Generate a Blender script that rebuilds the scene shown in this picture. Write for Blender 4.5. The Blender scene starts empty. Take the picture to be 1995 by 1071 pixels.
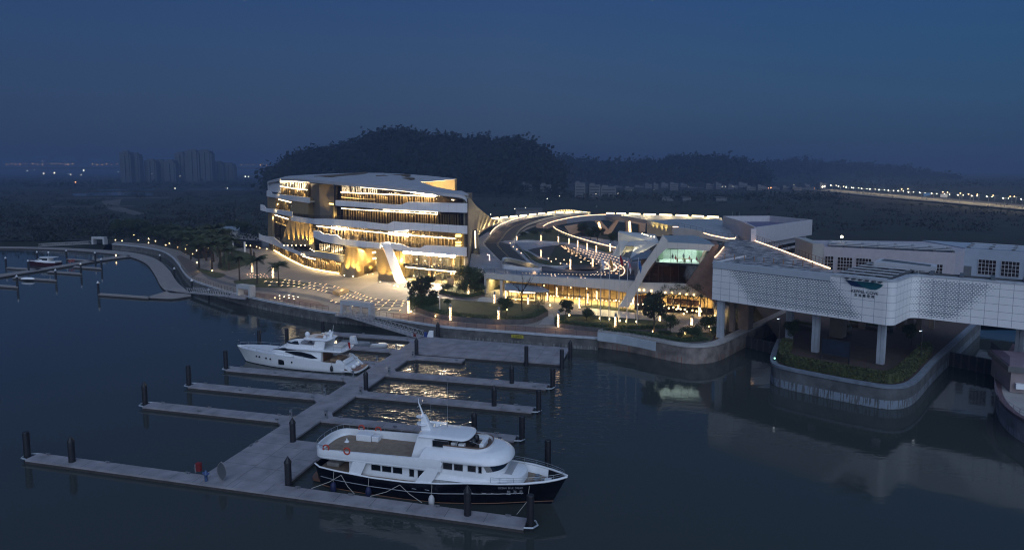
import bpy, bmesh, random
from math import *
from mathutils import Vector, Matrix
random.seed(11)
SC = bpy.context.scene
COL = SC.collection
# ---------------------------------------------------------------- camera
F, CX, CY, HC = 1280.0, 997.5, 460.0, 36.0
PIT = atan(130 / 1280)
CPI, SPI = cos(PIT), sin(PIT)
cam = bpy.data.cameras.new('camera')
cam.sensor_width = 36
cam.lens = 36 * F / 1995
cam.shift_y = -(1071 / 2 - CY) / 1995
cam.clip_start = 0.5
cam.clip_end = 20000
co = bpy.data.objects.new('camera', cam)
co.location = (0, 0, HC)
co.rotation_euler = (pi / 2 - PIT, 0, 0)
COL.objects.link(co)
SC.camera = co
# ---------------------------------------------------------------- sky, twilight glow, exposure
W = bpy.data.worlds.new('World')
SC.world = W
W.use_nodes = True
wn, wl = W.node_tree.nodes, W.node_tree.links
bg = wn['Background']
sky = wn.new('ShaderNodeTexSky')
sky.sky_type = 'NISHITA'
sky.sun_disc = False
sky.sun_elevation = radians(-2.0)
sky.sun_rotation = radians(200)
sky.air_density = 1.0
sky.dust_density = 1.0
sky.ozone_density = 6.0
tint = wn.new('ShaderNodeMix'); tint.data_type = 'RGBA'; tint.blend_type = 'MIX'
tint.inputs[0].default_value = 0.88
tcw = wn.new('ShaderNodeTexCoord')
sxyz = wn.new('ShaderNodeSeparateXYZ')
wl.new(tcw.outputs['Generated'], sxyz.inputs[0])
rmp = wn.new('ShaderNodeValToRGB')
cr = rmp.color_ramp
cr.elements[0].position = 0.0; cr.elements[0].color = (0.44, 0.74, 1.36, 1)
cr.elements[1].position = 1.0; cr.elements[1].color = (1.2, 1.9, 3.6, 1)
for p, c in ((0.045, (0.56, 0.98, 1.75, 1)), (0.09, (0.60, 1.14, 2.15, 1)), (0.16, (0.52, 1.14, 2.4, 1)), (0.24, (0.40, 1.0, 2.55, 1)), (0.5, (0.70, 1.25, 2.5, 1))):
    e = cr.elements.new(p); e.color = c
wl.new(sxyz.outputs[2], rmp.inputs[0])
wl.new(sky.outputs[0], tint.inputs[6])
wl.new(rmp.outputs[0], tint.inputs[7])
rx = wn.new('ShaderNodeValToRGB'); ex = rx.color_ramp.elements     # a little darker to the left, bluer to the right
ex[0].position = 0.2; ex[0].color = (.74, .78, .86, 1); ex[1].position = 0.8; ex[1].color = (.66, .98, 1.05, 1); e = ex.new(.5); e.color = (1, 1, 1, 1)
mx = wn.new('ShaderNodeMath'); mx.operation = 'MULTIPLY_ADD'; mx.inputs[1].default_value = .5; mx.inputs[2].default_value = .5
wl.new(sxyz.outputs[0], mx.inputs[0]); wl.new(mx.outputs[0], rx.inputs[0])
ml = wn.new('ShaderNodeMix'); ml.data_type = 'RGBA'; ml.blend_type = 'MULTIPLY'; ml.inputs[0].default_value = 1
wl.new(tint.outputs[2], ml.inputs[6]); wl.new(rx.outputs[0], ml.inputs[7]); wl.new(ml.outputs[2], bg.inputs[0])
bg.inputs[1].default_value = 0.086
sun = bpy.data.lights.new('twilight', 'SUN')
sun.energy = 1.75
sun.angle = radians(75)
sun.color = (0.64, 0.77, 1.0)
so = bpy.data.objects.new('twilight_sun', sun)
so.rotation_euler = (radians(57), 0, radians(6))
COL.objects.link(so)
SC.view_settings.view_transform = 'Standard'
SC.view_settings.look = 'None'
SC.view_settings.exposure = 0
SC.view_settings.gamma = 1
cy = SC.cycles
cy.use_denoising = True
try: cy.denoiser = 'OPENIMAGEDENOISE'
except Exception: pass
cy.max_bounces = 5; cy.diffuse_bounces = 2; cy.glossy_bounces = 3; cy.transmission_bounces = 4
cy.transparent_max_bounces = 10; cy.volume_bounces = 0
cy.sample_clamp_indirect = 25; cy.filter_width = 1.15
cy.caustics_reflective = False; cy.caustics_refractive = False
cy.use_adaptive_sampling = True; cy.adaptive_threshold = 0.02
# ---------------------------------------------------------------- geometry of the place
def dv(px, py):
    a = (px - CX) / F; b = (CY - py) / F
    return a, CPI + b * SPI, -SPI + b * CPI
def G(px, py, z=0.0):                      # where the line of sight meets height z
    a, b, c = dv(px, py); t = (z - HC) / c
    return Vector((a * t, b * t, z))
def V(px, py, Y):                          # where it meets depth Y
    a, b, c = dv(px, py); t = Y / b
    return Vector((a * t, Y, HC + c * t))
DU, DW = Vector((0.969, -0.2463, 0)), Vector((0.2463, 0.969, 0))
def D(u, w, z=0.0):                        # marina grid: u along the fingers, w along the walkway
    v = DU * u + DW * w
    return Vector((v.x, v.y, z))
DANG = atan2(-0.2463, 0.969)
def lerp(a, b, t): return a + (b - a) * t
def itp(tab, x):
    if x <= tab[0][0]: return tab[0][1]
    for (x0, y0), (x1, y1) in zip(tab, tab[1:]):
        if x <= x1: return y0 + (y1 - y0) * (x - x0) / (x1 - x0)
    return tab[-1][1]
def samp(tab, n):                          # n points evenly along a polyline
    P = [Vector(p) for p in tab]; L = [0]
    for a, b in zip(P, P[1:]): L.append(L[-1] + (b - a).length)
    out = []
    for i in range(n):
        s = L[-1] * i / (n - 1); k = 0
        while k < len(L) - 2 and s > L[k + 1]: k += 1
        out.append(P[k].lerp(P[k + 1], (s - L[k]) / max(1e-9, L[k + 1] - L[k])))
    return out
def spline(tab, n):                        # smooth curve through points (Catmull-Rom)
    P = [Vector(p) for p in tab]; P = [P[0] * 2 - P[1]] + P + [P[-1] * 2 - P[-2]]
    out = []
    for k in range(1, len(P) - 2):
        for j in range(n):
            t = j / n; a, b, c, d = P[k - 1:k + 3]
            out.append(0.5 * ((2 * b) + (c - a) * t + (2 * a - 5 * b + 4 * c - d) * t * t + (3 * b - a - 3 * c + d) * t ** 3))
    out.append(P[-2].copy())
    return out
# ---------------------------------------------------------------- materials
def M(name, col, rough=0.6, metal=0.0, var=0.15, scale=0.8, bump=0.0, bscale=None, spec=0.5, grime=None):
    m = bpy.data.materials.new(name); m.use_nodes = True
    n, l = m.node_tree.nodes, m.node_tree.links
    b = n['Principled BSDF']
    b.inputs['Roughness'].default_value = rough; b.inputs['Metallic'].default_value = metal
    b.inputs['Specular IOR Level'].default_value = spec
    tc = n.new('ShaderNodeTexCoord')
    no = n.new('ShaderNodeTexNoise'); no.inputs['Scale'].default_value = scale; no.inputs['Detail'].default_value = 5
    l.new(tc.outputs['Object'], no.inputs[0])
    r = n.new('ShaderNodeValToRGB')
    r.color_ramp.elements[0].position = 0.3; r.color_ramp.elements[1].position = 0.7
    r.color_ramp.elements[0].color = [c * (1 - var) for c in col] + [1]
    r.color_ramp.elements[1].color = [min(1, c * (1 + var)) for c in col] + [1]
    l.new(no.outputs[0], r.inputs[0]); l.new(r.outputs[0], b.inputs['Base Color'])
    if bump:
        n2 = n.new('ShaderNodeTexNoise'); n2.inputs['Scale'].default_value = bscale or scale * 6; n2.inputs['Detail'].default_value = 4
        l.new(tc.outputs['Object'], n2.inputs[0])
        bp = n.new('ShaderNodeBump'); bp.inputs['Strength'].default_value = bump; bp.inputs['Distance'].default_value = 0.1
        l.new(n2.outputs[0], bp.inputs['Height']); l.new(bp.outputs[0], b.inputs['Normal'])
    m['_out'] = 0
    return m
def mixcol(m, fac_socket, col, pos=None):
    """lay a second colour over a material's own where fac is 1"""
    n, l = m.node_tree.nodes, m.node_tree.links
    b = n['Principled BSDF']; src = b.inputs['Base Color'].links[0].from_socket
    mx = n.new('ShaderNodeMix'); mx.data_type = 'RGBA'
    l.new(fac_socket, mx.inputs[0]); l.new(src, mx.inputs[6]); mx.inputs[7].default_value = list(col) + [1]
    l.new(mx.outputs[2], b.inputs['Base Color'])
def mt(m, op, a, b=None, c=None):
    n, l = m.node_tree.nodes, m.node_tree.links
    x = n.new('ShaderNodeMath'); x.operation = op
    for i, v in enumerate((a, b, c)):
        if v is None: continue
        if isinstance(v, (int, float)): x.inputs[i].default_value = v
        else: l.new(v, x.inputs[i])
    return x.outputs[0]
def coords(m, kind='Object'):
    n, l = m.node_tree.nodes, m.node_tree.links
    tc = n.new('ShaderNodeTexCoord'); s = n.new('ShaderNodeSeparateXYZ')
    l.new(tc.outputs[kind], s.inputs[0])
    return s.outputs[0], s.outputs[1], s.outputs[2]
def gridlines(m, su, sv, wdt, col, kind='UV'):
    u, v, _ = coords(m, kind)
    def ln(x, s):
        f = mt(m, 'FRACT', mt(m, 'DIVIDE', x, s))
        return mt(m, 'LESS_THAN', mt(m, 'MINIMUM', f, mt(m, 'SUBTRACT', 1.0, f)), wdt / s)
    g = mt(m, 'MAXIMUM', ln(u, su), ln(v, sv)) if sv else ln(u, su)
    mixcol(m, g, col)
def EM(name, col, st):
    m = bpy.data.materials.new(name); m.use_nodes = True
    n, l = m.node_tree.nodes, m.node_tree.links
    n.remove(n['Principled BSDF'])
    e = n.new('ShaderNodeEmission'); e.inputs[0].default_value = list(col) + [1]; e.inputs[1].default_value = st
    l.new(e.outputs[0], n['Material Output'].inputs[0])
    m.cycles.emission_sampling = 'NONE'
    return m
def GLASS(name, tintc, refl=0.10):
    m = bpy.data.materials.new(name); m.use_nodes = True
    n, l = m.node_tree.nodes, m.node_tree.links
    n.remove(n['Principled BSDF'])
    t = n.new('ShaderNodeBsdfTransparent'); t.inputs[0].default_value = list(tintc) + [1]
    g = n.new('ShaderNodeBsdfGlossy'); g.inputs['Roughness'].default_value = 0.03
    fr = n.new('ShaderNodeFresnel'); fr.inputs[0].default_value = 1.5
    ad = n.new('ShaderNodeMath'); ad.operation = 'ADD'; ad.inputs[1].default_value = refl - 0.04; ad.use_clamp = True
    l.new(fr.outputs[0], ad.inputs[0])
    x = n.new('ShaderNodeMixShader')
    l.new(ad.outputs[0], x.inputs[0]); l.new(t.outputs[0], x.inputs[1]); l.new(g.outputs[0], x.inputs[2])
    l.new(x.outputs[0], n['Material Output'].inputs[0])
    return m
# ---------------------------------------------------------------- objects
def tag(o, label=None, cat=None, group=None, kind=None):
    if label: o['label'] = label
    if cat: o['category'] = cat
    if group: o['group'] = group
    if kind: o['kind'] = kind
    return o
def T(name, label, cat, loc=(0, 0, 0), group=None, rz=0.0):
    o = bpy.data.objects.new(name, None)
    o.empty_display_size = 0.5; o.location = loc; o.rotation_euler = (0, 0, rz)
    COL.objects.link(o)
    return tag(o, label, cat, group)
def dup(root, loc=None, rz=None, label=None, scale=None, name=None):
    r = root.copy(); COL.objects.link(r)
    if loc is not None: r.location = loc
    if rz is not None: r.rotation_euler = (root.rotation_euler[0], root.rotation_euler[1], rz)
    if scale is not None: r.scale = scale if hasattr(scale, '__len__') else (scale,) * 3
    if label: r['label'] = label
    def rec(a, b):
        for ch in list(a.children):
            c = ch.copy(); COL.objects.link(c); c.parent = b
            rec(ch, c)
    rec(root, r)
    return r
def wloc(p):
    v = Vector((0, 0, 0))
    while p is not None:
        v += Vector(p.location); p = p.parent
    return v
class MB:
    def __init__(s): s.v = []; s.f = []; s.uv = {}
    def P(s, *pts):
        i = len(s.v); s.v += [tuple(p) for p in pts]; return i
    def face(s, *pts):
        i = s.P(*pts); s.f.append(tuple(range(i, i + len(pts)))); return s
    def uvface(s, pts, uvs):
        s.uv[len(s.f)] = uvs; return s.face(*pts)
    def box(s, x0, x1, y0, y1, z0, z1):
        return s.hexa([(x0, y0), (x1, y0), (x1, y1), (x0, y1)], z0, z1)
    def hexa(s, q, z0, z1): return s.prism(q, z0, z1)
    def prism(s, q, z0, z1, top=None):
        n = len(q); t = top or q
        i = s.P(*[(p[0], p[1], z0) for p in q]); j = s.P(*[(p[0], p[1], z1) for p in t])
        ar = sum(q[k][0] * q[(k + 1) % n][1] - q[(k + 1) % n][0] * q[k][1] for k in range(n))
        a = list(range(n)) if ar > 0 else list(range(n))[::-1]
        s.f.append(tuple(i + k for k in a[::-1])); s.f.append(tuple(j + k for k in a))
        for k in range(n):
            p, r = a[k], a[(k + 1) % n]
            s.f.append((i + p, i + r, j + r, j + p))
        return s
    def ob(s, c, d, l, w, z0, z1):          # box centred at c, long side l along d
        d = Vector((d[0], d[1], 0)).normalized(); e = Vector((-d.y, d.x, 0)); c = Vector((c[0], c[1], 0))
        q = [c + d * (l / 2 * a) + e * (w / 2 * b) for a, b in ((-1, -1), (1, -1), (1, 1), (-1, 1))]
        return s.prism(q, z0, z1)
    def solid(s, pts, vec):                  # outline in space pushed along vec
        vec = Vector(vec); n = len(pts)
        i = s.P(*pts); j = s.P(*[Vector(p) + vec for p in pts])
        s.f.append(tuple(range(i, i + n))); s.f.append(tuple(range(j + n - 1, j - 1, -1)))
        for k in range(n):
            r = (k + 1) % n; s.f.append((i + k, j + k, j + r, i + r))
        return s
    def strip(s, A, B, uv=False):
        if uv:
            L = 0
            for k in range(len(A) - 1):
                d = (Vector(A[k + 1]) - Vector(A[k])).length
                h0 = (Vector(A[k]) - Vector(B[k])).length; h1 = (Vector(A[k + 1]) - Vector(B[k + 1])).length
                s.uvface([B[k], B[k + 1], A[k + 1], A[k]], [(L, 0), (L + d, 0), (L + d, h1), (L, h0)]); L += d
            return s
        i = s.P(*A); j = s.P(*B); n = len(A)
        for k in range(n - 1): s.f.append((i + k, j + k, j + k + 1, i + k + 1))
        return s
    def slab(s, A, B, vec):                  # strip between A and B, made solid along vec
        v = Vector(vec); A2 = [Vector(p) + v for p in A]; B2 = [Vector(p) + v for p in B]
        s.strip(A, B); s.strip(B2, A2); s.strip(A2, A); s.strip(B, B2)
        s.face(A[0], A2[0], B2[0], B[0]); s.face(A[-1], B[-1], B2[-1], A2[-1])
        return s
    def tube(s, pts, r, n=6, closed=False):
        pts = [Vector(p) for p in pts]; m = len(pts); base = len(s.v)
        for k, p in enumerate(pts):
            a = pts[k - 1] if (k or closed) else p; b = pts[(k + 1) % m] if (k < m - 1 or closed) else p
            t = (b - a); t = t.normalized() if t.length > 1e-9 else Vector((0, 0, 1))
            up = Vector((0, 0, 1)) if abs(t.z) < 0.95 else Vector((1, 0, 0))
            x = t.cross(up).normalized(); y = x.cross(t)
            rr = r[k] if hasattr(r, '__len__') else r
            for j in range(n):
                an = 2 * pi * j / n; s.v.append(tuple(p + x * (rr * cos(an)) + y * (rr * sin(an))))
        for k in range(m if closed else m - 1):
            k2 = (k + 1) % m
            for j in range(n):
                j2 = (j + 1) % n
                s.f.append((base + k * n + j, base + k * n + j2, base + k2 * n + j2, base + k2 * n + j))
        if not closed:
            s.f.append(tuple(base + j for j in range(n))[::-1]); s.f.append(tuple(base + (m - 1) * n + j for j in range(n)))
        return s
    def lathe(s, prof, c=(0, 0, 0), n=12):
        base = len(s.v); c = Vector(c)
        for r, z in prof:
            for j in range(n):
                a = 2 * pi * j / n; s.v.append((c.x + r * cos(a), c.y + r * sin(a), c.z + z))
        for k in range(len(prof) - 1):
            for j in range(n):
                j2 = (j + 1) % n
                s.f.append((base + k * n + j, base + k * n + j2, base + (k + 1) * n + j2, base + (k + 1) * n + j))
        s.f.append(tuple(base + j for j in range(n))[::-1]); q = base + (len(prof) - 1) * n
        s.f.append(tuple(q + j for j in range(n)))
        return s
    def ball(s, c, r, n=8, m=5, sq=1.0):
        return s.lathe([(max(0.01, r * sin(pi * k / m)), -r * sq * cos(pi * k / m)) for k in range(m + 1)], c, n)
    def build(s, name, mat, parent=None, local=False, smooth=False, bevel=0.0):
        off = Vector((0, 0, 0)) if local or parent is None else wloc(parent)
        me = bpy.data.meshes.new(name)
        me.from_pydata([(v[0] - off.x, v[1] - off.y, v[2] - off.z) for v in s.v], [], s.f)
        if s.uv:
            L = me.uv_layers.new(name='UVMap')
            for p in me.polygons:
                q = s.uv.get(p.index)
                if q:
                    for li, c in zip(p.loop_indices, q): L.data[li].uv = c
        me.materials.append(mat)
        if smooth: me.shade_smooth()
        o = bpy.data.objects.new(name, me); COL.objects.link(o)
        if parent is not None: o.parent = parent
        if bevel:
            bv = o.modifiers.new('bevel', 'BEVEL'); bv.width = bevel; bv.segments = 2; bv.limit_method = 'ANGLE'
        return o
def many(name, mb, mat, parent, spots, local=False, smooth=False):
    """one small piece repeated: every repeat an object of its own; spots are (point, angle)"""
    off = Vector((0, 0, 0)) if local else wloc(parent)
    o = None; out = []
    for p, a in spots:
        if o is None: o = mb.build(name, mat, None, True, smooth); c = o
        else: c = o.copy(); COL.objects.link(c)
        c.parent = parent; c.location = Vector(p) - off; c.rotation_euler = (0, 0, a); out.append(c)
    return out
def flatpoly(pts, z):                        # flat sheet from a picked outline, split into triangles
    mb = MB(); mb.face(*[(p[0], p[1], z) for p in pts]); return mb
def weld_smooth(o, ang=40):
    me = o.data
    bm = bmesh.new(); bm.from_mesh(me); bmesh.ops.remove_doubles(bm, verts=bm.verts, dist=0.001)
    bmesh.ops.recalc_face_normals(bm, faces=bm.faces)
    bm.to_mesh(me); bm.free(); me.shade_smooth()
    try: me.set_sharp_from_angle(angle=radians(ang))
    except Exception: pass
    return o
# lamps that the place has
def lamp(kind, loc, power, col=(1, 0.72, 0.36), target=None, size=0.3, size_y=None, spot=80, parent=None, name='lamp', blend=0.6):
    l = bpy.data.lights.new(name, kind); l.energy = power; l.color = col
    if kind == 'AREA':
        l.shape = 'RECTANGLE'; l.size = size; l.size_y = size_y or size
    elif kind == 'SPOT':
        l.spot_size = radians(spot); l.spot_blend = blend; l.shadow_soft_size = size
    else: l.shadow_soft_size = size
    o = bpy.data.objects.new(name, l); COL.objects.link(o)
    loc = Vector(loc)
    if target is not None:
        o.rotation_euler = (Vector(target) - loc).to_track_quat('-Z', 'Y').to_euler()
    if parent is not None: o.parent = parent; loc = loc - wloc(parent)
    o.location = loc
    return o
# shared materials
WARM = (1.0, 0.74, 0.36); PEACH = (1.0, 0.62, 0.36)
m_white = M('white_panel', (0.62, 0.63, 0.66), 0.5, var=0.06, scale=0.5)
m_conc = M('concrete', (0.36, 0.35, 0.34), 0.85, var=0.18, scale=0.6, bump=0.15)
m_pave = M('pale_paving', (0.36, 0.34, 0.32), 0.8, var=0.14, scale=0.35, bump=0.08, bscale=5)
m_dark = M('dark_metal', (0.03, 0.032, 0.036), 0.45, 0.3, 0.2, 2)
m_steel = M('galvanised_steel', (0.32, 0.34, 0.36), 0.45, 0.6, 0.15, 3)
m_asph = M('asphalt', (0.045, 0.046, 0.05), 0.85, var=0.25, scale=0.6, bump=0.1, bscale=12)
m_gel = M('white_gelcoat', (0.78, 0.79, 0.8), 0.25, var=0.03, scale=2)
m_win = M('dark_window', (0.006, 0.007, 0.01), 0.06, var=0.1, scale=1, spec=0.8)
m_leaf = M('leaf_green', (0.034, 0.055, 0.02), 0.7, var=0.5, scale=0.9)
m_leaf2 = M('leaf_dark', (0.022, 0.034, 0.017), 0.75, var=0.45, scale=1.1)
m_trunk = M('bark', (0.05, 0.037, 0.026), 0.9, var=0.3, scale=4, bump=0.3)
m_grass = M('lawn_grass', (0.032, 0.048, 0.018), 0.9, var=0.35, scale=0.7, bump=0.4, bscale=9)
e_led = EM('led_warm_white', (1.0, 0.78, 0.48), 7)
e_gold = EM('led_gold', (1.0, 0.66, 0.22), 3.0)
e_peach = EM('led_peach', (1.0, 0.62, 0.36), 3.6)
e_bulb = EM('bulb_warm', (1.0, 0.66, 0.28), 7.0)
g_clear = GLASS('clear_glass', (0.80, 0.82, 0.82), 0.08)
g_dark = GLASS('tinted_glass', (0.42, 0.42, 0.42), 0.10)
# ================================================================ ground, water, quay
ZL = 2.6
m_water = bpy.data.materials.new('river_water'); m_water.use_nodes = True
def _water():
    m = m_water; n, l = m.node_tree.nodes, m.node_tree.links; b = n['Principled BSDF']
    b.inputs['Base Color'].default_value = (0.042, 0.048, 0.044, 1); b.inputs['Roughness'].default_value = 0.06
    b.inputs['IOR'].default_value = 1.33
    tc = n.new('ShaderNodeTexCoord'); mp = n.new('ShaderNodeMapping'); mp.inputs['Scale'].default_value = (0.55, 1.25, 1)
    mp.inputs['Rotation'].default_value = (0, 0, 0.25)
    l.new(tc.outputs['Object'], mp.inputs[0])
    a = n.new('ShaderNodeTexNoise'); a.inputs['Scale'].default_value = 0.55; a.inputs['Detail'].default_value = 3; a.inputs['Distortion'].default_value = 0.7
    l.new(mp.outputs[0], a.inputs[0])
    g = n.new('ShaderNodeTexNoise'); g.inputs['Scale'].default_value = 0.018; g.inputs['Detail'].default_value = 2
    l.new(tc.outputs['Object'], g.inputs[0])
    # a breeze ruffles the water in the basin between the finger piers, elsewhere it lies calm
    u, v, z = coords(m)
    c = D(-37, 103)
    dx = mt(m, 'SUBTRACT', u, c.x); dy = mt(m, 'SUBTRACT', v, c.y)
    dd = mt(m, 'SQRT', mt(m, 'ADD', mt(m, 'POWER', mt(m, 'MULTIPLY', dx, 1.0), 2), mt(m, 'POWER', mt(m, 'MULTIPLY', dy, 0.62), 2)))
    gust = mt(m, 'SUBTRACT', 1.0, mt(m, 'DIVIDE', dd, 31.0))
    gust = mt(m, 'MAXIMUM', gust, 0.0)
    st = mt(m, 'ADD', mt(m, 'MULTIPLY', mt(m, 'MINIMUM', mt(m, 'MULTIPLY', gust, 2.6), 1.0), 0.62), mt(m, 'MULTIPLY', mt(m, 'MAXIMUM', mt(m, 'SUBTRACT', g.outputs[0], 0.42), 0.0), 0.30))
    st = mt(m, 'ADD', st, 0.035)
    bp = n.new('ShaderNodeBump'); bp.inputs['Distance'].default_value = 0.35
    l.new(a.outputs[0], bp.inputs['Height']); l.new(st, bp.inputs['Strength']); l.new(bp.outputs[0], b.inputs['Normal'])
_water()
tag(flatpoly([(-900, 20), (900, 20), (900, 330), (-900, 330)], 0).build('water', m_water), kind='structure')

m_field = M('field', (0.015, 0.019, 0.011), 1.0, var=0.55, scale=0.05, bump=0.3, bscale=0.8)
cap_px = [(218, 474.7), (273, 480), (312, 487.5), (332, 497.7), (346, 512), (358.5, 530.7), (373.6, 544), (407, 556), (444, 567.6),
          (478, 576), (525, 586), (592, 598.7), (640, 606.7), (724, 614.5), (775, 622), (828, 630), (865, 635), (940, 641.3), (1007, 646), (1080, 651.5), (1165, 657)]
CAP = spline([G(x, y, ZL) for x, y in cap_px], 4)
capR_px = [(1165, 643.5), (1230, 652), (1275, 661), (1320, 669.5), (1352, 673), (1385, 671), (1410, 664), (1440, 650), (1480, 632), (1535, 606), (1570, 588)]
ZR = 3.5
CAPR = spline([G(x, y, ZR) for x, y in capR_px], 4)
BANK = [G(-420, 482, 0.1), G(-150, 480, 0.1), G(60, 478.5, 0.1), G(150, 477.5, 0.3), G(205, 475, ZL)]
land_pts = [(-900, 330), (-5200, 330), (-5200, 7000), (5200, 7000), (5200, 330), (330, 330), (330, 186), (CAPR[-1].x + 10, 186)] + \
           [(p.x, p.y) for p in CAPR[::-1]] + [(p.x, p.y) for p in CAP[::-1]] + [(p.x, p.y) for p in BANK[::-1]] + [(-900, BANK[0].y + 6)]
tag(flatpoly(land_pts, ZL - 0.02).build('terrain', m_field), kind='structure')
# the bank at the far left is a low earth slope down to the water
mb = MB(); mb.strip([Vector((p.x, p.y + 1.5, ZL - 0.02)) for p in [Vector((-900, BANK[0].y + 6, 0))] + BANK], [Vector((p.x, p.y - 3.5, -0.6)) for p in [Vector((-900, BANK[0].y + 6, 0))] + BANK])
tag(mb.build('river_bank', m_field), kind='structure')

m_quay = M('quay_concrete', (0.11, 0.106, 0.10), 0.9, var=0.45, scale=0.45, bump=0.35, bscale=2.5)
def _stain(m, zlo, ztop, streak=0.5, colr=(0.30, 0.33, 0.35)):
    u, v, z = coords(m)
    n, l = m.node_tree.nodes, m.node_tree.links
    ns = n.new('ShaderNodeTexNoise'); ns.inputs['Scale'].default_value = 1.3; ns.inputs['Detail'].default_value = 5
    mp = n.new('ShaderNodeMapping'); mp.inputs['Scale'].default_value = (3.2, 3.2, 0.22)
    tc = n.new('ShaderNodeTexCoord'); l.new(tc.outputs['Object'], mp.inputs[0]); l.new(mp.outputs[0], ns.inputs[0])
    e = mt(m, 'GREATER_THAN', ns.outputs[0], 1 - streak)
    lim = mt(m, 'MULTIPLY', mt(m, 'GREATER_THAN', z, mt(m, 'ADD', mt(m, 'MULTIPLY', ns.outputs[0], 1.0), zlo)), mt(m, 'LESS_THAN', z, ztop))
    mixcol(m, mt(m, 'MULTIPLY', e, lim), colr)
    mud = mt(m, 'LESS_THAN', z, mt(m, 'ADD', mt(m, 'MULTIPLY', ns.outputs[0], 0.9), zlo - 0.35))
    mixcol(m, mud, (0.055, 0.047, 0.04))
_stain(m_quay, 0.55, 2.2, 0.44, (0.20, 0.205, 0.20))
def wallrun(C, z0, zt, th, capw, name, label, mat, capmat, inward):
    """a retaining wall that follows a line, with a coping on top"""
    r = T(name, label, 'seawall', C[len(C) // 2].xyz * 1.0)
    r.location.z = z0
    N = []
    for k in range(len(C)):
        t = (C[min(k + 1, len(C) - 1)] - C[max(k - 1, 0)]); t.z = 0; t.normalize()
        N.append(Vector((-t.y, t.x, 0)) * inward)
    A = [Vector((p.x, p.y, zt - 0.35)) for p in C]; B = [Vector((p.x, p.y, z0)) for p in C]
    mb = MB(); mb.strip(A, B); mb.strip([a + n * th for a, n in zip(A, N)], [b + n * th for b, n in zip(B, N)]); mb.build('wall_face', mat, r)
    o = [-n * 0.18 for n in N]
    mb = MB(); a = [Vector((p.x, p.y, zt + 0.05)) + q for p, q in zip(C, o)]; b = [x + n * capw for x, n in zip(a, N)]
    d = Vector((0, 0, -0.42)); mb.strip(b, a); mb.strip(a, [x + d for x in a]); mb.strip([x + d for x in b], b); mb.strip([x + d for x in a], [x + d for x in b])
    mb.build('coping', capmat, r)
    return r
m_cope = M('pale_coping', (0.40, 0.42, 0.45), 0.7, var=0.15, scale=1.2)
wallrun(CAP, -1.5, ZL, 1.0, 0.55, 'seawall', 'long curved concrete quay wall below the promenade railing, behind the docks', m_quay, m_cope, 1)
m_quayR = M('quay_stained', (0.20, 0.17, 0.15), 0.9, var=0.5, scale=0.5, bump=0.35, bscale=2.5); _stain(m_quayR, 0.7, 2.6, 0.42, (0.25, 0.13, 0.10))
wallrun(CAPR, -1.5, ZR, 1.0, 1.6, 'seawall', 'rounded quay wall with reddish stains under the end of the white perforated building', m_quayR, m_conc, 1)
# raised pale panel between the promenade and the rounded wall
r = T('parapet_wall', 'pale blank parapet panel where the promenade ends beside the planting', 'wall', G(1165, 657, ZL))
pp = [G(x, y, ZL) for x, y in ((1163.5, 659), (1200, 663.5), (1240, 671), (1277, 679))]
pp = [p - Vector((0, 0.35, 0)) for p in pp]
MB().slab([p + Vector((0, 0, 1.25)) for p in pp], [p + Vector((0, 0, -0.35)) for p in pp], (0.1, 0.5, 0)).build('panel', M('pale_panel', (0.36, 0.40, 0.43), 0.75, var=0.12, scale=0.4), r)

def sheet(name, px, z, mat, zz=ZL, kind='structure', smooth=0):
    P = [G(x, y, zz) for x, y in px]
    if smooth: P = spline(P + [P[0]], smooth)[:-1]
    return tag(flatpoly(P, z).build(name, mat), kind=kind)
# plaza paving behind the quay
plaza_px = [(cap_px[0][0] + 2, cap_px[0][1] + .5)] + [(x, y - 0.3) for x, y in cap_px[1:]]
m_plaza = M('plaza_paving', (0.25, 0.225, 0.20), 0.75, var=0.12, scale=0.25, bump=0.06, bscale=5)
gridlines(m_plaza, 2.4, 2.4, 0.05, (0.165, 0.15, 0.135), 'Object')
Pq = [Vector((p.x, p.y, 0)) for p in CAP]
rear = [G(x, y, ZL) for x, y in ((1420, 596), (1330, 560), (1240, 556), (1100, 552), (945, 566), (912, 540), (860, 520), (700, 490), (523, 470), (490, 456), (440, 448), (425, 466), (412, 500), (385, 505), (350, 488), (300, 476), (225, 470.5))]
tag(flatpoly(Pq + [CAPR[0], CAPR[6], CAPR[12], CAPR[18], CAPR[24]] + rear, ZL).build('plaza', m_plaza), kind='structure')
m_prom = M('promenade_brick', (0.20, 0.135, 0.11), 0.75, var=0.15, scale=0.6, bump=0.1, bscale=8)
inner_px = [(1163, 646), (1090, 640), (1040, 637), (985, 633), (930, 631), (880, 627), (842, 619), (812, 612), (760, 608)]
outer = [p for p in CAP if G(762, 620, ZL).x <= p.x]
tag(flatpoly([Vector((p.x, p.y + .4, 0)) for p in outer] + [G(x, y, ZL) for x, y in inner_px], ZL + 0.004).build('promenade', m_prom), kind='structure')
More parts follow.
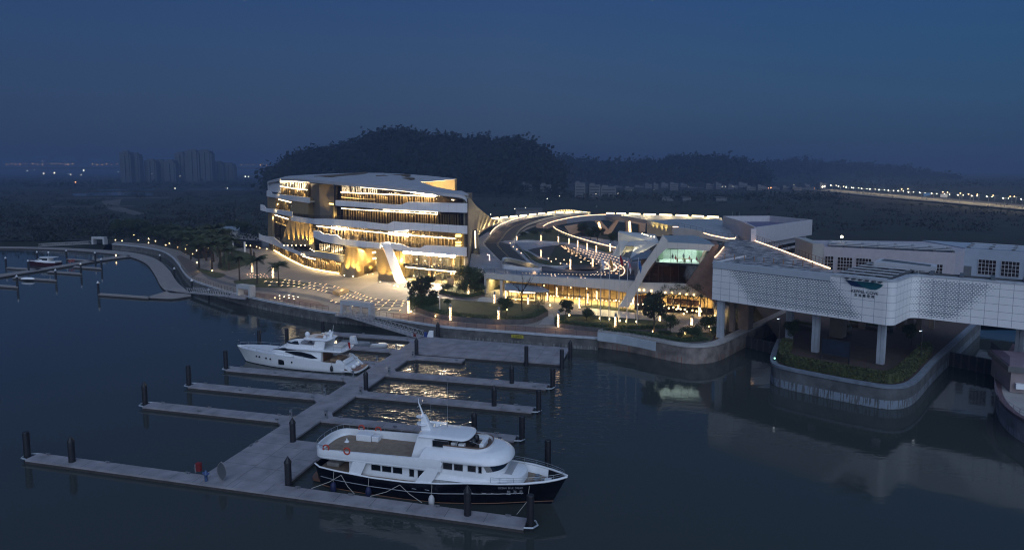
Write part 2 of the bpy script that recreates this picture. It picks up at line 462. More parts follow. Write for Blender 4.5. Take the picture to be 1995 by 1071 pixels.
# boarded stretch of the promenade at the bend on the left
sheet('boardwalk', [(343, 499), (352, 512), (364, 528), (377, 540), (390, 531), (388, 520), (378, 510), (362, 502), (352, 497)], ZL + 0.004, M('boardwalk_timber', (0.13, 0.105, 0.09), 0.8, var=0.3, scale=1.5))
sheet('promenade_terrace', [(470, 566), (560, 577), (620, 588), (640, 598), (600, 596), (530, 583), (480, 574)], ZL + 0.004, m_prom)
sheet('forecourt', [(690, 568), (745, 547), (800, 553), (846, 556), (838, 586), (795, 586), (745, 580)], ZL + 0.004, M('forecourt_paving', (0.20, 0.19, 0.175), 0.8, var=0.15, scale=0.5))
for nm, q in (('lawn', [(430, 500), (462, 490), (486, 494), (490, 510), (470, 520), (440, 528), (424, 520)]),
              ('lawn', [(398, 478), (470, 489), (450, 492), (410, 488)]),
              ('lawn', [(455, 547), (520, 541), (600, 551), (575, 560), (500, 560), (460, 553)]),
              ('lawn', [(380, 520), (412, 528), (440, 535), (420, 542), (395, 532)])):
    sheet(nm, q, ZL + 0.03, m_grass, smooth=3)
# peninsula under the perforated building, and the bank at the right edge
ZP = 3.6
pen_px = [(1516, 660), (1504, 690), (1504, 703), (1520, 713), (1600, 730), (1680, 744.5), (1735, 752), (1770, 748), (1793, 733), (1818, 706), (1850, 676), (1912, 620)]
PEN = spline([G(x, y, ZP) for x, y in pen_px], 5)
m_quayP = M('quay_blue_stained', (0.10, 0.105, 0.11), 0.9, var=0.4, scale=0.5, bump=0.3, bscale=2.5); _stain(m_quayP, 1.0, 2.85, 0.52, (0.19, 0.23, 0.28))
wallrun(PEN, -1.5, ZP, 1.0, 0.9, 'seawall', 'curved quay wall with pale vertical streaks round the hedged terrace', m_quayP, M('blue_coping', (0.16, 0.19, 0.23), 0.7, var=0.2, scale=1), 1)
m_terr = M('terrace_paving', (0.065, 0.045, 0.037), 0.8, var=0.2, scale=0.7)
gridlines(m_terr, 1.2, 1.2, 0.03, (0.06, 0.045, 0.04), 'Object')
tag(flatpoly([Vector((p.x, p.y, 0)) for p in PEN] + [(PEN[-1].x + 8, 186), (PEN[0].x + 14, 186)], ZP - 0.05).build('terrace', m_terr), kind='structure')
RB = spline([G(x, y, 3.2) for x, y in ((1975, 670), (1958, 700), (1945, 735), (1945, 765), (1965, 795), (2010, 822), (2100, 850))], 4)
m_quayRB = M('quay_pink_grey', (0.19, 0.17, 0.18), 0.9, var=0.4, scale=0.5, bump=0.3, bscale=2.5); _stain(m_quayRB, 0.9, 2.4, 0.5, (0.28, 0.27, 0.29))
wallrun(RB, -1.5, 3.2, 1.0, 0.7, 'seawall', 'rounded quay wall below the small pink building at the right edge', m_quayRB, M('red_coping', (0.12, 0.07, 0.08), 0.8, var=0.2), 1)
tag(flatpoly([Vector((p.x, p.y, 0)) for p in RB] + [(130, 90), (130, 119), (RB[0].x, 119.5)], 3.15).build('pavement', m_pave), kind='structure')
tag(flatpoly([(CAPR[-1].x - 4, 150), (160, 150), (160, 190), (CAPR[-1].x - 4, 190)], 1.2).build('ground', m_field), kind='structure')

# railing along the quay
def railing(line, h, step, name, label, mat, glass=None, post=0.05, rails=(1.0,), cat='railing', parent=None):
    r = T(name, label, cat, line[0])
    L = sum((b - a).length for a, b in zip(line, line[1:])); n = max(2, int(L / step) + 1)
    P = samp(line, n)
    many('post', MB().box(-post / 2, post / 2, -post / 2, post / 2, 0, h), mat, r, [(p, 0) for p in P])
    for f in rails: MB().tube([p + Vector((0, 0, h * f)) for p in P], post * 0.55, 4).build('handrail', mat, r)
    if glass: MB().strip([p + Vector((0, 0, h * 0.92)) for p in P], [p + Vector((0, 0, 0.1)) for p in P]).build('glass_panel', glass, r)
    return r
m_rail = M('railing_bronze', (0.06, 0.045, 0.035), 0.5, 0.4, 0.2, 3)
railL = [p + Vector((0, 0.3, 0.05)) for p in CAP if G(352, 520, ZL).x < p.x < G(470, 574, ZL).x]
railing(railL, 1.1, 1.9, 'railing', 'bronze post railing on the quay from the left bend to the small white gate', m_rail, rails=(1.0, 0.55))
railM = [p + Vector((0, 0.3, 0.05)) for p in CAP if G(482, 576, ZL).x < p.x < G(655, 608, ZL).x]
railing(railM, 1.1, 2.0, 'railing', 'bronze post railing on the quay between the two white gates', m_rail, rails=(1.0, 0.55))
railR = [p + Vector((0, 0.3, 0.05)) for p in CAP if G(722, 614, ZL).x < p.x]
railing(railR, 1.1, 2.1, 'railing', 'thin dark railing on the brick promenade behind the wide dock platform', m_dark, rails=(1.0,), post=0.045)
# yellow board on the wall
r = T('warning_sign', 'small yellow sign board fixed on the quay wall', 'sign', G(1010, 658, 1.9))
a = V(999, 651.5, CAP[0].y); base = [p for p in CAP]
def onwall(px):
    return min(base, key=lambda p: abs((p.x / p.y) - (px - CX) / F * 1.0))
k = min(range(len(CAP) - 1), key=lambda i: abs(CAP[i].x / CAP[i].y - dv(1010, 655)[0] / dv(1010, 655)[1]))
t = (CAP[k + 1] - CAP[k]).normalized(); c = CAP[k] + Vector((0.1, -0.3, 0))
mb = MB(); mb.solid([c + t * -1.3 + Vector((0, 0, -1.25)), c + t * 1.3 + Vector((0, 0, -1.25)), c + t * 1.3 + Vector((0, 0, -0.6)), c + t * -1.3 + Vector((0, 0, -0.6))], (0.02, 0.08, 0))
r.location = c; mb.build('sign_board', M('sign_yellow', (0.42, 0.36, 0.03), 0.6, var=0.1, scale=3), r)
def text(body, size, loc, rx, rz, mat, parent, name='lettering', font=None, ext=0.01, align='CENTER', local=False):
    cu = bpy.data.curves.new(name, 'FONT'); cu.body = body; cu.size = size; cu.align_x = align; cu.align_y = 'CENTER'; cu.extrude = ext
    if font: cu.font = font
    o = bpy.data.objects.new(name, cu); COL.objects.link(o); cu.materials.append(mat)
    bpy.context.view_layer.update()
    me = bpy.data.meshes.new_from_object(o.evaluated_get(bpy.context.evaluated_depsgraph_get()))
    bpy.data.objects.remove(o); o = bpy.data.objects.new(name, me); COL.objects.link(o); me.materials.clear(); me.materials.append(mat)
    o.rotation_euler = (rx, 0, rz); loc = Vector(loc)
    if local: o.parent = parent
    elif parent is not None: o.parent = parent; loc = loc - wloc(parent)
    o.location = loc
    return o
text('水深危险', 0.52, c + Vector((-0.03, -0.06, -0.93)), pi / 2, atan2(t.y, t.x), M('sign_ink', (0.10, 0.09, 0.02), 0.7), r)

# ================================================================ docks
m_deck = M('dock_concrete', (0.26, 0.25, 0.27), 0.8, var=0.24, scale=0.5, bump=0.12, bscale=6)
m_deckedge = M('dock_timber_edge', (0.045, 0.038, 0.034), 0.8, var=0.3, scale=2)
m_seam = M('dock_seam', (0.10, 0.10, 0.11), 0.9, var=0.1)
m_cleat = M('cleat_metal', (0.30, 0.31, 0.33), 0.4, 0.7, 0.1)
dock = T('floating_dock', 'T shaped floating dock with concrete fingers either side of a main walkway', 'dock', D(-50.8, 60.5))
ZD = 0.55
def pontoon(poly, name, seams=(), cleats=()):
    P = [D(u, w) for u, w in poly]
    o = MB().prism([(p.x, p.y) for p in P], 0.30, ZD).build(name, m_deck, dock)
    c = sum(P, Vector()) / len(P)
    n = len(P)
    ed = MB(); ed.prism([(p.x, p.y) for p in P], -0.5, 0.30)
    ar = sum(P[k].x * P[(k + 1) % n].y - P[(k + 1) % n].x * P[k].y for k in range(n))
    e = ed.build('float', m_deckedge, o, local=False)
    sm = MB()
    for (u0, w0), (u1, w1) in seams:
        a, b = D(u0, w0), D(u1, w1); d = (b - a); L = d.length
        sm.ob((a + b) / 2, d, L, 0.05, ZD - 0.01, ZD + 0.004)
    if seams: sm.build('seam', m_seam, o)
    if cleats:
        cm = MB(); cm.box(-.19, -.09, -.06, .06, 0, .16); cm.box(.09, .19, -.06, .06, 0, .16); cm.box(-.31, .31, -.05, .05, .16, .24)
        many('cleat', cm, m_cleat, o, [(D(u, w, ZD), DANG + (0 if ax == 'u' else pi / 2)) for u, w, ax in cleats])
    return o
ws = [((-53, w), (-48.6, w)) for w in [66.0 + 3.1 * k for k in range(20)]]
pontoon([(-53, 62.45), (-48.6, 62.45), (-48.6, 128.6), (-53, 128.6)], 'walkway', ws, [(-52.75, 70.8, 'w'), (-52.75, 72, 'w')])
pontoon([(-48.58, 62.45), (-42.4, 62.45), (-42.4, 69.3), (-41.2, 70.3), (-39.2, 70.3), (-39.2, 72.6), (-40.4, 73.9), (-48.58, 73.9)], 'platform',
        [((-48.6, 62.45), (-48.6, 73.9)), ((-45.5, 62.45), (-45.5, 71.5)), ((-48.6, 65.6), (-42.4, 65.6)), ((-48.6, 68.8), (-42.4, 68.8)), ((-48.6, 71.6), (-40, 71.6))])
pontoon([(-77.2, 60.5), (-14.2, 60.5), (-14.2, 62.42), (-77.2, 62.42)], 'finger', [((u, 60.5), (u, 62.4)) for u in [-73 + 4.2 * k for k in range(14)]] + [((-53, 60.5), (-53, 62.4)), ((-48.6, 60.5), (-48.6, 62.4))],
        [(u, 62.2, 'u') for u in (-75.6, -66.5, -55, -34, -24, -16.2)] + [(-40.5, 62.2, 'u')])
def finger(u0, u1, w0, w1, side):
    g = 1.3
    if side < 0: poly = [(u0, w0), (u1 - 1.4, w0), (u1 - .02, w0 - g), (u1 - .02, w1), (u0, w1)]
    else: poly = [(u0 + .02, w0), (u0 + 1.4, w0), (u1, w0), (u1, w1), (u0 + .9, w1), (u0 + .02, w1 + g)]
    us = [lerp(u0, u1, k / 6) for k in range(1, 6)]
    pontoon(poly, 'finger', [((u, w0), (u, w1)) for u in us], [(u, w1 - .2, 'u') for u in (lerp(u0, u1, .08), lerp(u0, u1, .42), lerp(u0, u1, .9))] + [(u, w0 + .25, 'u') for u in (lerp(u0, u1, .4), lerp(u0, u1, .93))])
for w0, w1 in ((79.1, 81.25), (88.55, 90.65), (97.9, 100.0)): finger(-77.5, -53, w0, w1, -1)
finger(-58.2, -53, 107.0, 109.2, -1); finger(-70.5, -53, 115.9, 118.0, -1); finger(-74.6, -53, 125.0, 127.4, -1)
for w0, w1, ue in ((80.75, 82.6, -20.3), (91.35, 93.6, -20.3), (102.0, 104.5, -20.3)): finger(-48.6, ue, w0, w1, 1)
pontoon([(-48.58, 111.7), (-47.3, 112.8), (-38.3, 112.8), (-38.3, 114.85), (-48.58, 114.85)], 'finger', (), [(-39.5, 113.4, 'u')])
m_plat = M('platform_slabs', (0.27, 0.27, 0.285), 0.8, var=0.22, scale=0.35, bump=0.1, bscale=6)
pontoon([(-48.58, 116.1), (-20.4, 116.1), (-20.4, 127.3), (-36, 128.0), (-48.58, 128.4)], 'platform', [((-48.6, w), (-20.4, w)) for w in (118.9, 121.8, 124.7)] + [((u, 116.1), (u, 127.5)) for u in [-45.5 + 2.9 * k for k in range(9)]])
# white bow frames at the finger ends
mfr = M('pile_frame', (0.42, 0.46, 0.5), 0.5, 0.2, 0.1)
for (u, w, s, wd) in [(-77.2, 61.45, -1, 1.9), (-77.5, 80.2, -1, 2.1), (-77.5, 89.6, -1, 2.1), (-77.5, 98.95, -1, 2.1), (-14.2, 61.45, 1, 1.9), (-20.3, 81.7, 1, 1.9), (-20.3, 92.5, 1, 2.2), (-20.3, 103.2, 1, 2.4)]:
    h = wd / 2 - .1
    MB().tube([D(u, w - h, .5), D(u + s * .9, w - h * .8, .5), D(u + s * 1.25, w, .5), D(u + s * .9, w + h * .8, .5), D(u, w + h, .5)], 0.10, 5).build('pile_frame', mfr, dock)
# piles
m_pile = M('pile_black', (0.016, 0.016, 0.019), 0.5, var=0.3, scale=2)
def pile_mesh(pointed, h=3.0, r=.38, capm=None):
    mb = MB()
    mb.lathe([(r, -2.2), (r, ZD + h - (.55 if pointed else .0))] + ([(r + .04, ZD + h - .55), (r + .04, ZD + h - .42), (.02, ZD + h + .25)] if pointed else [(r - .05, ZD + h + .06)]), n=14)
    return mb
pl = [(-77.98, 61.45, 0, 'black flat topped pile at the left end of the nearest dock'), (-71.0, 61.4, 1, 'black pointed pile standing through the left part of the nearest dock'),
      (-78.4, 80.6, 1, 'black pointed pile at the left end of the second nearest left finger'), (-78.4, 89.9, 0, 'black flat topped pile at the left end of the finger one before the white yacht'),
      (-78.4, 99.2, 0, 'black flat topped pile at the end of the finger alongside the white yacht'), (-81.9, 113.9, 0, 'black pile in the water just behind the bow of the white yacht'),
      (-77.3, 116.6, 0, 'black pile rising behind the white yacht, against the bright water'), (-48.3, 73.4, 1, 'black pointed pile on the walkway side where the wide landing begins'),
      (-42.2, 62.95, 1, 'black pointed pile near the stern of the navy yacht'), (-48.4, 94.4, 1, 'black pointed pile halfway along the walkway'),
      (-48.4, 115.6, 1, 'black pointed pile at the inner corner of the wide platform'), (-20.36, 61.5, 1, 'black pointed pile in front of the navy yacht hull'),
      (-13.7, 61.4, 0, 'black flat topped pile at the right end of the nearest dock'), (-26.0, 81.6, 1, 'black pointed pile behind the flybridge of the navy yacht'),
      (-19.4, 81.7, 0, 'black flat pile at the right end of the finger behind the navy yacht'), (-26.3, 92.5, 1, 'black pointed pile standing through the middle right finger'),
      (-19.4, 92.4, 0, 'black flat pile at the right end of the middle right finger'), (-26.3, 103.3, 1, 'black pointed pile standing through the rear right finger'),
      (-19.4, 103.4, 0, 'black flat pile at the right end of the rear right finger'), (-26.6, 115.4, 0, 'black flat pile against the front edge of the wide platform'),
      (-19.9, 114.9, 0, 'black flat pile at the front right corner of the wide platform'), (-19.4, 121.4, 1, 'black pointed pile at the rear right corner of the wide platform'),
      (-14.6, 75.0, 0, 'black flat pile in open water beyond the bow of the navy yacht'), (-49.1, 129.1, 1, 'black pointed pile beside the white box at the quay wall'),
      (-73.4, 124.0, 0, 'black pile at the outer end of the dock below the gangway')]
pm = {}
for u, w, pt, lab in pl:
    if pt not in pm:
        o = pile_mesh(pt).build('mooring_pile', m_pile, smooth=False); weld_smooth(o, 35); pm[pt] = o
    else:
        o = pm[pt].copy(); COL.objects.link(o)
    o.location = D(u, w, 0); tag(o, lab, 'pile', 'piles holding the main dock')
# service pedestals and small dock things
def pedestal(u, w, lab, first=[]):
    if not first:
        r = T('service_pedestal', lab, 'pedestal', (0, 0, 0), 'service pedestals on the docks')
        MB().box(-.16, .16, -.16, .16, 0, 1.05).build('body', m_steel, r, True, bevel=.03)
        MB().box(-.19, .19, -.19, .19, 1.05, 1.2).build('cap', M('pedestal_cap', (.12, .13, .15), .5), r, True, bevel=.03)
        MB().box(-.1, .1, -.175, -.16, .45, .8).build('socket_panel', m_dark, r, True)
        first.append(r)
    else: r = dup(first[0], label=lab)
    r.location = D(u, w, ZD); r.rotation_euler = (0, 0, DANG)
for u, w, lab in [(-53.3, 80.7, 'grey service pedestal at the root of the second nearest left finger'), (-53.4, 90.2, 'grey service pedestal at the root of the middle left finger'), (-53.4, 99.5, 'grey service pedestal beside the stern of the white yacht'),
                  (-53.4, 108.6, 'grey service pedestal on the short stub by the white yacht stern'), (-53.4, 117.4, 'grey service pedestal near the small grey boat'), (-48.2, 81.6, 'grey service pedestal at the root of the finger behind the navy yacht'),
                  (-48.2, 92.2, 'grey service pedestal at the root of the middle right finger'), (-48.2, 102.8, 'grey service pedestal at the root of the rear right finger'), (-48.2, 113.4, 'grey service pedestal by the short finger beside the wide platform'), (-39.6, 71.4, 'grey service pedestal by the stern of the navy yacht')]: pedestal(u, w, lab)
m_red = M('red_paint', (0.20, 0.014, 0.012), 0.5, var=0.1)
def extinguisher(u, w, lab):
    r = T('fire_cabinet', lab, 'cabinet', D(u, w, ZD), rz=DANG)
    MB().box(-.3, .3, -.2, .2, .25, 1.25).build('cabinet', m_red, r, True, bevel=.03)
    MB().box(-.24, .24, -.215, -.2, .35, 1.15).build('door', M('red_door', (.15, .014, .014), .4), r, True)
    MB().box(-.5, -.32, -.1, .1, 0, 1.0).build('post', m_steel, r, True)
extinguisher(-53.9, 62.7, 'red fire cabinet on the nearest dock left of the upright dinghy'); extinguisher(-53.3, 126.6, 'red fire cabinet at the foot of the gangway')
r = T('box_sign', 'white and blue box on wheels standing near the quay end of the walkway', 'box', D(-50.4, 128.0, ZD), rz=DANG)
MB().prism([(-.7, -.3), (.7, -.3), (.7, .3), (-.7, .3)], .15, 1.5, [(-.2, -.3), (.7, -.3), (.7, .3), (-.2, .3)]).build('body', m_gel, r, True, bevel=.05)
MB().box(-1.3, -.75, -.25, .25, .1, 1.1).build('side_bin', M('blue_bin', (.02, .05, .22), .5), r, True, bevel=.03); MB().box(-1.0, .9, -.5, .5, 0.02, .12).build('base', m_deck, r, True)
# dinghy standing on edge on the dock
r = T('kayak', 'small grey dinghy hull standing on end on the nearest dock', 'kayak', D(-49.9, 61.6, ZD), rz=DANG)
mb = MB(); n = 12
def kp(t): return .62 * sin(pi * t) ** .75
A = [Vector((-kp(k / n), 0, 2.3 * k / n)) for k in range(n + 1)]; Bk = [Vector((kp(k / n), 0, 2.3 * k / n)) for k in range(n + 1)]; K = [Vector((0, .42 * sin(pi * k / n) ** .7, 2.3 * k / n)) for k in range(n + 1)]
mb.strip(A, K); mb.strip(K, Bk); mb.strip([p * .9 + Vector((0, .05, .1)) for p in Bk], [p * .9 + Vector((0, .05, .1)) for p in A]); o = mb.build('hull', M('dinghy_grey', (.08, .09, .10), .4, var=.1), r, True, smooth=True)
MB().tube(A + Bk[::-1], .045, 5).build('gunwale', M('dinghy_rim', (.20, .20, .21), .4), r, True)
r = T('pump', 'blue capped pump standing on the dock beside the dinghy', 'pump', D(-51.7, 61.2, ZD), rz=DANG)
MB().lathe([(.2, 0), (.17, .1), (.17, .7), (.24, .72), (.24, .82), (.15, .9), (.13, 1.2), (.03, 1.28)]).build('body', M('pump_blue', (.05, .09, .20), .4), r, True, smooth=True); MB().box(-.42, .42, -.09, .09, .82, .98).build('arms', M('pump_blue2', (.06, .10, .24), .4), r, True)
# ================================================================ boats
def plan(x0, x1, hb, nf, na, n=8, pw=2.4):
    """boat-like outline in plan: rounded nose of length nf, rounded stern of length na"""
    P = []
    def arc(xc, ln, sgn):
        out = []
        for k in range(n + 1):
            a = pi / 2 * k / n
            out.append((xc + sgn * ln * abs(sin(a)) ** (2 / pw), hb * abs(cos(a)) ** (2 / pw)))
        return out
    f = arc(x1 - nf, nf, 1); a = arc(x0 + na, na, -1)
    P = f + [(x, -y) for x, y in f[::-1][1:]] + [(x, -y) for x, y in a] + [(x, y) for x, y in a[::-1][1:]]
    out = []
    for p in P:
        if not out or (abs(p[0] - out[-1][0]) + abs(p[1] - out[-1][1])) > 1e-4: out.append(p)
    return out[:-1] if abs(out[0][0] - out[-1][0]) + abs(out[0][1] - out[-1][1]) < 1e-4 else out
def loft(mb, rings, cap=True):
    n = len(rings[0]); base = len(mb.v)
    for r in rings: mb.v += [tuple(p) for p in r]
    for k in range(len(rings) - 1):
        for j in range(n):
            j2 = (j + 1) % n
            mb.f.append((base + k * n + j, base + k * n + j2, base + (k + 1) * n + j2, base + (k + 1) * n + j))
    if cap:
        mb.f.append(tuple(base + j for j in range(n))[::-1]); q = base + (len(rings) - 1) * n; mb.f.append(tuple(q + j for j in range(n)))
    return mb
def ringz(P, z, dx=0, sx=1, sy=1, cx=0, tilt=0): return [(cx + (x - cx) * sx + dx, y * sy, z + tilt * x) for x, y in P]
def hull_mesh(st, lev, deck_drop=0.0):
    """stations (x, waterline half-breadth, sheer half-breadth, sheer height, bow rake)"""
    mb = MB(); n = len(st); rows = []
    for x, wb, db, sh, rk in st:
        row = []
        for f in lev:
            z = -0.7 + (sh + 0.7) * f
            t = max(0, (z / sh)) if sh else 0
            b = wb * .72 + (wb - wb * .72) * min(1, f * 3.2) if z < 0 else lerp(wb, db, t ** 1.35)
            row.append((x + rk * (f - 0.25), b, z))
        rows.append(row)
    m = len(lev)
    for s in (-1, 1):
        A = [[(p[0], p[1] * s, p[2]) for p in r] for r in rows]
        for k in range(n - 1):
            for j in range(m - 1):
                q = [A[k][j], A[k + 1][j], A[k + 1][j + 1], A[k][j + 1]]
                mb.face(*(q if s < 0 else q[::-1]))
    r0 = rows[0]
    mb.face(*([(p[0], p[1], p[2]) for p in r0] + [(p[0], -p[1], p[2]) for p in r0[::-1]]))
    return mb, rows
m_teak = M('teak_deck', (0.25, 0.185, 0.13), 0.7, var=0.2, scale=1.5)
def _tk():
    u, v, z = coords(m_teak)
    mixcol(m_teak, mt(m_teak, 'LESS_THAN', mt(m_teak, 'FRACT', mt(m_teak, 'MULTIPLY', v, 4.0)), 0.12), (0.13, 0.10, 0.075))
_tk()
m_navy = M('navy_hull', (0.0022, 0.0027, 0.006), 0.22, var=0.1, scale=1)
m_stripe = M('silver_stripe', (0.30, 0.31, 0.33), 0.35, 0.4, 0.05)
m_rope = M('mooring_rope', (0.36, 0.34, 0.30), 0.9, var=0.1)
m_rust = M('boot_stripe', (0.16, 0.07, 0.035), 0.6, var=0.2)
# ---- the navy expedition yacht
Y = T('motor_yacht', 'large navy hulled motor yacht with white two storey superstructure moored at the nearest dock', 'yacht', D(-26.2, 66.9, 0), rz=DANG)
st = [(-13.3, 1.9, 2.35, 2.5, -.3), (-12.6, 2.5, 2.95, 2.45, 0), (-10.5, 2.9, 3.2, 2.35, 0), (-6, 3.05, 3.3, 2.12, 0), (-2, 3.1, 3.3, 2.1, 0), (2, 3.0, 3.3, 2.4, 0), (5, 2.55, 3.22, 2.78, .2),
      (8, 1.8, 2.95, 2.95, .5), (10.5, .95, 2.35, 3.05, .9), (12.2, .42, 1.55, 3.12, 1.3), (13.2, .12, .8, 3.2, 1.7), (13.75, .02, .12, 3.26, 2.05)]
mb, rows = hull_mesh(st, [0, .18, .35, .55, .75, .9, 1]); hull = weld_smooth(mb.build('hull', m_navy, Y, True), 50)
for f, nm, mat, r in ((.62, 'rub_rail', m_stripe, .045), (.27, 'boot_stripe', m_rust, .05)):
    mb = MB()
    for s in (-1, 1):
        L = []
        for x, wb, db, sh, rk in st[1:(9 if f > .5 else 12)]:
            z = -.7 + (sh + .7) * f; b = lerp(wb, db, max(0, z / sh) ** 1.35); L.append((x + rk * (f - .25), s * (b + .02), z))
        mb.tube(L, r, 5)
    mb.build(nm, mat, hull, True)
mb = MB()
for x0 in (-1.2, .3, 5.2, 6.6, 7.6, 9.2): mb.tube([(x0, -3.32 if x0 < 5 else -lerp(3.1, 2.65, (x0 - 5) / 4.5), 1.55 + x0 * .035), (x0 + .5, -3.31 if x0 < 5 else -lerp(3.07, 2.58, (x0 - 5) / 4.5), 1.52 + x0 * .035)], .03, 4)
mb.build('hawse_lip', m_stripe, hull, True)
# white cap rail along the sheer
mb = MB()
for s in (-1, 1): mb.tube([(x + rk * .75, s * db, sh + .03) for x, wb, db, sh, rk in st], [.09] * 8 + [.12] * 4, 6)
mb.build('cap_rail', m_gel, Y, True)
def deckpoly(x0, x1, inset=.12):
    tab = [(x + rk * .75, db - inset) for x, wb, db, sh, rk in st]
    xs = [x0 + (x1 - x0) * k / 14 for k in range(15)]
    return [(x, max(.02, itp(tab, x))) for x in xs] + [(x, -max(.02, itp(tab, x))) for x in xs[::-1]]
MB().prism([(x, y * .95) for x, y in deckpoly(-13, 2.6)], 1.85, 2.0).build('main_deck', m_teak, Y, True)
MB().prism([(x, y * .76) for x, y in deckpoly(8.0, 12.7, .16)], 2.3, 2.45).build('foredeck', m_teak, Y, True)
# inside bulwark of the bow
mb = MB(); dp = deckpoly(8.3, 13.0, .18); h = len(dp) // 2
for P in (dp[:h], dp[h:]): mb.strip([(x, y * .98, 3.05 + max(0, x - 10) * .03) for x, y in P], [(x, y * .74, 2.4) for x, y in P])
mb.build('bow_bulwark', m_gel, Y, True)
# main deckhouse
dh = weld_smooth(loft(MB(), [ringz(plan(-9.3, 3.0, 2.62, .3, .3), 2.0), ringz(plan(-9.3, 3.0, 2.58, .3, .3), 3.62)]).build('deckhouse', m_gel, Y, True), 30)
def panes(lst, yy, parent, tilt=0):
    for x0, x1, z0, z1 in lst:
        mb = MB(); mb.solid([(x0, yy, z0), (x1, yy, z0 + .0), (x1 + tilt, yy + tilt * .3, z1), (x0 + tilt * .3, yy, z1)], (0, .06, 0)); o = mb.build('window', m_win, parent, True)
        MB().tube([(x0 - .03, yy, z0 - .03), (x1 + .03, yy, z0 - .03), (x1 + tilt + .03, yy + tilt * .3, z1 + .03), (x0 + tilt * .3 - .03, yy, z1 + .03)], .025, 4, True).build('frame', m_stripe, o, True)
for s in (-1, 1): panes([(-6.3, -5.25, 2.72, 3.4), (-5.0, -3.95, 2.70, 3.37), (-3.7, -2.65, 2.68, 3.34), (-1.75, -1.25, 2.5, 3.3), (-.75, .05, 2.45, 3.28)], s * 2.63, dh)
for s in (-1, 1):
    mb = MB(); mb.solid([(-8.9, s * 3.2, 2.15), (-7.4, s * 3.2, 2.15), (-6.7, s * 3.2, 3.65), (-8.3, s * 3.2, 3.65)], (0, -s * .14, 0)); mb.build('wing_panel', m_gel, Y, True)
    mb = MB(); mb.solid([(-1.0, s * 3.28, 2.05), (.9, s * 3.28, 2.25), (1.4, s * 3.28, 2.9), (2.3, s * 3.2, 4.7), (1.2, s * 3.2, 4.7), (.3, s * 3.25, 3.7), (-.3, s * 3.28, 3.0)], (0, -s * .16, 0)); mb.build('wing_panel', m_gel, Y, True)
# aft cockpit interior, steps and seat
MB().box(-12.4, -10.9, -1.7, 1.7, 2.0, 2.5).build('aft_seat', M('cushion', (.30, .28, .25), .8), Y, True, bevel=.08)
MB().box(-9.38, -9.3, -1.3, 1.3, 2.05, 3.4).build('saloon_door', M('door_brown', (.10, .055, .03), .3), Y, True)
weld_smooth(loft(MB(), [ringz(plan(-14.6, -12.8, 2.1, .05, .9), .25), ringz(plan(-14.6, -12.8, 2.1, .05, .9), .5)]).build('swim_platform', M('platform_teak', (.14, .07, .045), .6), Y, True), 30)
# upper deck: slab, white bulwark, wood
U = plan(-13.6, 2.2, 3.2, .2, 1.6)
up = loft(MB(), [ringz(U, 3.58, sx=.985, sy=.97, cx=-5), ringz(U, 3.75), ringz(U, 3.92)]).build('upper_deck', m_gel, Y, True)
Ui = plan(-12.9, 2.0, 2.85, .1, 1.4)
mb = MB(); tab = [(-13.6, 4.65), (-2.2, 4.62), (-1.9, 4.95), (2.2, 5.0)]
n = len(U)
def wl3(P, zf): return [(x, y, zf(x)) for x, y in P]
top = wl3(U, lambda x: itp(tab, x)); Ut = [((x + 5) * .975 - 5, y * .93) for x, y in U]; tin = wl3(Ut, lambda x: itp(tab, x)); bot = wl3(U, lambda x: 3.9); bin_ = wl3(Ut, lambda x: 3.9)
out = [(x * 1.0, y * 1.02, z) for x, y, z in wl3(U, lambda x: 4.1)]
loft(mb, [bot, out, top, tin, bin_], cap=False); weld_smooth(mb.build('bulwark', m_gel, Y, True), 40)
MB().prism(Ui, 3.93, 3.97).build('teak_floor', m_teak, up, True)
mb = MB(); Ur = [(x, y * .985) for x, y in U if x < -1.6]; L = [p for p in Ur if p[0] < -1.5]
L.sort(key=lambda p: atan2(p[1], -(p[0] + 5)))
mb.tube([(x, y, 5.15) for x, y in L], .03, 5)
dr = mb.build('deck_rail', m_steel, Y, True)
many('post', MB().tube([(0, 0, 0), (0, 0, .55)], .022, 4), m_steel, dr, [((L[k][0], L[k][1], 4.6), 0) for k in range(0, len(L), 2)] + [((x, s * 3.15, 4.6), 0) for s in (-1, 1) for x in (-9.6, -7.4, -5.2, -3.2)], True)
MB().box(-10.3, -8.4, 1.45, 2.5, 3.97, 4.75).build('deck_locker', m_gel, up, True, bevel=.06)
MB().box(-8.35, -7.5, 1.6, 2.5, 3.97, 4.6).build('deck_locker', m_gel, up, True, bevel=.06)
MB().lathe([(.3, 0), (.22, .12), (.1, .2), (.08, .38), (.02, .42)], (-11.2, .9, 3.97)).build('capstan', m_gel, up, True)
m_ring = M('lifebuoy_red', (.45, .045, .02), .6, var=.1)
for x, y in ((-11.6, -3.12), (-8.95, -3.24), (-10.4, 3.1), (-8.2, 3.1)):
    o = MB().tube([(x + .36 * cos(a), y, 4.85 + .36 * sin(a)) for a in [2 * pi * k / 14 for k in range(14)]], .09, 6, True).build('lifebuoy', m_ring, Y, True)
    MB().tube([(x - .3, y - .02, 4.85), (x + .3, y - .02, 4.85)], .04, 4).build('strap', m_rope, o, True)
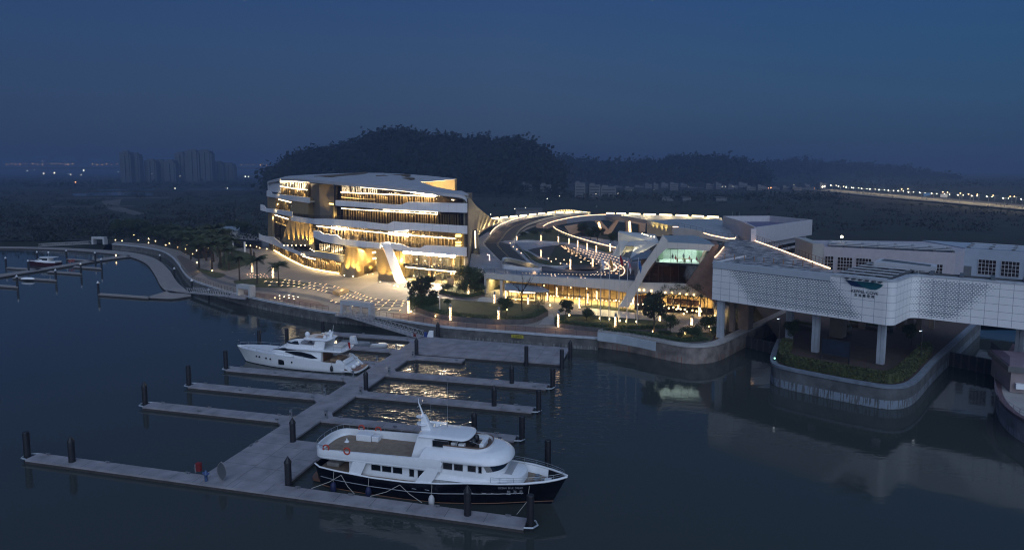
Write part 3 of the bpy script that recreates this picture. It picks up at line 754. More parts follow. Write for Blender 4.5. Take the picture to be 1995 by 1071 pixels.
# pilothouse
ph = weld_smooth(loft(MB(), [ringz(plan(1.6, 9.0, 2.72, 3.2, .2), 2.2), ringz(plan(1.6, 8.7, 2.66, 3.0, .2), 3.75), ringz(plan(1.6, 8.0, 2.62, 2.8, .2), 4.75)]).build('pilothouse', m_gel, Y, True), 35)
for s in (-1, 1): panes([(2.2, 3.2, 3.85, 4.5), (3.45, 4.4, 3.85, 4.48), (5.0, 5.85, 3.9, 4.5), (6.2, 6.5, 3.85, 4.5)], s * 2.68, ph)
Pn = plan(1.6, 8.62, 2.66, 2.95, .2, 12); Pm = plan(1.6, 8.12, 2.64, 2.8, .2, 12)
h = [k for k, p in enumerate(Pn) if p[0] > 6.75]
seq = sorted(h, key=lambda k: -Pn[k][1])
for a in range(0, len(seq) - 1, 2):
    ks = seq[a:a + 3]
    if len(ks) < 2: continue
    mb = MB(); mb.strip([(Pm[k][0] + .05, Pm[k][1] * 1.02, 4.62) for k in ks], [(Pn[k][0] + .05, Pn[k][1] * 1.02, 3.92) for k in ks]); mb.build('windscreen', m_win, ph, True)
def tpr(R, k): return [(x, max(-k * itp(tabh, x), min(k * itp(tabh, x), y)), z) for x, y, z in R]
tabh = [(x + rk * .75, db - .12) for x, wb, db, sh, rk in st]
weld_smooth(loft(MB(), [tpr(ringz(plan(-.2, 9.9, 3.2, 4.3, .3), 2.35), .80), tpr(ringz(plan(-.2, 9.8, 3.15, 4.3, .3), 2.72), .97), tpr(ringz(plan(.6, 9.6, 2.85, 4.1, .3), 3.12), .9), tpr(ringz(plan(1.0, 9.3, 2.6, 4, .3), 3.2), .8)]).build('coaming', m_gel, Y, True), 40)
weld_smooth(loft(MB(), [ringz(plan(7.6, 10.9, 1.9, 1.0, .3), 2.6), ringz(plan(7.6, 10.8, 1.85, 1.0, .3), 3.3), ringz(plan(7.8, 10.4, 1.6, .9, .3), 3.5)]).build('coachroof', m_gel, Y, True), 40)
MB().box(8.75, 9.55, -1.55, 1.55, 3.49, 3.54).build('walkway_strip', M('nonskid', (.42, .43, .45), .8), Y, True)
# brow and flybridge
B = plan(-.6, 9.4, 3.12, 3.6, .3, 10)
weld_smooth(loft(MB(), [ringz(B, 4.68, sx=.97, sy=.95, cx=3), ringz(B, 4.82), ringz(B, 5.1, sx=.995, sy=.985, cx=3), ringz(B, 5.5, sx=.95, sy=.88, cx=3), ringz(B, 5.78, sx=.88, sy=.74, cx=3), ringz(B, 5.86, sx=.82, sy=.66, cx=3)]).build('brow', m_gel, Y, True), 60)
fb = weld_smooth(loft(MB(), [ringz(plan(1.8, 6.9, 2.05, 1.5, .2), 5.6), ringz(plan(1.8, 7.0, 2.1, 1.5, .2), 6.12), ringz(plan(1.9, 6.85, 1.95, 1.4, .2), 6.15), ringz(plan(1.9, 6.75, 1.9, 1.4, .2), 5.8)], cap=False).build('flybridge_coaming', m_gel, Y, True), 40)
MB().tube([(x, y, 6.2) for x, y in plan(1.85, 6.95, 2.04, 1.5, .2)], .07, 5, True).build('coaming_rail', M('coaming_brown', (.16, .10, .07), .4), fb, True)
MB().prism(plan(1.9, 6.75, 1.9, 1.4, .2), 5.84, 5.91).build('flybridge_floor', M('flybridge_floor', (.10, .065, .05), .6), Y, True)
mb = MB(); mb.box(2.2, 3.9, .5, 1.75, 5.9, 6.2); mb.box(2.2, 3.9, 1.4, 1.78, 6.2, 6.55); mb.box(5.0, 6.2, .9, 1.6, 5.9, 6.2); mb.build('sofa', m_gel, fb, True, bevel=.07)
MB().box(4.05, 4.9, .5, 1.2, 6.3, 6.36).build('table', m_gel, fb, True, bevel=.02)
MB().box(5.9, 6.4, -1.5, .3, 5.9, 6.5).build('helm_console', m_gel, fb, True, bevel=.08)
for y in (-1.05, .1): weld_smooth(MB().ball((5.1, y, 6.45), .36, 8, 6, 1.25).build('helm_chair', M('chair_black', (.015, .015, .018), .5), fb, True), 60)
for x, y in ((3.0, -1.2), (3.9, -1.35)): MB().box(x - .35, x + .35, y - .3, y + .3, 5.9, 6.3).build('lounger', m_gel, fb, True, bevel=.06)
# arch, hardtop, mast
MB().prism([(-1.9, -2.2), (.5, -2.3), (.5, 2.3), (-1.9, 2.2)], 3.95, 6.75, [(-1.2, -1.7), (.9, -1.85), (.9, 1.85), (-1.2, 1.7)]).build('arch', m_gel, Y, True, bevel=.12)
for s in (-1, 1): panes([(.75, 2.6, 5.95, 6.6)], s * 2.02, Y)
weld_smooth(loft(MB(), [ringz(plan(-1.3, 4.9, 2.0, 1.0, .5), 6.72, sx=.97, sy=.94, cx=2), ringz(plan(-1.3, 4.9, 2.0, 1.0, .5), 6.82), ringz(plan(-1.3, 4.9, 2.0, 1.0, .5), 6.92, sx=.985, sy=.97, cx=2), ringz(plan(-1.3, 4.9, 2.0, 1.0, .5), 7.02, sx=.85, sy=.8, cx=2)]).build('hardtop', m_gel, Y, True), 60)
mb = MB()
for s in (-1, 1): mb.tube([(3.6, s * 1.7, 6.75), (3.1, s * 1.9, 5.9)], .05, 5); mb.tube([(4.3, s * 1.2, 6.75), (6.2, s * 1.5, 6.35)], .03, 4)
mb.build('hardtop_post', m_stripe, Y, True)
ms = MB().prism([(-1.2, -.5), (0, -.5), (0, .5), (-1.2, .5)], 6.9, 8.6, [(-1.35, -.22), (-.85, -.22), (-.85, .22), (-1.35, .22)]).build('mast', m_gel, Y, True, bevel=.06)
mb = MB(); mb.tube([(-1.1, 0, 8.5), (-1.65, 0, 9.9), (-1.7, 0, 10.4)], [.12, .06, .03], 6); mb.tube([(-1.6, -.5, 9.6), (-1.5, .5, 9.6)], .03, 4); mb.build('mast_pole', m_gel, ms, True)
mb = MB(); mb.lathe([(.7, 0), (.8, .1), (.75, .16), (.02, .2)], (-1.1, 0, 7.5), 12); mb.lathe([(.5, 0), (.55, .08), (.02, .15)], (-1.4, 0, 8.3), 12); mb.build('mast_platform', m_gel, ms, True)
mb = MB(); mb.box(-.3, 1.7, -.09, .09, 7.75, 7.93); mb.lathe([(.14, 0), (.12, .4)], (.5, 0, 7.4), 8); mb.build('radar', m_gel, ms, True)
weld_smooth(MB().ball((.3, .9, 7.25), .28, 10, 6, 1.1).build('radome', m_gel, ms, True), 60)
mb = MB(); mb.tube([(1.4, 1.0, 7.0), (1.45, 1.0, 12.2)], [.03, .012], 4); mb.tube([(-.8, 1.6, 7.0), (-.85, 1.6, 10.5)], [.025, .01], 4); mb.build('antenna', m_stripe, ms, True)
# bow gear and rails
mb = MB(); mb.lathe([(.28, 0), (.22, .3), (.28, .45), (.02, .5)], (12.0, .35, 2.45), 10); mb.lathe([(.28, 0), (.22, .3), (.28, .45), (.02, .5)], (12.0, -.35, 2.45), 10); mb.box(12.5, 13.6, -.15, .15, 2.45, 2.65); mb.build('windlass', m_steel, Y, True)
MB().box(12.9, 13.6, -.55, .15, 2.5, 2.85).build('anchor_locker', m_gel, Y, True, bevel=.05)
mb = MB()
tab = [(x + rk * .75, db) for x, wb, db, sh, rk in st]
for s in (-1, 1):
    L = [(x, s * max(.05, itp(tab, x) - .05), 3.62 + .02 * (x - 8)) for x in (7.6, 8.6, 10, 11.5, 12.8, 14, 14.9)]
    mb.tube(L, .03, 5); mb.tube([(x, y, z - .22) for x, y, z in L], .02, 4)
    for p in L: mb.tube([(p[0], p[1], 3.05), p], .022, 4)
mb.build('pulpit', m_steel, Y, True)
# fenders and lines
mf = M('fender_navy', (.01, .015, .06), .6); mfw = M('fender_white', (.5, .5, .5), .5)
def fender(x, mat, z=.55, y=-3.5):
    o = weld_smooth(MB().lathe([(.05, -.62), (.3, -.5), (.34, -.1), (.34, .25), (.22, .55), (.06, .66)], (x, y, z), 10).build('fender', mat, Y, True), 50)
    MB().tube([(x, y, z + .6), (x, y + .2, 2.4)], .03, 4).build('fender_line', m_rope, o, True)
fender(-10.6, mf); fender(-6.3, mf, .5); fender(1.2, mfw, .6, -3.7)
def rope(P, parent, r=.035, nm='mooring_line'):
    MB().tube(P, r, 5).build(nm, m_rope, parent, True)
rope([(-9.7, -3.3, 2.0), (-8.6, -3.9, 1.1), (-7.4, -4.6, .72)], Y); rope([(-9.7, -3.3, 2.0), (-11, -3.6, 1.2), (-12.8, -4.4, .6)], Y)
rope([(-2.6, -3.35, 1.75), (-4.0, -3.8, 1.0), (-5.6, -4.5, .65)], Y); rope([(-2.6, -3.35, 1.75), (-1.3, -3.8, 1.1), (.4, -4.4, .65)], Y); rope([(11.6, -2.0, 2.75), (11.6, -2.8, 1.5), (10.8, -4.3, .7)], Y)
m_letter = M('hull_lettering', (.20, .20, .22), .5)
text('OCEAN  BLUE  DREAM', .26, (9.7, -2.62, 2.55), pi / 2 - .25, .26, m_letter, Y, local=True)
text('悦  海  号', .42, (10.1, -2.35, 1.98), pi / 2 - .3, .27, m_letter, Y, local=True)

# ---- the white flybridge yacht, bow to the left
Y2 = T('motor_yacht', 'sleek white flybridge motor yacht with dark curved windows moored between the left fingers', 'yacht', D(-67.6, 105.0, 0), rz=DANG + pi)
st2 = [(-10.6, 2.3, 2.5, 1.75, -.6), (-8, 2.6, 2.75, 1.9, 0), (-4, 2.65, 2.8, 2.1, 0), (0, 2.5, 2.8, 2.35, 0), (4, 2.0, 2.65, 2.6, .3), (7.5, 1.15, 2.1, 2.8, .9), (9.6, .5, 1.35, 2.9, 1.5), (10.7, .08, .5, 2.95, 2.0), (11.0, .01, .05, 2.97, 2.3)]
mb, rows2 = hull_mesh(st2, [0, .18, .35, .55, .75, .9, 1]); h2 = weld_smooth(mb.build('hull', m_gel, Y2, True), 50)
mb = MB()
for s in (-1, 1): mb.tube([(x + rk * .05, s * (wb + .0), .05) for x, wb, db, sh, rk in st2], .06, 5)
mb.build('boot_stripe', m_navy, h2, True)
tab2 = [(x + rk * .75, db) for x, wb, db, sh, rk in st2]
xs = [-10.6 + 22 * k / 20 for k in range(21)]
xd = [x for x in xs if x < 1.5]
MB().prism([(x, .9 * itp(tab2, x) - .06) for x in xd] + [(x, -.9 * itp(tab2, x) + .06) for x in xd[::-1]], 1.45, 1.6).build('main_deck', m_teak, Y2, True)
mb = MB(); q = [x for x in xs if x > -1]
mb.strip([(x, max(.02, itp(tab2, x) - .05), 2.35 + max(0, x) * .055) for x in q], [(x, -max(.02, itp(tab2, x) - .05), 2.35 + max(0, x) * .055) for x in q]); mb.build('foredeck', m_gel, Y2, True)
for xx in (7.6, 6.9, 5.2, 4.2, .1): MB().lathe([(.17, 0), (.17, .05)], (0, 0, 0), 10).build('porthole', m_win, h2, True)
for o, xx in zip([c for c in h2.children if c.name.startswith('porthole')], (7.3, 6.6, 5.0, 4.0, -.6)):
    o.location = (xx, -9, 0)
    t = .62; b = None
    wbv = itp([(x + rk * .4, lerp(wb, db, t ** 1.35)) for x, wb, db, sh, rk in st2], xx); o.location = (xx, wbv + .07, itp([(s[0], s[3]) for s in st2], xx) * t); o.rotation_euler = (-pi / 2 + .2, 0, 0)
MB().box(1.1, 2.3, 2.38, 2.58, .75, 1.75).build('hull_window', m_win, h2, True, bevel=.08)
swp = weld_smooth(loft(MB(), [ringz(plan(-13.6, -10, 2.45, .05, .8), .3), ringz(plan(-13.6, -10, 2.5, .05, .8), .55)]).build('swim_platform', m_gel, Y2, True), 30)
MB().prism(plan(-13.4, -10.2, 2.25, .05, .7), .55, .58).build('platform_teak', M('platform_teak_red', (.26, .14, .10), .7), swp, True)
mb = MB()
for y in (-2.1, -.7, .7, 2.1): mb.tube([(-13.2, y, .55), (-13.2, y, 1.35)], .03, 4)
mb.tube([(-13.2, -2.1, 1.35), (-13.2, -.7, 1.35)], .03, 4); mb.tube([(-13.2, .7, 1.35), (-13.2, 2.1, 1.35)], .03, 4); mb.tube([(-13.2, 2.1, .95), (-13.2, .7, .95)], .02, 4); mb.build('platform_rail', m_steel, swp, True)
MB().prism([(-11.6, -1.6), (-10.3, -1.6), (-10.3, 1.6), (-11.6, 1.6)], .5, 2.1, [(-10.4, -1.6), (-10.1, -1.6), (-10.1, 1.6), (-10.4, 1.6)]).build('transom', m_gel, Y2, True, bevel=.05)
for y in (-.5, .9): weld_smooth(MB().ball((-11.9, y, .95), .5, 10, 6, .9).build('jet_tender', m_gel, Y2, True), 60)
for s in (-1, 1):
    mb = MB(); mb.solid([(-12.3, s * 2.3, .55), (-11.7, s * 2.3, .55), (-9.2, s * 2.5, 1.75), (-9.4, s * 2.5, 2.35), (-10.0, s * 2.45, 2.3)], (0, -s * .4, 0)); mb.build('quarter', m_gel, Y2, True)
# superstructure
cab = weld_smooth(loft(MB(), [ringz(plan(-6.3, 5.5, 2.3, 5.5, .2, 10), 1.7), ringz(plan(-6.3, 5.0, 2.2, 5.3, .2, 10), 2.7), ringz(plan(-6.3, 2.6, 1.95, 4.4, .2, 10), 3.75)]).build('cabin', m_gel, Y2, True), 50)
for s in (-1, 1):
    mb = MB(); P = [(-5.6, 2.35), (-4.4, 2.25), (-1.5, 2.55), (1.2, 3.1), (.9, 3.25), (-2.2, 3.3), (-4.2, 3.0)]
    mb.solid([(x, s * (2.27 - .15 * (z - 2.3)), z) for x, z in (P if s < 0 else P[::-1])], (0, s * .05, 0)); mb.build('side_window', m_win, cab, True)
    mb = MB(); P = [(-1.4, 3.45), (1.5, 3.2), (4.6, 2.95), (3.2, 3.35), (1.6, 3.72), (-.2, 3.72)]
    mb.solid([(x, s * max(.5, itp([(-2, 2.1), (1, 1.95), (3, 1.55), (4.7, .75)], x)), z) for x, z in (P if s < 0 else P[::-1])], (0, s * .09, .03)); mb.build('windscreen', m_win, cab, True)
MB().box(-6.38, -6.25, -1.6, 1.6, 1.75, 3.5).build('saloon_door', M('door_brown2', (.14, .07, .035), .3), Y2, True)
MB().box(-9.2, -7.6, -1.5, 1.5, 1.72, 2.2).build('aft_sofa', M('sofa_tan', (.30, .20, .12), .7), Y2, True, bevel=.08)
fdk = weld_smooth(loft(MB(), [ringz(plan(-10.8, 2.4, 2.5, 4.2, .9, 10), 3.62, sx=.97, sy=.95, cx=-3), ringz(plan(-10.8, 2.4, 2.5, 4.2, .9, 10), 3.8), ringz(plan(-10.8, 2.2, 2.45, 4.2, .9, 10), 4.0)]).build('flybridge_deck', m_gel, Y2, True), 40)
mb = MB(); R0 = plan(-4.8, 1.9, 2.2, 3.6, .3, 10); loft(mb, [ringz(R0, 3.95), ringz(R0, 4.6, sx=.94, sy=.96, cx=-3), ringz(R0, 4.62, sx=.90, sy=.90, cx=-3), ringz(R0, 4.0, sx=.90, sy=.90, cx=-3)], cap=False); weld_smooth(mb.build('flybridge_coaming', m_gel, fdk, True), 40)
mb = MB(); mb.strip([(x * .92 - .3, y * .93, 4.85) for x, y in R0 if x > -2.0], [(x * .95 - .1, y * .96, 4.6) for x, y in R0 if x > -2.0]); mb.build('wind_deflector', m_win, fdk, True)
mb = MB(); mb.box(-4.2, -2.6, .4, 1.7, 4.0, 4.55); mb.box(-2.2, -.6, -1.7, -.3, 4.0, 4.5); mb.build('fly_seats', M('seat_grey', (.25, .25, .27), .7), fdk, True, bevel=.08)
MB().box(-.5, .3, .2, 1.2, 4.0, 4.7).build('helm_console', m_win, fdk, True, bevel=.1)
for s in (-1, 1):
    mb = MB(); mb.solid([(-6.6, s * 2.0, 3.95), (-4.6, s * 2.1, 3.95), (-5.0, s * 1.9, 5.5), (-6.9, s * 1.85, 5.5)], (0, -s * .3, 0)); mb.build('arch_leg', m_gel, Y2, True)
ht = weld_smooth(loft(MB(), [ringz(plan(-7.6, -2.0, 2.1, 1.4, .5), 5.45, sx=.97, sy=.95, cx=-5), ringz(plan(-7.6, -2.0, 2.1, 1.4, .5), 5.58), ringz(plan(-7.6, -2.0, 2.1, 1.4, .5), 5.72, sx=.9, sy=.88, cx=-5)]).build('hardtop', m_gel, Y2, True), 50)
MB().box(-5.8, -4.2, -.9, .9, 5.72, 5.75).build('sunroof', M('sunroof_tan', (.22, .12, .08), .4), ht, True)
for x, y, z, r in ((-3.0, 1.2, 6.35, .45), (-7.0, .2, 6.9, .24), (-6.6, 1.4, 6.05, .33), (-5.8, -1.3, 6.0, .3)):
    o = weld_smooth(MB().ball((x, y, z), r, 12, 8, 1.12).build('satellite_dome', m_gel, ht, True), 60)
    MB().lathe([(r * .5, 0), (r * .4, z - 5.7)], (x, y, 5.7), 8).build('dome_base', m_gel, o, True)
mb = MB(); mb.prism([(-7.3, -.3), (-6.7, -.3), (-6.7, .3), (-7.3, .3)], 5.7, 6.8, [(-7.5, -.15), (-7.2, -.15), (-7.2, .15), (-7.5, .15)]); mb.box(-6.9, -5.2, -.1, .1, 6.35, 6.5); mb.tube([(-7.4, 0, 6.8), (-7.6, 0, 8.0)], .03, 4); mb.build('mast', m_gel, ht, True)
mb = MB(); P = [(-7.2, 2.4), (-10.4, 2.3), (-10.6, 0), (-10.4, -2.3), (-7.2, -2.4)]
mb.tube([(x, y, 4.75) for x, y in P], .03, 4); mb.tube([(x, y, 4.4) for x, y in P], .02, 4)
for x, y in P + [(-8.8, 2.35), (-8.8, -2.35)]: mb.tube([(x, y, 3.95), (x, y, 4.75)], .025, 4)
mb.build('fly_rail', m_steel, fdk, True)
MB().box(-9.6, -7.8, -1.9, .6, 4.0, 4.5).build('tender_cradle', M('cradle', (.5, .48, .46), .6), fdk, True, bevel=.1)
MB().solid([(-10.9, .6, 4.1), (-11.2, .6, 4.15), (-11.25, .7, 5.2), (-10.75, .7, 5.3)], (0, .03, 0)).build('ensign', M('ensign_red', (.30, .012, .012), .8), Y2, True)
mb = MB()
for s in (-1, 1):
    L = [(x, s * max(.06, itp(tab2, x) - .08), itp([(s_[0], s_[3]) for s_ in st2], x) + .5) for x in (-3, -1, 1, 3, 5, 7, 9, 11, 12.3)]
    mb.tube(L, .025, 4)
    for p in L: mb.tube([(p[0], p[1], p[2] - .55), p], .02, 4)
mb.build('pulpit', m_steel, Y2, True)
o = weld_smooth(MB().lathe([(.05, -.55), (.24, -.4), (.26, .2), (.15, .45), (.05, .55)], (-8.6, 2.85, .9), 10).build('fender', m_dark, Y2, True), 50); rope([(-8.6, 2.85, 1.4), (-8.6, 2.7, 2.0)], o); rope([(-11.8, 2.2, .8), (-12.8, 3.0, .4), (-14.2, 2.9, .6)], Y2)

# ---- small work boat between the left fingers
Y3 = T('work_boat', 'small grey open work boat with console beside the finger under the gangway', 'boat', D(-63.6, 119.6, 0), rz=DANG + .05)
st3 = [(-3.3, .95, 1.1, .75, -.1), (-1, 1.05, 1.2, .75, 0), (1.5, .9, 1.15, .85, .1), (2.8, .4, .7, .95, .4), (3.4, .02, .1, 1.0, .6)]
mb, _ = hull_mesh(st3, [0, .3, .6, 1]); weld_smooth(mb.build('hull', M('workboat_grey', (.22, .24, .28), .5, var=.2), Y3, True), 40)
MB().prism([(-3.2, -1), (1.6, -1), (2.9, -.4), (2.9, .4), (1.6, 1), (-3.2, 1)], .35, .45).build('deck', m_conc, Y3, True)
MB().prism([(-.9, -.55), (.5, -.55), (.5, .55), (-.9, .55)], .45, 2.1, [(-.9, -.5), (.1, -.5), (.1, .5), (-.9, .5)]).build('console', m_gel, Y3, True, bevel=.06)
MB().box(-.95, -.5, -.3, .3, 1.1, 1.8).build('window', M('blue_screen', (.02, .05, .16), .3), Y3, True)
mb = MB(); mb.box(-3.8, -3.2, -.3, .3, .3, 1.4); mb.lathe([(.25, .0), (.3, .4), (.1, .6)], (-3.4, 0, 1.3), 8); mb.build('outboard_motor', m_dark, Y3, True)
mb = MB()
for s in (-1, 1): mb.tube([(-3, s * 1, .8), (-3, s * 1, 1.5), (-1.4, s * 1, 1.5), (-1.4, s * 1, .8)], .03, 4)
mb.build('rail', m_steel, Y3, True)
Y4 = T('jet_ski', 'light coloured jet ski tied next to the small grey work boat', 'jet ski', D(-59.0, 120.6, 0), rz=DANG + .25)
weld_smooth(loft(MB(), [ringz(plan(-1.9, 1.9, .6, 1.4, .3), 0), ringz(plan(-1.9, 2.1, .7, 1.5, .3), .5), ringz(plan(-1.8, 1.7, .5, 1.3, .3), .75)]).build('hull', M('jetski_white', (.55, .55, .56), .35), Y4, True), 40)
MB().prism([(-1.6, -.3), (.2, -.3), (.2, .3), (-1.6, .3)], .7, 1.0).build('seat', m_dark, Y4, True, bevel=.08)
mb = MB(); mb.tube([(.5, 0, .75), (.3, 0, 1.25)], .06, 5); mb.tube([(.3, -.45, 1.3), (.3, .45, 1.3)], .035, 5); mb.build('handlebar', m_dark, Y4, True)

# ================================================================ gangways and white gates
def truss(a, b, wd, h, name, label, mat):
    a, b = Vector(a), Vector(b)
    r = T(name, label, 'gangway', b)
    d = (b - a); L = d.length; n = max(6, int(L / 1.25)); sd = Vector((-d.y, d.x, 0)).normalized() * (wd / 2)
    MB().slab([a + sd, b + sd], [a - sd, b - sd], (0, 0, -.12)).build('deck', m_deck, r)
    up = Vector((0, 0, h))
    for s in (-1, 1):
        mb = MB(); P = [a.lerp(b, k / n) + sd * s for k in range(n + 1)]
        mb.tube([P[0], P[-1]], .10, 4); mb.tube([P[0] + up, P[-1] + up], .085, 4)
        for k in range(n):
            mb.tube([P[k], (P[k] + P[k + 1]) / 2 + up], .055, 4); mb.tube([(P[k] + P[k + 1]) / 2 + up, P[k + 1]], .055, 4)
        mb.build('truss', mat, r)
    return r
m_truss = M('aluminium_truss', (.34, .34, .34), .5, .3, .1)
gwA = G(672, 612.5, ZL + .1); gwB = D(-52.2, 127.0, ZD + .25)
truss(gwA, gwB, 2.0, 1.15, 'gangway', 'long grey truss gangway sloping from the gate down to the main walkway', m_truss)
def gate(pL, pR, h, dep, name, label, nmid=1, t=.8):
    r = T(name, label, 'gate', (Vector(pL) + Vector(pR)) / 2)
    a, b = Vector(pL), Vector(pR); d = (b - a).normalized(); e = Vector((-d.y, d.x, 0))
    q = lambda c, l, w: [c - d * l / 2 - e * w / 2, c + d * l / 2 - e * w / 2, c + d * l / 2 + e * w / 2, c - d * l / 2 + e * w / 2]
    z = a.z
    mat = M(name + '_white', (.40, .41, .42), .6, var=.08)
    mb = MB(); mb.prism(q((a + b) / 2 + e * dep / 2, (b - a).length, dep), z + h - .95, z + h); mb.build('lintel', mat, r)
    for c in (a + d * .3, b - d * .3): MB().prism(q(c + e * dep / 2, t * .75, dep), z, z + h - .95).build('pier', mat, r)
    for k in range(nmid):
        c = a.lerp(b, (k + 1) / (nmid + 1)); MB().prism(q(c + e * .2, .3, .3), z, z + h - .95).build('post', mat, r)
    return r
gate(G(663, 611.5, ZL + .1), G(722, 618.5, ZL + .1), 3.2, 1.6, 'gate_portal', 'wide white portal gate at the head of the long truss gangway', 2, .9)
gate(G(461, 575.5, ZL + .1), G(487, 579.5, ZL + .1), 3.0, 1.8, 'gate_portal', 'small white portal gate at the head of the short level gangway', 0)
gate(G(179, 476, ZL), G(203, 476.5, ZL), 3.4, 2.0, 'gate_portal', 'lone white portal gate on the bank at the far left', 0, 1.2)
MB_ = MB(); P = [G(652, 613, ZL), G(726, 622, ZL)]
r = T('gangway_landing', 'small grey landing platform in front of the wide white gate', 'platform', P[0]); MB().slab(P, [G(660, 607, ZL), G(730, 616, ZL)], (0, 0, -.35)).build('slab', m_deck, r)
truss(G(369, 569, .9), G(448, 577, ZL - .3), 1.8, 1.3, 'gangway', 'short level truss gangway from the left pontoon to the small white gate', m_truss)
r = T('gangway_landing', 'small jutting landing at the small white gate', 'platform', G(465, 579, ZL)); MB().slab([G(446, 577, ZL), G(478, 581, ZL)], [G(452, 571, ZL), G(482, 577, ZL)], (0, 0, -.4)).build('slab', m_deck, r)
truss(G(78, 479.5, .8), G(176, 474.6, ZL), 1.8, 1.1, 'gangway', 'faint long gangway running up to the lone far left gate', m_truss)

# ================================================================ the marina on the left
dk2 = T('floating_dock', 'curved timber floating walkway following the quay at the left', 'dock', G(320, 540, ZD))
m_deck2 = M('timber_deck_grey', (.27, .25, .24), .8, var=.15, scale=.6)
def pont(name, up, lo, par, z=ZD):
    A = [G(x, y, z) for x, y in up]; B = [G(x, y, z) for x, y in lo]
    A, B = (spline(A, 4), spline(B, 4)) if len(A) > 2 else (A, B)
    o = MB().slab(A, B, (0, 0, -.22)).build(name, m_deck2, par)
    MB().slab([a.lerp(b, .03) - Vector((0, 0, .22)) for a, b in zip(A, B)], [b.lerp(a, .03) - Vector((0, 0, .22)) for a, b in zip(A, B)], (0, 0, -.6)).build('float', m_deckedge, o)
    return o
pont('walkway', [(-260, 480), (0, 480.2), (100, 481.8), (190, 486), (255, 491.5), (300, 502.5), (328, 524), (345, 549), (372, 572)], [(-260, 482.6), (0, 483), (100, 485), (185, 490.5), (244, 497.5), (282, 511), (300, 532), (313, 556), (330, 570)], dk2)
pont('platform', [(327, 566), (350, 569), (372, 572.2)], [(286, 578.5), (335, 580.5), (372, 575.5)], dk2)
pont('finger', [(192, 570), (292, 577)], [(191, 573), (289, 580)], dk2)
dk3 = T('floating_dock', 'narrow pier with short fingers around the small dark hulled cruiser', 'dock', G(120, 520, ZD))
pont('walkway', [(-60, 543), (0, 533.5), (60, 525), (140, 512.5), (200, 502.5), (250, 496.6)], [(-60, 549), (0, 539), (60, 529.5), (140, 516.5), (203, 506), (255, 499.4)], dk3)
for A, B in (([(130, 502.5), (186, 507)], [(129, 504.5), (184, 509)]), ([(146, 517.5), (199, 521)], [(142, 519.5), (198, 523.5)]), ([(98, 527), (160, 531)], [(92, 529), (159, 533.5)]), ([(12, 519.5), (82, 523.5)], [(12, 521.5), (74, 526)]), ([(30, 538.5), (111, 544)], [(24, 541), (110, 546.5)]), ([(-40, 551), (36, 556.5)], [(-44, 554), (35, 559.5)])):
    pont('finger', A, B, dk3)
pm2 = None
m_cap = M('pile_cap_white', (.6, .62, .65), .5)
for x, y, h, lab in [(12, 521, 4.5, 'white capped pile at the outer end of the finger left of the dark hulled cruiser'), (56, 527, 4.5, 'white capped pile on the pier in front of the dark hulled cruiser'), (73, 507, 4.3, 'white capped pile just behind the dark hulled cruiser'), (130, 504, 4.3, 'white capped pile behind the stern of the dark hulled cruiser'),
                  (186, 509, 4.4, 'white capped pile where the rear finger meets the narrow pier'), (198, 522.5, 4.3, 'white capped pile at the right end of the front right short finger'), (158, 532.5, 4.3, 'white capped pile at the end of the middle short finger'), (109, 545, 4.2, 'white capped pile at the end of the finger with the upturned white dinghy'),
                  (34, 558, 4.2, 'white capped pile at the end of the frontmost short finger at the left edge'), (192, 572, 4.3, 'white capped pile at the outer end of the long single finger'), (312, 508, 3.2, 'white capped pile by the quay wall beyond the curve of the walkway'), (340, 535, 3.2, 'white capped pile between curved walkway and quay wall'),
                  (374, 561, 3.4, 'white capped pile where the short gangway meets the left pontoon'), (407, 577, 2.9, 'white capped pile standing in front of the short gangway')]:
    if pm2 is None:
        pm2 = T('mooring_pile', lab, 'pile', (0, 0, 0), 'white capped piles of the left marina')
        MB().lathe([(.3, -2), (.3, 3.5)], n=10).build('shaft', m_pile, pm2, True, smooth=False); MB().lathe([(.36, 3.45), (.36, 3.6), (.03, 4.15)], n=10).build('cap', m_cap, pm2, True)
        o = pm2
    else: o = dup(pm2, label=lab)
    o.location = G(x, y, ZD); o.location.z = h - 4.15
Y5 = T('cabin_cruiser', 'small white cabin cruiser with dark red hull in the left marina', 'boat', G(88, 517, 0), rz=pi - .12)
st5 = [(-5.6, 1.5, 1.7, 1.1, -.2), (-2, 1.75, 1.95, 1.25, 0), (2, 1.4, 1.85, 1.6, .2), (5, .6, 1.2, 1.85, .7), (6.2, .05, .3, 1.95, 1.1)]
mb, _ = hull_mesh(st5, [0, .3, .55, .8, 1]); weld_smooth(mb.build('hull', M('maroon_hull', (.06, .015, .018), .3), Y5, True), 45)
MB().prism([(-5.5, -1.6), (2, -1.75), (5.8, -.7), (6.8, 0), (5.8, .7), (2, 1.75), (-5.5, 1.6)], 1.25, 1.75, [(-5.5, -1.5), (2, -1.7), (6.2, -.6), (7.0, 0), (6.2, .6), (2, 1.7), (-5.5, 1.5)]).build('deck', m_gel, Y5, True)
cb = weld_smooth(loft(MB(), [ringz(plan(-2.6, 4.2, 1.5, 3.4, .2), 1.7), ringz(plan(-2.6, 2.8, 1.35, 2.8, .2), 2.4), ringz(plan(-2.6, 1.2, 1.2, 1.8, .2), 3.1)]).build('cabin', m_gel, Y5, True), 45)
for s in (-1, 1):
    MB().solid([(-2.3, s * 1.47, 2.1), (2.6, s * 1.2, 2.2), (.6, s * 1.3, 2.85), (-2.3, s * 1.35, 2.85)], (0, s * .05, 0)).build('window', m_win, cb, True)
weld_smooth(loft(MB(), [ringz(plan(-4.8, 1.4, 1.5, 1.0, .3), 3.1), ringz(plan(-4.8, 1.4, 1.5, 1.0, .3), 3.3)]).build('hardtop', m_gel, Y5, True), 40)
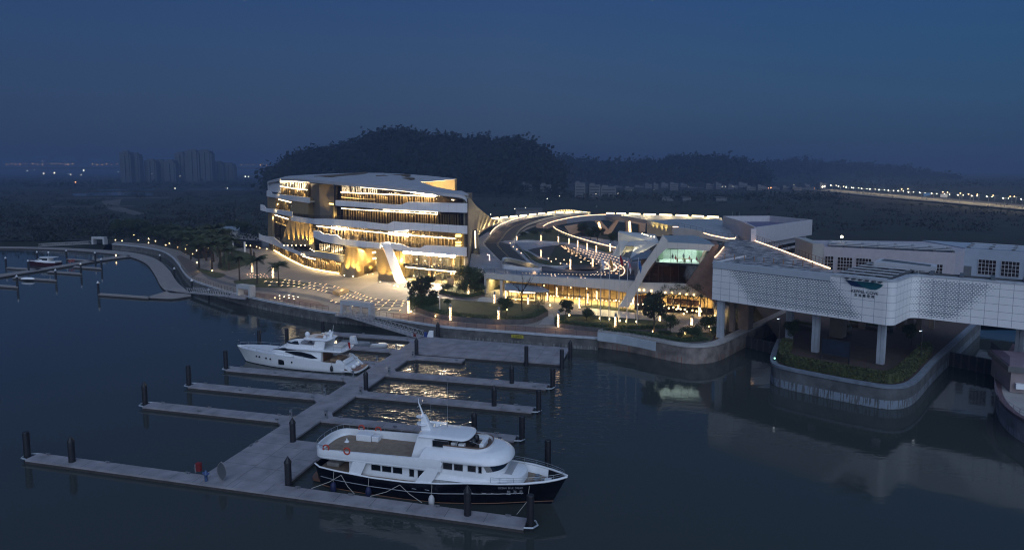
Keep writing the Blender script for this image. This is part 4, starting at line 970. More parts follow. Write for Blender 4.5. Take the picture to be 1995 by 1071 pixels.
mb = MB(); mb.tube([(-1.6, 0, 3.3), (-1.7, 0, 4.8)], .07, 5); mb.tube([(-3.9, 1.2, 1.7), (-4.3, 1.2, 3.1)], .06, 4); mb.tube([(-3.9, -1.2, 1.7), (-4.3, -1.2, 3.1)], .06, 4); mb.build('mast', m_steel, Y5, True)
weld_smooth(MB().ball((-1.7, 0, 5.0), .35, 10, 6, 1).build('radome', m_gel, Y5, True), 60)
Y6 = T('dinghy', 'upturned white dinghy lying on a short finger of the left marina', 'dinghy', G(55, 543.5, ZD), rz=-.1)
weld_smooth(loft(MB(), [ringz(plan(-2.2, 2.2, .75, 1.6, .4), 0), ringz(plan(-2.0, 2.0, .65, 1.5, .4), .4), ringz(plan(-1.2, 1.2, .25, .8, .4), .62)]).build('hull', m_gel, Y6, True), 60)
for x, y, lab in ((137, 515, 'red lifebuoy post beside the narrow pier, left one of the pair'), (143, 513.5, 'red lifebuoy post beside the narrow pier, right one of the pair')):
    r = T('lifebuoy_post', lab, 'lifebuoy', G(x, y, ZD)); c = Vector((0, 0, 0)); MB().box(-.06, .06, -.06, .06, 0, 1.3).build('post', m_steel, r, True); MB().tube([(.45 * cos(a), -.1, 1.2 + .45 * sin(a)) for a in [2 * pi * k / 12 for k in range(12)]], .13, 6, True).build('ring', m_ring, r, True)
r = T('dock_lamp', 'small lit orange lamp post on the narrow pier near its shore end', 'lamp', G(226, 502, ZD)); MB().box(-.1, .1, -.1, .1, 0, .6).build('post', m_dark, r, True); MB().box(-.14, .14, -.14, .14, .6, 1.3).build('lantern', e_bulb, r, True)
# ================================================================ the terraced main building
YF = [(504, 284), (523, 277), (545, 255), (575, 234), (612, 217), (650, 209), (720, 201), (800, 194), (850, 190.5), (912, 187)]
NI = Vector((0.42, 0.9, 0)).normalized()
def FP(px, py, k=0.0): return V(px, py, itp(YF, px) + k)
SWX = [(187, -13.0), (205, -13.6), (230, -14.4), (262, -13.4), (290, -9.8), (320, -4.9)]
def IN(p, d):                              # a point d metres further into the building, never past its side wall
    q = p + NI * d; x1 = itp(SWX, q.y) - .4
    if q.x > x1: q.x = max(x1, -16)
    return q
m_stone = M('travertine', (0.30, 0.215, 0.11), 0.6, var=0.14, scale=0.4)
def _stone():
    u, v, z = coords(m_stone); mixcol(m_stone, mt(m_stone, 'LESS_THAN', mt(m_stone, 'FRACT', mt(m_stone, 'MULTIPLY', z, 1.6)), 0.09), (0.20, 0.145, 0.075))
_stone()
m_band = M('band_panel', (0.66, 0.67, 0.70), 0.45, var=0.05, scale=0.4)
def _bandj():
    u, v, z = coords(m_band); mixcol(m_band, mt(m_band, 'LESS_THAN', mt(m_band, 'FRACT', mt(m_band, 'MULTIPLY', u, 0.42)), 0.02), (0.36, 0.37, 0.39))
_bandj()
m_fin = M('bronze_fin', (0.24, 0.17, 0.085), 0.45, 0.2, 0.15, 2)
m_int = M('interior_warm', (0.14, 0.085, 0.04), 0.7, var=0.55, scale=0.5)
m_intl = M('interior_light', (0.42, 0.30, 0.14), 0.7, var=0.45, scale=0.45)
m_ceil = M('soffit', (0.55, 0.50, 0.42), 0.6, var=0.05)
m_mull = M('mullion', (0.05, 0.042, 0.035), 0.5, 0.3)
HB = T('terraced_building', 'brightly lit five storey building with curved white balcony bands and slanted stone pylons', 'building', G(760, 545, ZL))
def grid(x0, x1, *tabs, step=6):
    xs = {x0, x1} | {x0 + (x1 - x0) * k / max(1, int((x1 - x0) / step)) for k in range(int((x1 - x0) / step) + 1)}
    for t in tabs: xs |= {p[0] for p in t if x0 < p[0] < x1}
    return sorted(xs)
def band(name, top, bot, k, depth, mat=None, parent=None):
    x0, x1 = max(top[0][0], bot[0][0]), min(top[-1][0], bot[-1][0])
    xs = grid(x0, x1, top, bot)
    A = [FP(x, itp(top, x), k) for x in xs]; B = [FP(x, itp(bot, x), k) for x in xs]
    # parapet 0.5 m thick, then the slab behind it
    o = weld_smooth(MB().slab(A, B, NI * 0.5).build(name, mat or m_band, parent or HB), 30)
    # floor slab behind the parapet, down at the level of the lower edge
    Bl = [b + Vector((0, 0, 0.15)) + NI * 0.5 for b in B]; Bh = [b + Vector((0, 0, .5)) for b in Bl]
    MB().slab(Bl, [IN(b, depth) for b in Bl], (0, 0, .45)).build('floor_slab', m_ceil, o)
    return o
A_t = [(519.3, 371), (526.3, 373), (529.7, 377.7), (545, 378.8), (563, 380.5), (572, 381.6), (602.5, 385.5)]; A_b = [(519.3, 382.7), (537, 385.5), (556, 389.4), (580, 392.7), (602.5, 395.8)]
B_t = [(507.3, 398.4), (514, 400), (517, 405.5), (530, 407), (560, 411), (569, 412.8)]; B_b = [(507.3, 409.6), (520, 413), (540, 416.5), (569, 422)]
C_t = [(566.7, 419.7), (592, 423.6), (612, 426.2), (631, 426), (657, 427.3), (700, 430.5), (752.7, 436.7), (758, 435.2), (766, 430.9), (777, 432.4), (850, 436.8), (909, 440)]
C_b = [(566.7, 429.8), (601, 435.4), (623, 437.4), (700, 443.6), (751, 448.4), (767.6, 450.5), (795.7, 448.2), (850, 450.8), (909, 455.8)]
D_t = [(653.5, 390), (690, 392.6), (757, 397.8), (780.8, 399), (794.2, 393.3), (851.3, 395), (909, 396)]; D_b = [(653.5, 400.6), (700, 403.4), (746, 407.4), (852.5, 412.4), (909, 414.6)]
E1_t = [(610.4, 449), (622, 450), (629, 455.7), (655, 458), (664.7, 465.3), (700, 469.2), (739.6, 473.2)]; E1_b = [(610.4, 461.9), (629, 470.9), (657, 475.9), (700, 480.4), (733, 483.2), (739.6, 484)]
E2_t = [(761, 473.2), (779, 475.3), (795.7, 481.5), (818, 483.2), (828, 478), (850, 478.1), (908, 482)]; E2_b = [(761, 484.3), (784.5, 488.8), (850, 494), (884, 497.2), (908, 499)]
F_t = [(504, 455.7), (511, 459), (533.6, 462), (535, 464.7), (549, 474.7), (585.7, 491.6)]; F_b = [(504, 466.4), (522.4, 473), (548, 483.2), (585.7, 497.7)]
G_t = [(585.7, 491.6), (614.3, 488.8), (671.4, 497.7)]; G_b = [(585.7, 497.7), (614.3, 500), (669, 510)]
bA = band('balcony_band', A_t, A_b, -3.5, 6); bB = band('balcony_band', B_t, B_b, -4.5, 7); bC = band('balcony_band', C_t, C_b, -3.5, 6.5); bD = band('balcony_band', D_t, D_b, -2.0, 5)
bE1 = band('balcony_band', E1_t, E1_b, -3.5, 6.5); bE2 = band('balcony_band', E2_t, E2_b, -3.0, 6); bF = band('balcony_band', F_t, F_b, -4.0, 8)
xs = grid(585.7, 669, G_t, G_b); weld_smooth(MB().slab([FP(x, itp(G_t, x), -1.2) for x in xs], [FP(x, itp(G_b, x), -1.2) for x in xs], NI * .4).build('balcony_band', M('mezz_band', (.34, .33, .31), .5, var=.08), HB), 30)
# ---- glazed storeys: glass, lit room behind, mullions, louvres, a lighting line
def bay(x0, x1, top, bot, k=1.0, depth=6.0, glass=g_clear, wall=m_int, mull=0, nm='glazing'):
    xs = grid(x0, x1, top, bot, step=10)
    A = [FP(x, itp(top, x), k) for x in xs]; B = [FP(x, itp(bot, x), k) for x in xs]
    o = MB().strip(A, B).build(nm, glass, HB)
    A2 = [IN(a, depth) for a in A]; B2 = [IN(b, depth) for b in B]
    rm = MB(); rm.strip(A2, B2); rm.face(A[0], B[0], B2[0], A2[0]); rm.face(A[-1], A2[-1], B2[-1], B[-1]); rm.build('room', wall, o)
    MB().strip(A2, A).build('ceiling', m_ceil, o); MB().strip(B, B2).build('floor', wall, o)
    if mull:
        n = int((x1 - x0) / mull)
        for j in range(n + 1):
            x = x0 + (x1 - x0) * j / n; a = FP(x, itp(top, x), k - .12); b = FP(x, itp(bot, x), k - .12)
            MB().prism([(b.x - .06, b.y - .1), (b.x + .06, b.y - .1), (b.x + .06, b.y + .1), (b.x - .06, b.y + .1)], b.z, a.z).build('mullion', m_mull, o)
    return o
def fins(x0, x1, top, bot, k, step, parent, mat=None, w=.14, d=.45, jit=.25):
    mb = MB(); x = x0 + step / 2
    while x < x1:
        a = FP(x, itp(top, x), k); b = FP(x, itp(bot, x), k)
        mb.ob(b, NI, d, w, b.z, a.z); x += step * random.uniform(1 - jit, 1 + jit)
    mb.build('louvres', mat or m_fin, parent)
def led(pts, k, mat=e_led, r=.10, parent=None, nm='light_strip'):
    return MB().tube([FP(x, y, k) for x, y in pts], r, 5).build(nm, mat, parent or HB)
def baylamp(x0, x1, tab, k, p, n=3, dz=-.25, col=(1.0, .74, .38), tilt=(0, 0, -1)):
    for j in range(n):
        xa = lerp(x0, x1, (j + .5) / n); c = FP(xa, itp(tab, xa), k) + Vector((0, 0, dz))
        a = FP(lerp(x0, x1, j / n), itp(tab, xa), k); b = FP(lerp(x0, x1, (j + 1) / n), itp(tab, xa), k)
        o = lamp('AREA', c, p, col, c + Vector(tilt), size=(b - a).length * .9, size_y=.3, parent=HB, name='strip_lamp')
        o.rotation_euler.rotate_axis('Z', 0)
        d = (b - a).normalized(); zq = Vector(tilt).normalized() * -1; xq = (d - zq * d.dot(zq)).normalized(); yq = zq.cross(xq)
        o.rotation_euler = Matrix((xq, yq, zq)).transposed().to_euler()
sh = lambda t, dy: [(x, y + dy) for x, y in t]
# top floor
T4L = [(544, 352), (560, 353), (580, 355), (601, 358)]
o = bay(546, 600, T4L, sh(A_t, 2), 1.0, 5, wall=m_int); s4 = [(546, 363), (561, 365.5), (580, 368.5), (598, 370)]
fins(548, 598, s4, sh(A_t, 2), .4, 3.4, o); fins(548, 598, T4L, s4, .4, 5, o, m_ceil); led(s4, .1, r=.16); baylamp(547, 599, s4, -.5, 500, 2, tilt=(0, .5, -1)); baylamp(547, 599, s4, -1.0, 900, 2, dz=.3, tilt=(0, .3, 1))
T4R = [(655, 359), (690, 360), (757, 366), (802, 372), (849, 380), (870, 384), (908, 390)]
o = bay(656, 908, T4R, sh(D_t, 2), 1.0, 6, glass=g_clear, mull=9); s4 = [(664, 374.5), (690, 376), (770, 379.3), (847, 383)]
fins(665, 850, s4, sh(D_t, 2), .5, 4.6, o, jit=.4); fins(665, 740, T4R, s4, .5, 5, o, m_ceil, jit=.5); led(s4, .1, r=.13); led([(665, 384), (690, 386.4), (731, 388.6)], .2, e_gold, .09); baylamp(664, 848, s4, -.4, 330, 4, tilt=(0, .6, -1))
led([(880, 389), (884, 390)], .5, e_led, .12)
# third floor
o = bay(538, 570, [(538, 386), (570, 392)], sh(B_t, 1.5), 1.0, 5, wall=m_intl, mull=8); led([(543, 388.5), (566, 394)], .2, r=.16); fins(545, 568, [(540, 390), (570, 396)], sh(B_t, 1.5), .5, 3.2, o); baylamp(541, 568, [(541, 388), (568, 394)], -.4, 500, 1, tilt=(0, .5, -1))
T3 = sh(D_b, .5); o = bay(653.5, 908, T3, sh(C_t, 2), 1.0, 6, glass=g_dark, mull=10.2); s3 = [(665, 405.7), (690, 408), (746, 411.3), (852, 417.5)]
fins(668, 893, s3, sh(C_t, 2), .5, 5.0, o); led(s3, .1, r=.11); led([(746, 407.8), (852, 413)], .1, r=.07); led([(852, 413), (852, 417.5)], .1, r=.07); baylamp(665, 852, s3, -.4, 230, 4, tilt=(0, .6, -1))
for x in range(748, 852, 10): led([(x, itp([(746, 407.8), (852, 413)], x)), (x, itp(s3, x))], .12, r=.05)  # white transom frame: its lit look is put in as glowing tubes
# second floor
o = bay(530, 563, [(530, 414), (570, 422)], [(530, 463), (545, 470), (552, 474), (563, 480)], 1.0, 5, mull=6); led([(535.5, 418.5), (562, 427)], .3, r=.2); led([(537, 432), (558, 440)], .4, e_gold, .09)
fins(536, 562, [(536, 420), (562, 428)], [(536, 434), (562, 443)], .5, 3.2, o); baylamp(535, 562, [(535, 418.5), (562, 427)], -.4, 500, 1, tilt=(0, .5, -1)); baylamp(535, 560, [(535, 440), (562, 450)], -1.2, 200, 1, tilt=(0, .3, -1))
T2 = sh(C_b, .5); o = bay(606, 908, T2, [(606, 452), (660, 468), (745, 477), (765, 476), (818, 485), (850, 481), (908, 484)], 1.0, 7, wall=m_intl, mull=8.7); s2 = [(616.5, 440), (650, 444.5), (700, 449.3), (793, 458), (850, 462), (886, 464.7)]
fins(618, 886, s2, [(606, 452), (660, 468), (745, 477), (765, 476), (818, 485), (850, 481), (908, 484)], .6, 5.2, o, jit=.6); led(s2, .1, r=.14); baylamp(616, 760, s2, -.5, 520, 4, tilt=(0, .5, -1)); baylamp(770, 888, s2, -.5, 400, 3, tilt=(0, .5, -1))
led([(646, 443.5), (672, 446.8)], -.1, EM('led_hot', (1, .80, .54), 130), .3); led([(758, 454.5), (795, 458.5)], -.1, EM('led_hot2', (1, .80, .54), 130), .34)
led([(768, 448.9), (795, 449.2)], -2.0, EM('soffit_glow', (1, .9, .72), 5), .3)
for x, y, rr in ((893, 459, .75), (893, 472, .5), (893, 477.5, .5)): led([(x - 5, y), (x + 5, y)], .4, EM('cove_gold', (1, .62, .14), 5), rr * .6)
lamp('POINT', FP(892, 466, 3), 260, (1, .68, .2), parent=HB, size=.6)
# mezzanine and ground floor
o = bay(611, 678, [(611, 462), (629, 471), (657, 476.5), (678, 479)], [(611, 489), (678, 499)], 2.0, 5, glass=g_dark, wall=M('mezz_wall', (.09, .06, .035), .7)); fins(622, 668, [(620, 473), (670, 480)], [(620, 486), (670, 496)], 1.4, 4.3, o, m_ceil, w=.25)
baylamp(622, 668, [(622, 485), (668, 494)], .6, 260, 2, dz=.4, tilt=(0, .6, 1)); led([(615, 488.5), (671, 497)], -.4, e_gold, .12)
o = bay(526, 668, [(526, 475), (548, 484), (586, 499), (614, 501), (668, 511)], [(526, 487), (548, 499), (575, 512), (612, 525.5), (668, 534)], 1.4, 5, wall=m_intl, mull=7); fins(528, 666, [(526, 475), (548, 484), (586, 499), (614, 501), (668, 511)], [(526, 487), (548, 499), (575, 512), (612, 525.5), (668, 534)], .9, 3.4, o, jit=.5)
led([(534, 487.6), (548, 496), (566, 506), (590, 517.5), (612, 524), (640, 529), (660, 532)], -.8, EM('plinth_glow', (1, .70, .25), 8), .22)
baylamp(530, 590, [(530, 478), (590, 502)], -.2, 500, 3, tilt=(0, .3, -1)); baylamp(590, 666, [(590, 501), (666, 511)], -.2, 600, 3, tilt=(0, .3, -1)); led([(590, 499), (614, 505)], -.2, e_led, .18); led([(600, 503.5), (664, 514.5)], .3, e_gold, .08)
# lobby
LB = [(772, 490), (785, 489.6), (850, 494.5), (884, 497.5), (907, 499.5)]; LBb = [(772, 551), (800, 549.5), (850, 553), (907, 556)]
o = bay(768, 907, LB, LBb, 1.2, 16, wall=m_intl, mull=11.4); led([(786, 491.5), (850, 496.5), (886, 499.5)], -1.6, EM('lobby_line', (1, .74, .50), 200), .34); led([(790, 519.6), (840, 525), (888, 529.5)], 1.0, e_led, .16)
MB().slab([FP(x, y, 4) for x, y in ((786, 512.5), (850, 518), (900, 522))], [FP(x, y, 15) for x, y in ((786, 510.5), (850, 516), (900, 520))], (0, 0, -1.2)).build('mezzanine', m_dark, o)
for j, (x, w_) in enumerate(((816, .5), (838, .9), (862, .5), (882, .7))):
    b = FP(x, 551, 6); MB().ob(b, NI, w_, w_, ZL, ZL + 10.5).build('column', m_int if j % 2 else m_dark, o)
mb = MB()
for j in range(9): c = FP(848 + 4 * j, 535 - 1.2 * j, 6 + .2 * j); mb.ob(c, NI, 2.2, .5, c.z, c.z + .3)
mb.build('stair', m_stone, o)
mb = MB()
for x, y in ((797, 545), (806, 537), (818, 541), (846, 536), (870, 527), (828, 508), (812, 505), (858, 506)): mb.ball(FP(x, y, 5), .22, 6, 4)
for x, y in ((879, 533), (884, 533)): mb.ball(FP(x, y, 3), .3, 6, 4)
mb.build('pendant_lights', e_bulb, o)
for j, x in enumerate((786, 812, 838, 862, 888)): lamp('POINT', FP(x, 508, 6), 1900 if j < 4 else 3200, (1, .72, .30) if j < 4 else (1, .8, .25), parent=HB, size=.8)
for x in (800, 832, 864, 893): lamp('POINT', FP(x, 538, 5), 1500, (1, .74, .28), parent=HB, size=.8)
baylamp(772, 906, sh(LB, 3), -2.2, 1300, 3, tilt=(0, -.35, -1), col=(1, .86, .62))
MB().slab([FP(x, y, .9) for x, y in ((872, 541), (884, 541.5))], [FP(x, y, .9) for x, y in ((872, 553), (884, 554))], NI * .2).build('entrance_door', m_mull, o)
# ---- stone pylons
def pylon(name, P, thick, mat=m_stone, k=None):
    o = MB().solid(P, NI * thick).build(name, mat, HB); return weld_smooth(o, 30)
pylon('pylon', [FP(546.5, 476, -2.6), FP(602.8, 478.5, -2.2), FP(601, 434, -2.4), FP(599.5, 385, -2.4), FP(571.7, 382, -2.6), FP(563, 425, -2.6)], 5)
MB().solid([FP(602.8, 478.5, -2.2), FP(613.5, 489, 2), FP(608.7, 437, 2), FP(600.9, 434, -2.4)], NI * 2).build('pylon', m_stone, HB)
tw = MB(); q = [FP(598, 425, 6), FP(624, 432, 1.5), FP(652, 432, 4.5), FP(640, 425, 14), FP(610, 425, 16)]
tw.prism([(p.x, p.y) for p in q], q[0].z - 3, 31.2); tw.build('core_tower', M('core_stone', (.15, .125, .10), .6, var=.12, scale=.5), HB)
led([(642, 397), (650, 397.5)], 1.6, EM('slot_gold', (1, .66, .18), 7), .22); lamp('SPOT', FP(652, 427, -1.2), 9000, (1, .68, .22), FP(644, 385, 3.5), spot=60, parent=HB)
MB().solid([FP(653, 355, .2), FP(657, 355, .2), FP(653, 425, .2), FP(648, 425, .2)], NI * 4).build('slant_blade', m_mull, HB)
# gateway walls under the second floor band
q = [FP(663.4, 530.5, -1.0), FP(672, 533, -3.0), FP(687, 535, -3.0), FP(700, 534, 0), FP(712, 532.5, 6), FP(738, 529, 17)]
tq = [FP(678.6, 479.5, .5), FP(683, 480, -1.5), FP(692, 481.5, -1.5), FP(703, 482, 2), FP(712, 482.6, 8), FP(738, 484, 19)]
gw = MB(); gb = spline([p.xyz * 1 for p in q], 4); gt = spline([p.xyz * 1 for p in tq], 4)
for p in gb: p.z = ZL
for p in gt: p.z = 15.6
weld_smooth(gw.strip(gt, gb).build('gateway_wall', m_stone, HB), 60)
gw = MB().strip([FP(738, 484, 19), FP(790, 488, 17)], [FP(738, 529, 19), FP(790, 535, 17)]).build('gateway_wall', m_stone, HB)
MB().slab([FP(709.5, 518.5, 4.8), FP(724, 518, 10)], [FP(709.5, 532, 4.8), FP(724, 530.8, 10)], (.3, .5, 0)).build('service_door', M('door_bronze', (.10, .075, .04), .5, .4), HB)
for y in (491.3, 503): led([(719, y + 1.5), (732, y)], 13, EM('slot_glow', (1, .8, .45), 4), .35)
MB().slab([FP(672, 480.5, -3), FP(745, 486.5, -3)], [FP(672, 480.5, 20), FP(745, 486.5, 20)], (0, 0, .3)).build('gateway_soffit', m_ceil, HB)
weld_smooth(MB().solid([FP(731.8, 484, -2.6), FP(746, 485.5, -2.6), FP(750, 494, -2.6), FP(760, 519, -2.6), FP(771.5, 551, -2.6), FP(738.5, 545.5, -2.6)], NI * 5).build('pylon', m_stone, HB), 30)
rbL = spline([FP(739, 472.8, -3.6), FP(744, 476.5, -4.0), FP(748, 485, -4.2), FP(753, 500, -4.2), FP(764, 532, -4.2), FP(771, 549, -4.6), FP(776, 552.5, -5.2)], 4)
rbR = spline([FP(756, 470.8, -2.6), FP(760, 475, -2.8), FP(763, 483, -3), FP(768, 498, -3), FP(781, 532, -3), FP(788, 546, -3.2), FP(793, 549.5, -3.6)], 4)
weld_smooth(MB().slab(rbL, rbR, NI * .6).build('white_ribbon', m_white, HB), 50)
# uplights on the stone
m_spot = e_led
def uplight(px, py, k, p, tx, ty, tk, col=(1, .68, .20), spot=55, base=True):
    c = FP(px, py, k)
    if base: MB().lathe([(.16, 0), (.2, .25), (.02, .3)], c, 8).build('uplight', m_spot, HB)
    lamp('SPOT', c + Vector((0, 0, .45)), p, col, FP(tx, ty, tk), size=.15, spot=spot, parent=HB)
for x in (553, 560, 568.5, 577, 586, 594.5): uplight(x, 478.6, -4.6, 8000, x + 1, 440, -2.4)
for x in (604.5, 608, 612): uplight(x, 485 + (x - 604) * .6, -3.2, 3000, x, 450, 1)
for x, y in ((671, 537), (688, 539)): uplight(x, y, -6, 9000, x + 2, 500, -2, spot=60)
uplight(700, 535.5, -3, 8000, 712, 500, 6, spot=70, base=False); uplight(725, 530, 8, 7000, 722, 500, 12, spot=80, base=False)
for x, y in ((741, 550), (755, 553), (766, 555)): uplight(x, y, -6, 3000, x + 1, 520, -2.6, spot=55)
for x, y in ((716, 535), (726, 534)): MB().lathe([(.14, 0), (.14, .15)], FP(x, y, 3), 8).build('uplight', m_spot, HB)
lamp('AREA', FP(712, 486, 4), 6000, (1, .72, .32), FP(712, 536, 2), size=9, size_y=5, parent=HB)
# ---- roof
RF = [(520.7, 355.3), (523.5, 353.2), (528, 351.6), (547, 348), (578, 348), (612, 350.8), (657, 354.8), (690, 357.5), (757, 363), (802, 368), (849, 373.6), (880, 377.4), (896, 379.2), (905, 382.5), (910, 389)]
RE = [(522, 353.2), (533, 350), (548, 346.8), (572, 344.6), (600, 342), (640, 338.6), (700, 336.6), (745, 337), (790, 339), (810, 351), (846, 363.4), (870, 368.5), (886, 371.5), (900, 371.8), (913, 378.5)]
REY = [282, 290, 290, 288, 285, 279, 270, 262, 253, 226, 205, 200, 197, 193, 188.2]
A = [FP(x, y, -4.0 if x < 880 else lerp(-4, -1.2, (x - 880) / 30)) for x, y in RF]; B = [V(x, y, Yv) for (x, y), Yv in zip(RE, REY)]
rows = [[a.lerp(b, t) + Vector((0, 0, .7 * sin(pi * t) if 2 < i < 9 else 0)) for i, (a, b) in enumerate(zip(A, B))] for t in (0, .12, .35, .65, 1)]
mb = MB()
for p, q_ in zip(rows, rows[1:]): mb.strip(q_, p)
for p, q_ in zip(rows, rows[1:]): mb.strip([v + Vector((0, 0, -.9)) for v in p], [v + Vector((0, 0, -.9)) for v in q_])
mb.strip(rows[0], [v + Vector((0, 0, -.9)) for v in rows[0]]); mb.strip([v + Vector((0, 0, -.9)) for v in rows[-1]], rows[-1])
m_roof = M('roof_zinc', (.40, .40, .42), .5, .1, .10, .3)
roof = weld_smooth(mb.build('roof', m_roof, HB), 45)
mb = MB(); mb.slab([V(788, 339, 252), V(830, 342, 244), V(860, 345.2, 238), V(887, 347.8, 232)], [V(799, 354.6, 225.5), V(830, 353.6, 228.6), V(860, 351.2, 230.8), V(887, 348.8, 231.4)], (0, 0, -.3))
weld_smooth(mb.build('roof', m_roof, HB), 45)
bw = [V(803, 354.5, 226), V(830, 355, 229), V(860, 352.5, 231), V(886, 348.6, 231.5)]
MB().slab(bw, [Vector((p.x, p.y, 26)) for p in bw], (0.5, 2, 0)).build('rear_wall', m_stone, HB)
for x in (835, 862, 880): lamp('SPOT', V(x, 369, 220), 7000, (1, .72, .3), V(x, 352, 230), spot=75, parent=HB, size=.3)
m_slit = M('slit_shade', (.11, .075, .04), .6, var=.2)
def roofpt(px, py):
    best = None
    for i in range(len(A) - 1):
        for s in range(4):
            for t in range(9): 
                p = A[i].lerp(A[i + 1], s / 4).lerp(B[i].lerp(B[i + 1], s / 4), t / 8)
                X = (p.x, p.y * CPI - (p.z - HC) * SPI, p.y * SPI + (p.z - HC) * CPI); d = (CX + F * X[0] / X[1] - px) ** 2 + 9 * (CY - F * X[2] / X[1] - py) ** 2
                if best is None or d < best[0]: best = (d, p.y)
    return V(px, py, best[1])
for P in ([(612, 346.6), (650, 343.5), (690, 341), (715.7, 338), (709, 343), (690, 344.8), (645, 346.8)], [(732, 345), (757, 343.5), (790, 342.2), (800, 343.6), (790, 345.6), (768, 346.6)], [(776, 350.4), (797, 349.2), (808, 350.2), (796, 351.8)]):
    MB().solid([roofpt(x, y) + Vector((0, 0, .62)) for x, y in P], (0, 0, -.5)).build('opening_shade_sheet', m_slit, HB)  # flat sheets on the roof; the openings' shade is put into their dark colour
# glowing curved soffits under the roof edge
def soffit(lo, up, k0, k1, nm='soffit'):
    xs = grid(lo[0][0], lo[-1][0], lo, up); o = MB().strip([FP(x, itp(up, x), k0) for x in xs], [FP(x, itp(lo, x), k1) for x in xs]).build(nm, m_ceil, HB); return weld_smooth(o, 60)
soffit([(545, 361), (550, 357.5), (562, 355.5), (580, 354.8), (604, 356)], [(545, 350.5), (550, 349.6), (562, 349.2), (580, 349.8), (604, 352)], -3.2, .6)
soffit([(656, 359.5), (690, 361), (757, 366.5), (802, 372), (830, 376), (850, 381)], [(656, 356.5), (690, 359), (757, 364.5), (802, 369.7), (830, 372.8), (850, 376)], -3.0, .8)
baylamp(546, 600, [(546, 364), (600, 368)], -2.4, 1500, 2, tilt=(0, .25, 1), col=(1, .86, .62)); baylamp(660, 850, [(660, 372), (850, 383)], -2.4, 800, 4, tilt=(0, .2, 1), col=(1, .84, .58))
led([(800, 373), (826, 377), (848, 381.5)], -.6, EM('soffit_line', (1, .80, .5), 40), .3); led([(702, 364.5), (760, 369.5), (800, 373.5)], -.4, EM('soffit_line2', (1, .82, .56), 3.5), .16); led([(547, 353.5), (562, 351.6), (590, 353.6)], -1.2, EM('soffit_line3', (1, .88, .62), 5), .4)
lamp('POINT', FP(541, 398, 2), 500, (1, .75, .35), parent=HB, size=.4); lamp('POINT', FP(530, 425, -1), 500, (1, .75, .35), parent=HB, size=.4); lamp('POINT', FP(533, 479, 1), 700, (1, .75, .35), parent=HB, size=.4)
# rounded left end: wall panels between the bands
for (x0, x1), (y0, y1), k in (((521, 537), (383, 404), .5), ((522, 534), (413, 460), .5), ((524, 536), (473, 486), .5), ((521.5, 546), (355.5, 373), 0)):
    weld_smooth(MB().slab([FP(x0, y0, k + 2), FP((x0 + x1) / 2, y0 + .5, k), FP(x1, y0 + 1.5, k)], [FP(x0, y1, k + 2), FP((x0 + x1) / 2, y1 + 1, k), FP(x1, y1 + 3, k)], NI * 3).build('end_wall', m_stone if k else m_white, HB), 50)
# ---- sculpted side wall sweeping back to the ramp
sb = [(912, 526, 187.2), (914.5, 510, 205), (918, 492, 230), (934, 457, 262), (955, 441.5, 290), (979, 430.5, 320)]
stp = [(911, 380, 186.9), (918, 388, 205), (929, 402, 230), (947, 417, 262), (961, 427, 290), (977.5, 431, 320)]
sA = spline([V(*p) for p in stp], 5); sB = spline([V(*p) for p in sb], 5)
m_rib = M('ribbed_cladding', (.36, .32, .24), .5, .1, .06, .4)
def _rib():
    u, v, z = coords(m_rib); mixcol(m_rib, mt(m_rib, 'LESS_THAN', mt(m_rib, 'FRACT', mt(m_rib, 'MULTIPLY', v, .28)), .12), (.20, .18, .13))
_rib()
weld_smooth(MB().slab(sA, sB, (-1.2, .1, 0)).build('side_wall', m_rib, HB), 60)
MB().slab([FP(906.5, 384, -.9), FP(911.5, 388, -.9)], [FP(906.5, 558, -.9), FP(911.5, 558, -.9)], Vector((-.03, 1, 0)) * 6).build('corner_blade', m_mull, HB)
MB().slab([V(921, 421.5, 246), V(930, 423.5, 252)], [V(921, 436, 246), V(932, 434.5, 252)], (1.2, .3, 0)).build('box_window', M('box_window_amber', (.20, .10, .04), .4), HB)
MB().tube([V(920.5, 421, 244.5), V(920.5, 437, 244.5)], .12, 5).build('light_strip', e_led, HB)
for x, y, Yv, p in ((919.5, 515, 197, 4000), (922, 498, 215, 4000), (931.5, 470, 246, 7000), (938.5, 462, 257, 7000), (947.5, 452.5, 270, 6000), (956.5, 446.5, 283, 5000), (964.5, 441.5, 296, 5000), (972.5, 436.8, 309, 5000)):
    c = V(x, y, Yv); lamp('SPOT', c, p, (1, .78, .34), Vector((c.x - 2.2, c.y + 2, c.z + 8)), spot=75, parent=HB, size=.3)
m_bal = GLASS('balustrade', (.75, .74, .70), .10)
for pr, tb, x0, x1, k in ((bC, C_t, 567, 752, -3.3), (bE1, E1_t, 664, 738, -3.3), (bD, D_t, 700, 780, -1.8), (bE2, E2_t, 779, 826, -2.8), (bF, F_t, 549, 585, -3.8)):
    xs = grid(x0, x1, tb, step=8); P = [FP(x, itp(tb, x), k) for x in xs]; up = Vector((0, 0, 1.1))
    MB().strip([p + up for p in P], P).build('balustrade', m_bal, pr); MB().tube([p + up for p in P], .045, 4).build('handrail', m_mull, pr)
    for p in samp(P, max(3, int((P[-1] - P[0]).length / 3))): MB().box(p.x - .03, p.x + .03, p.y - .03, p.y + .03, p.z, p.z + 1.1).build('post', m_mull, pr)
# body of the building behind the rooms, so that nothing shows through from the side
core = MB(); cpts = [FP(x, 400, 14) for x in (545, 600, 660, 760, 850)] + [Vector((-16.5, 204, 0)), Vector((-14.5, 240, 0)), Vector((-32, 250, 0)), Vector((-70, 275, 0)), Vector((-95, 285, 0))]
core.prism([(p.x, p.y) for p in cpts], ZL, 27.5); core.build('core', M('core_wall', (.18, .16, .13), .8), HB)
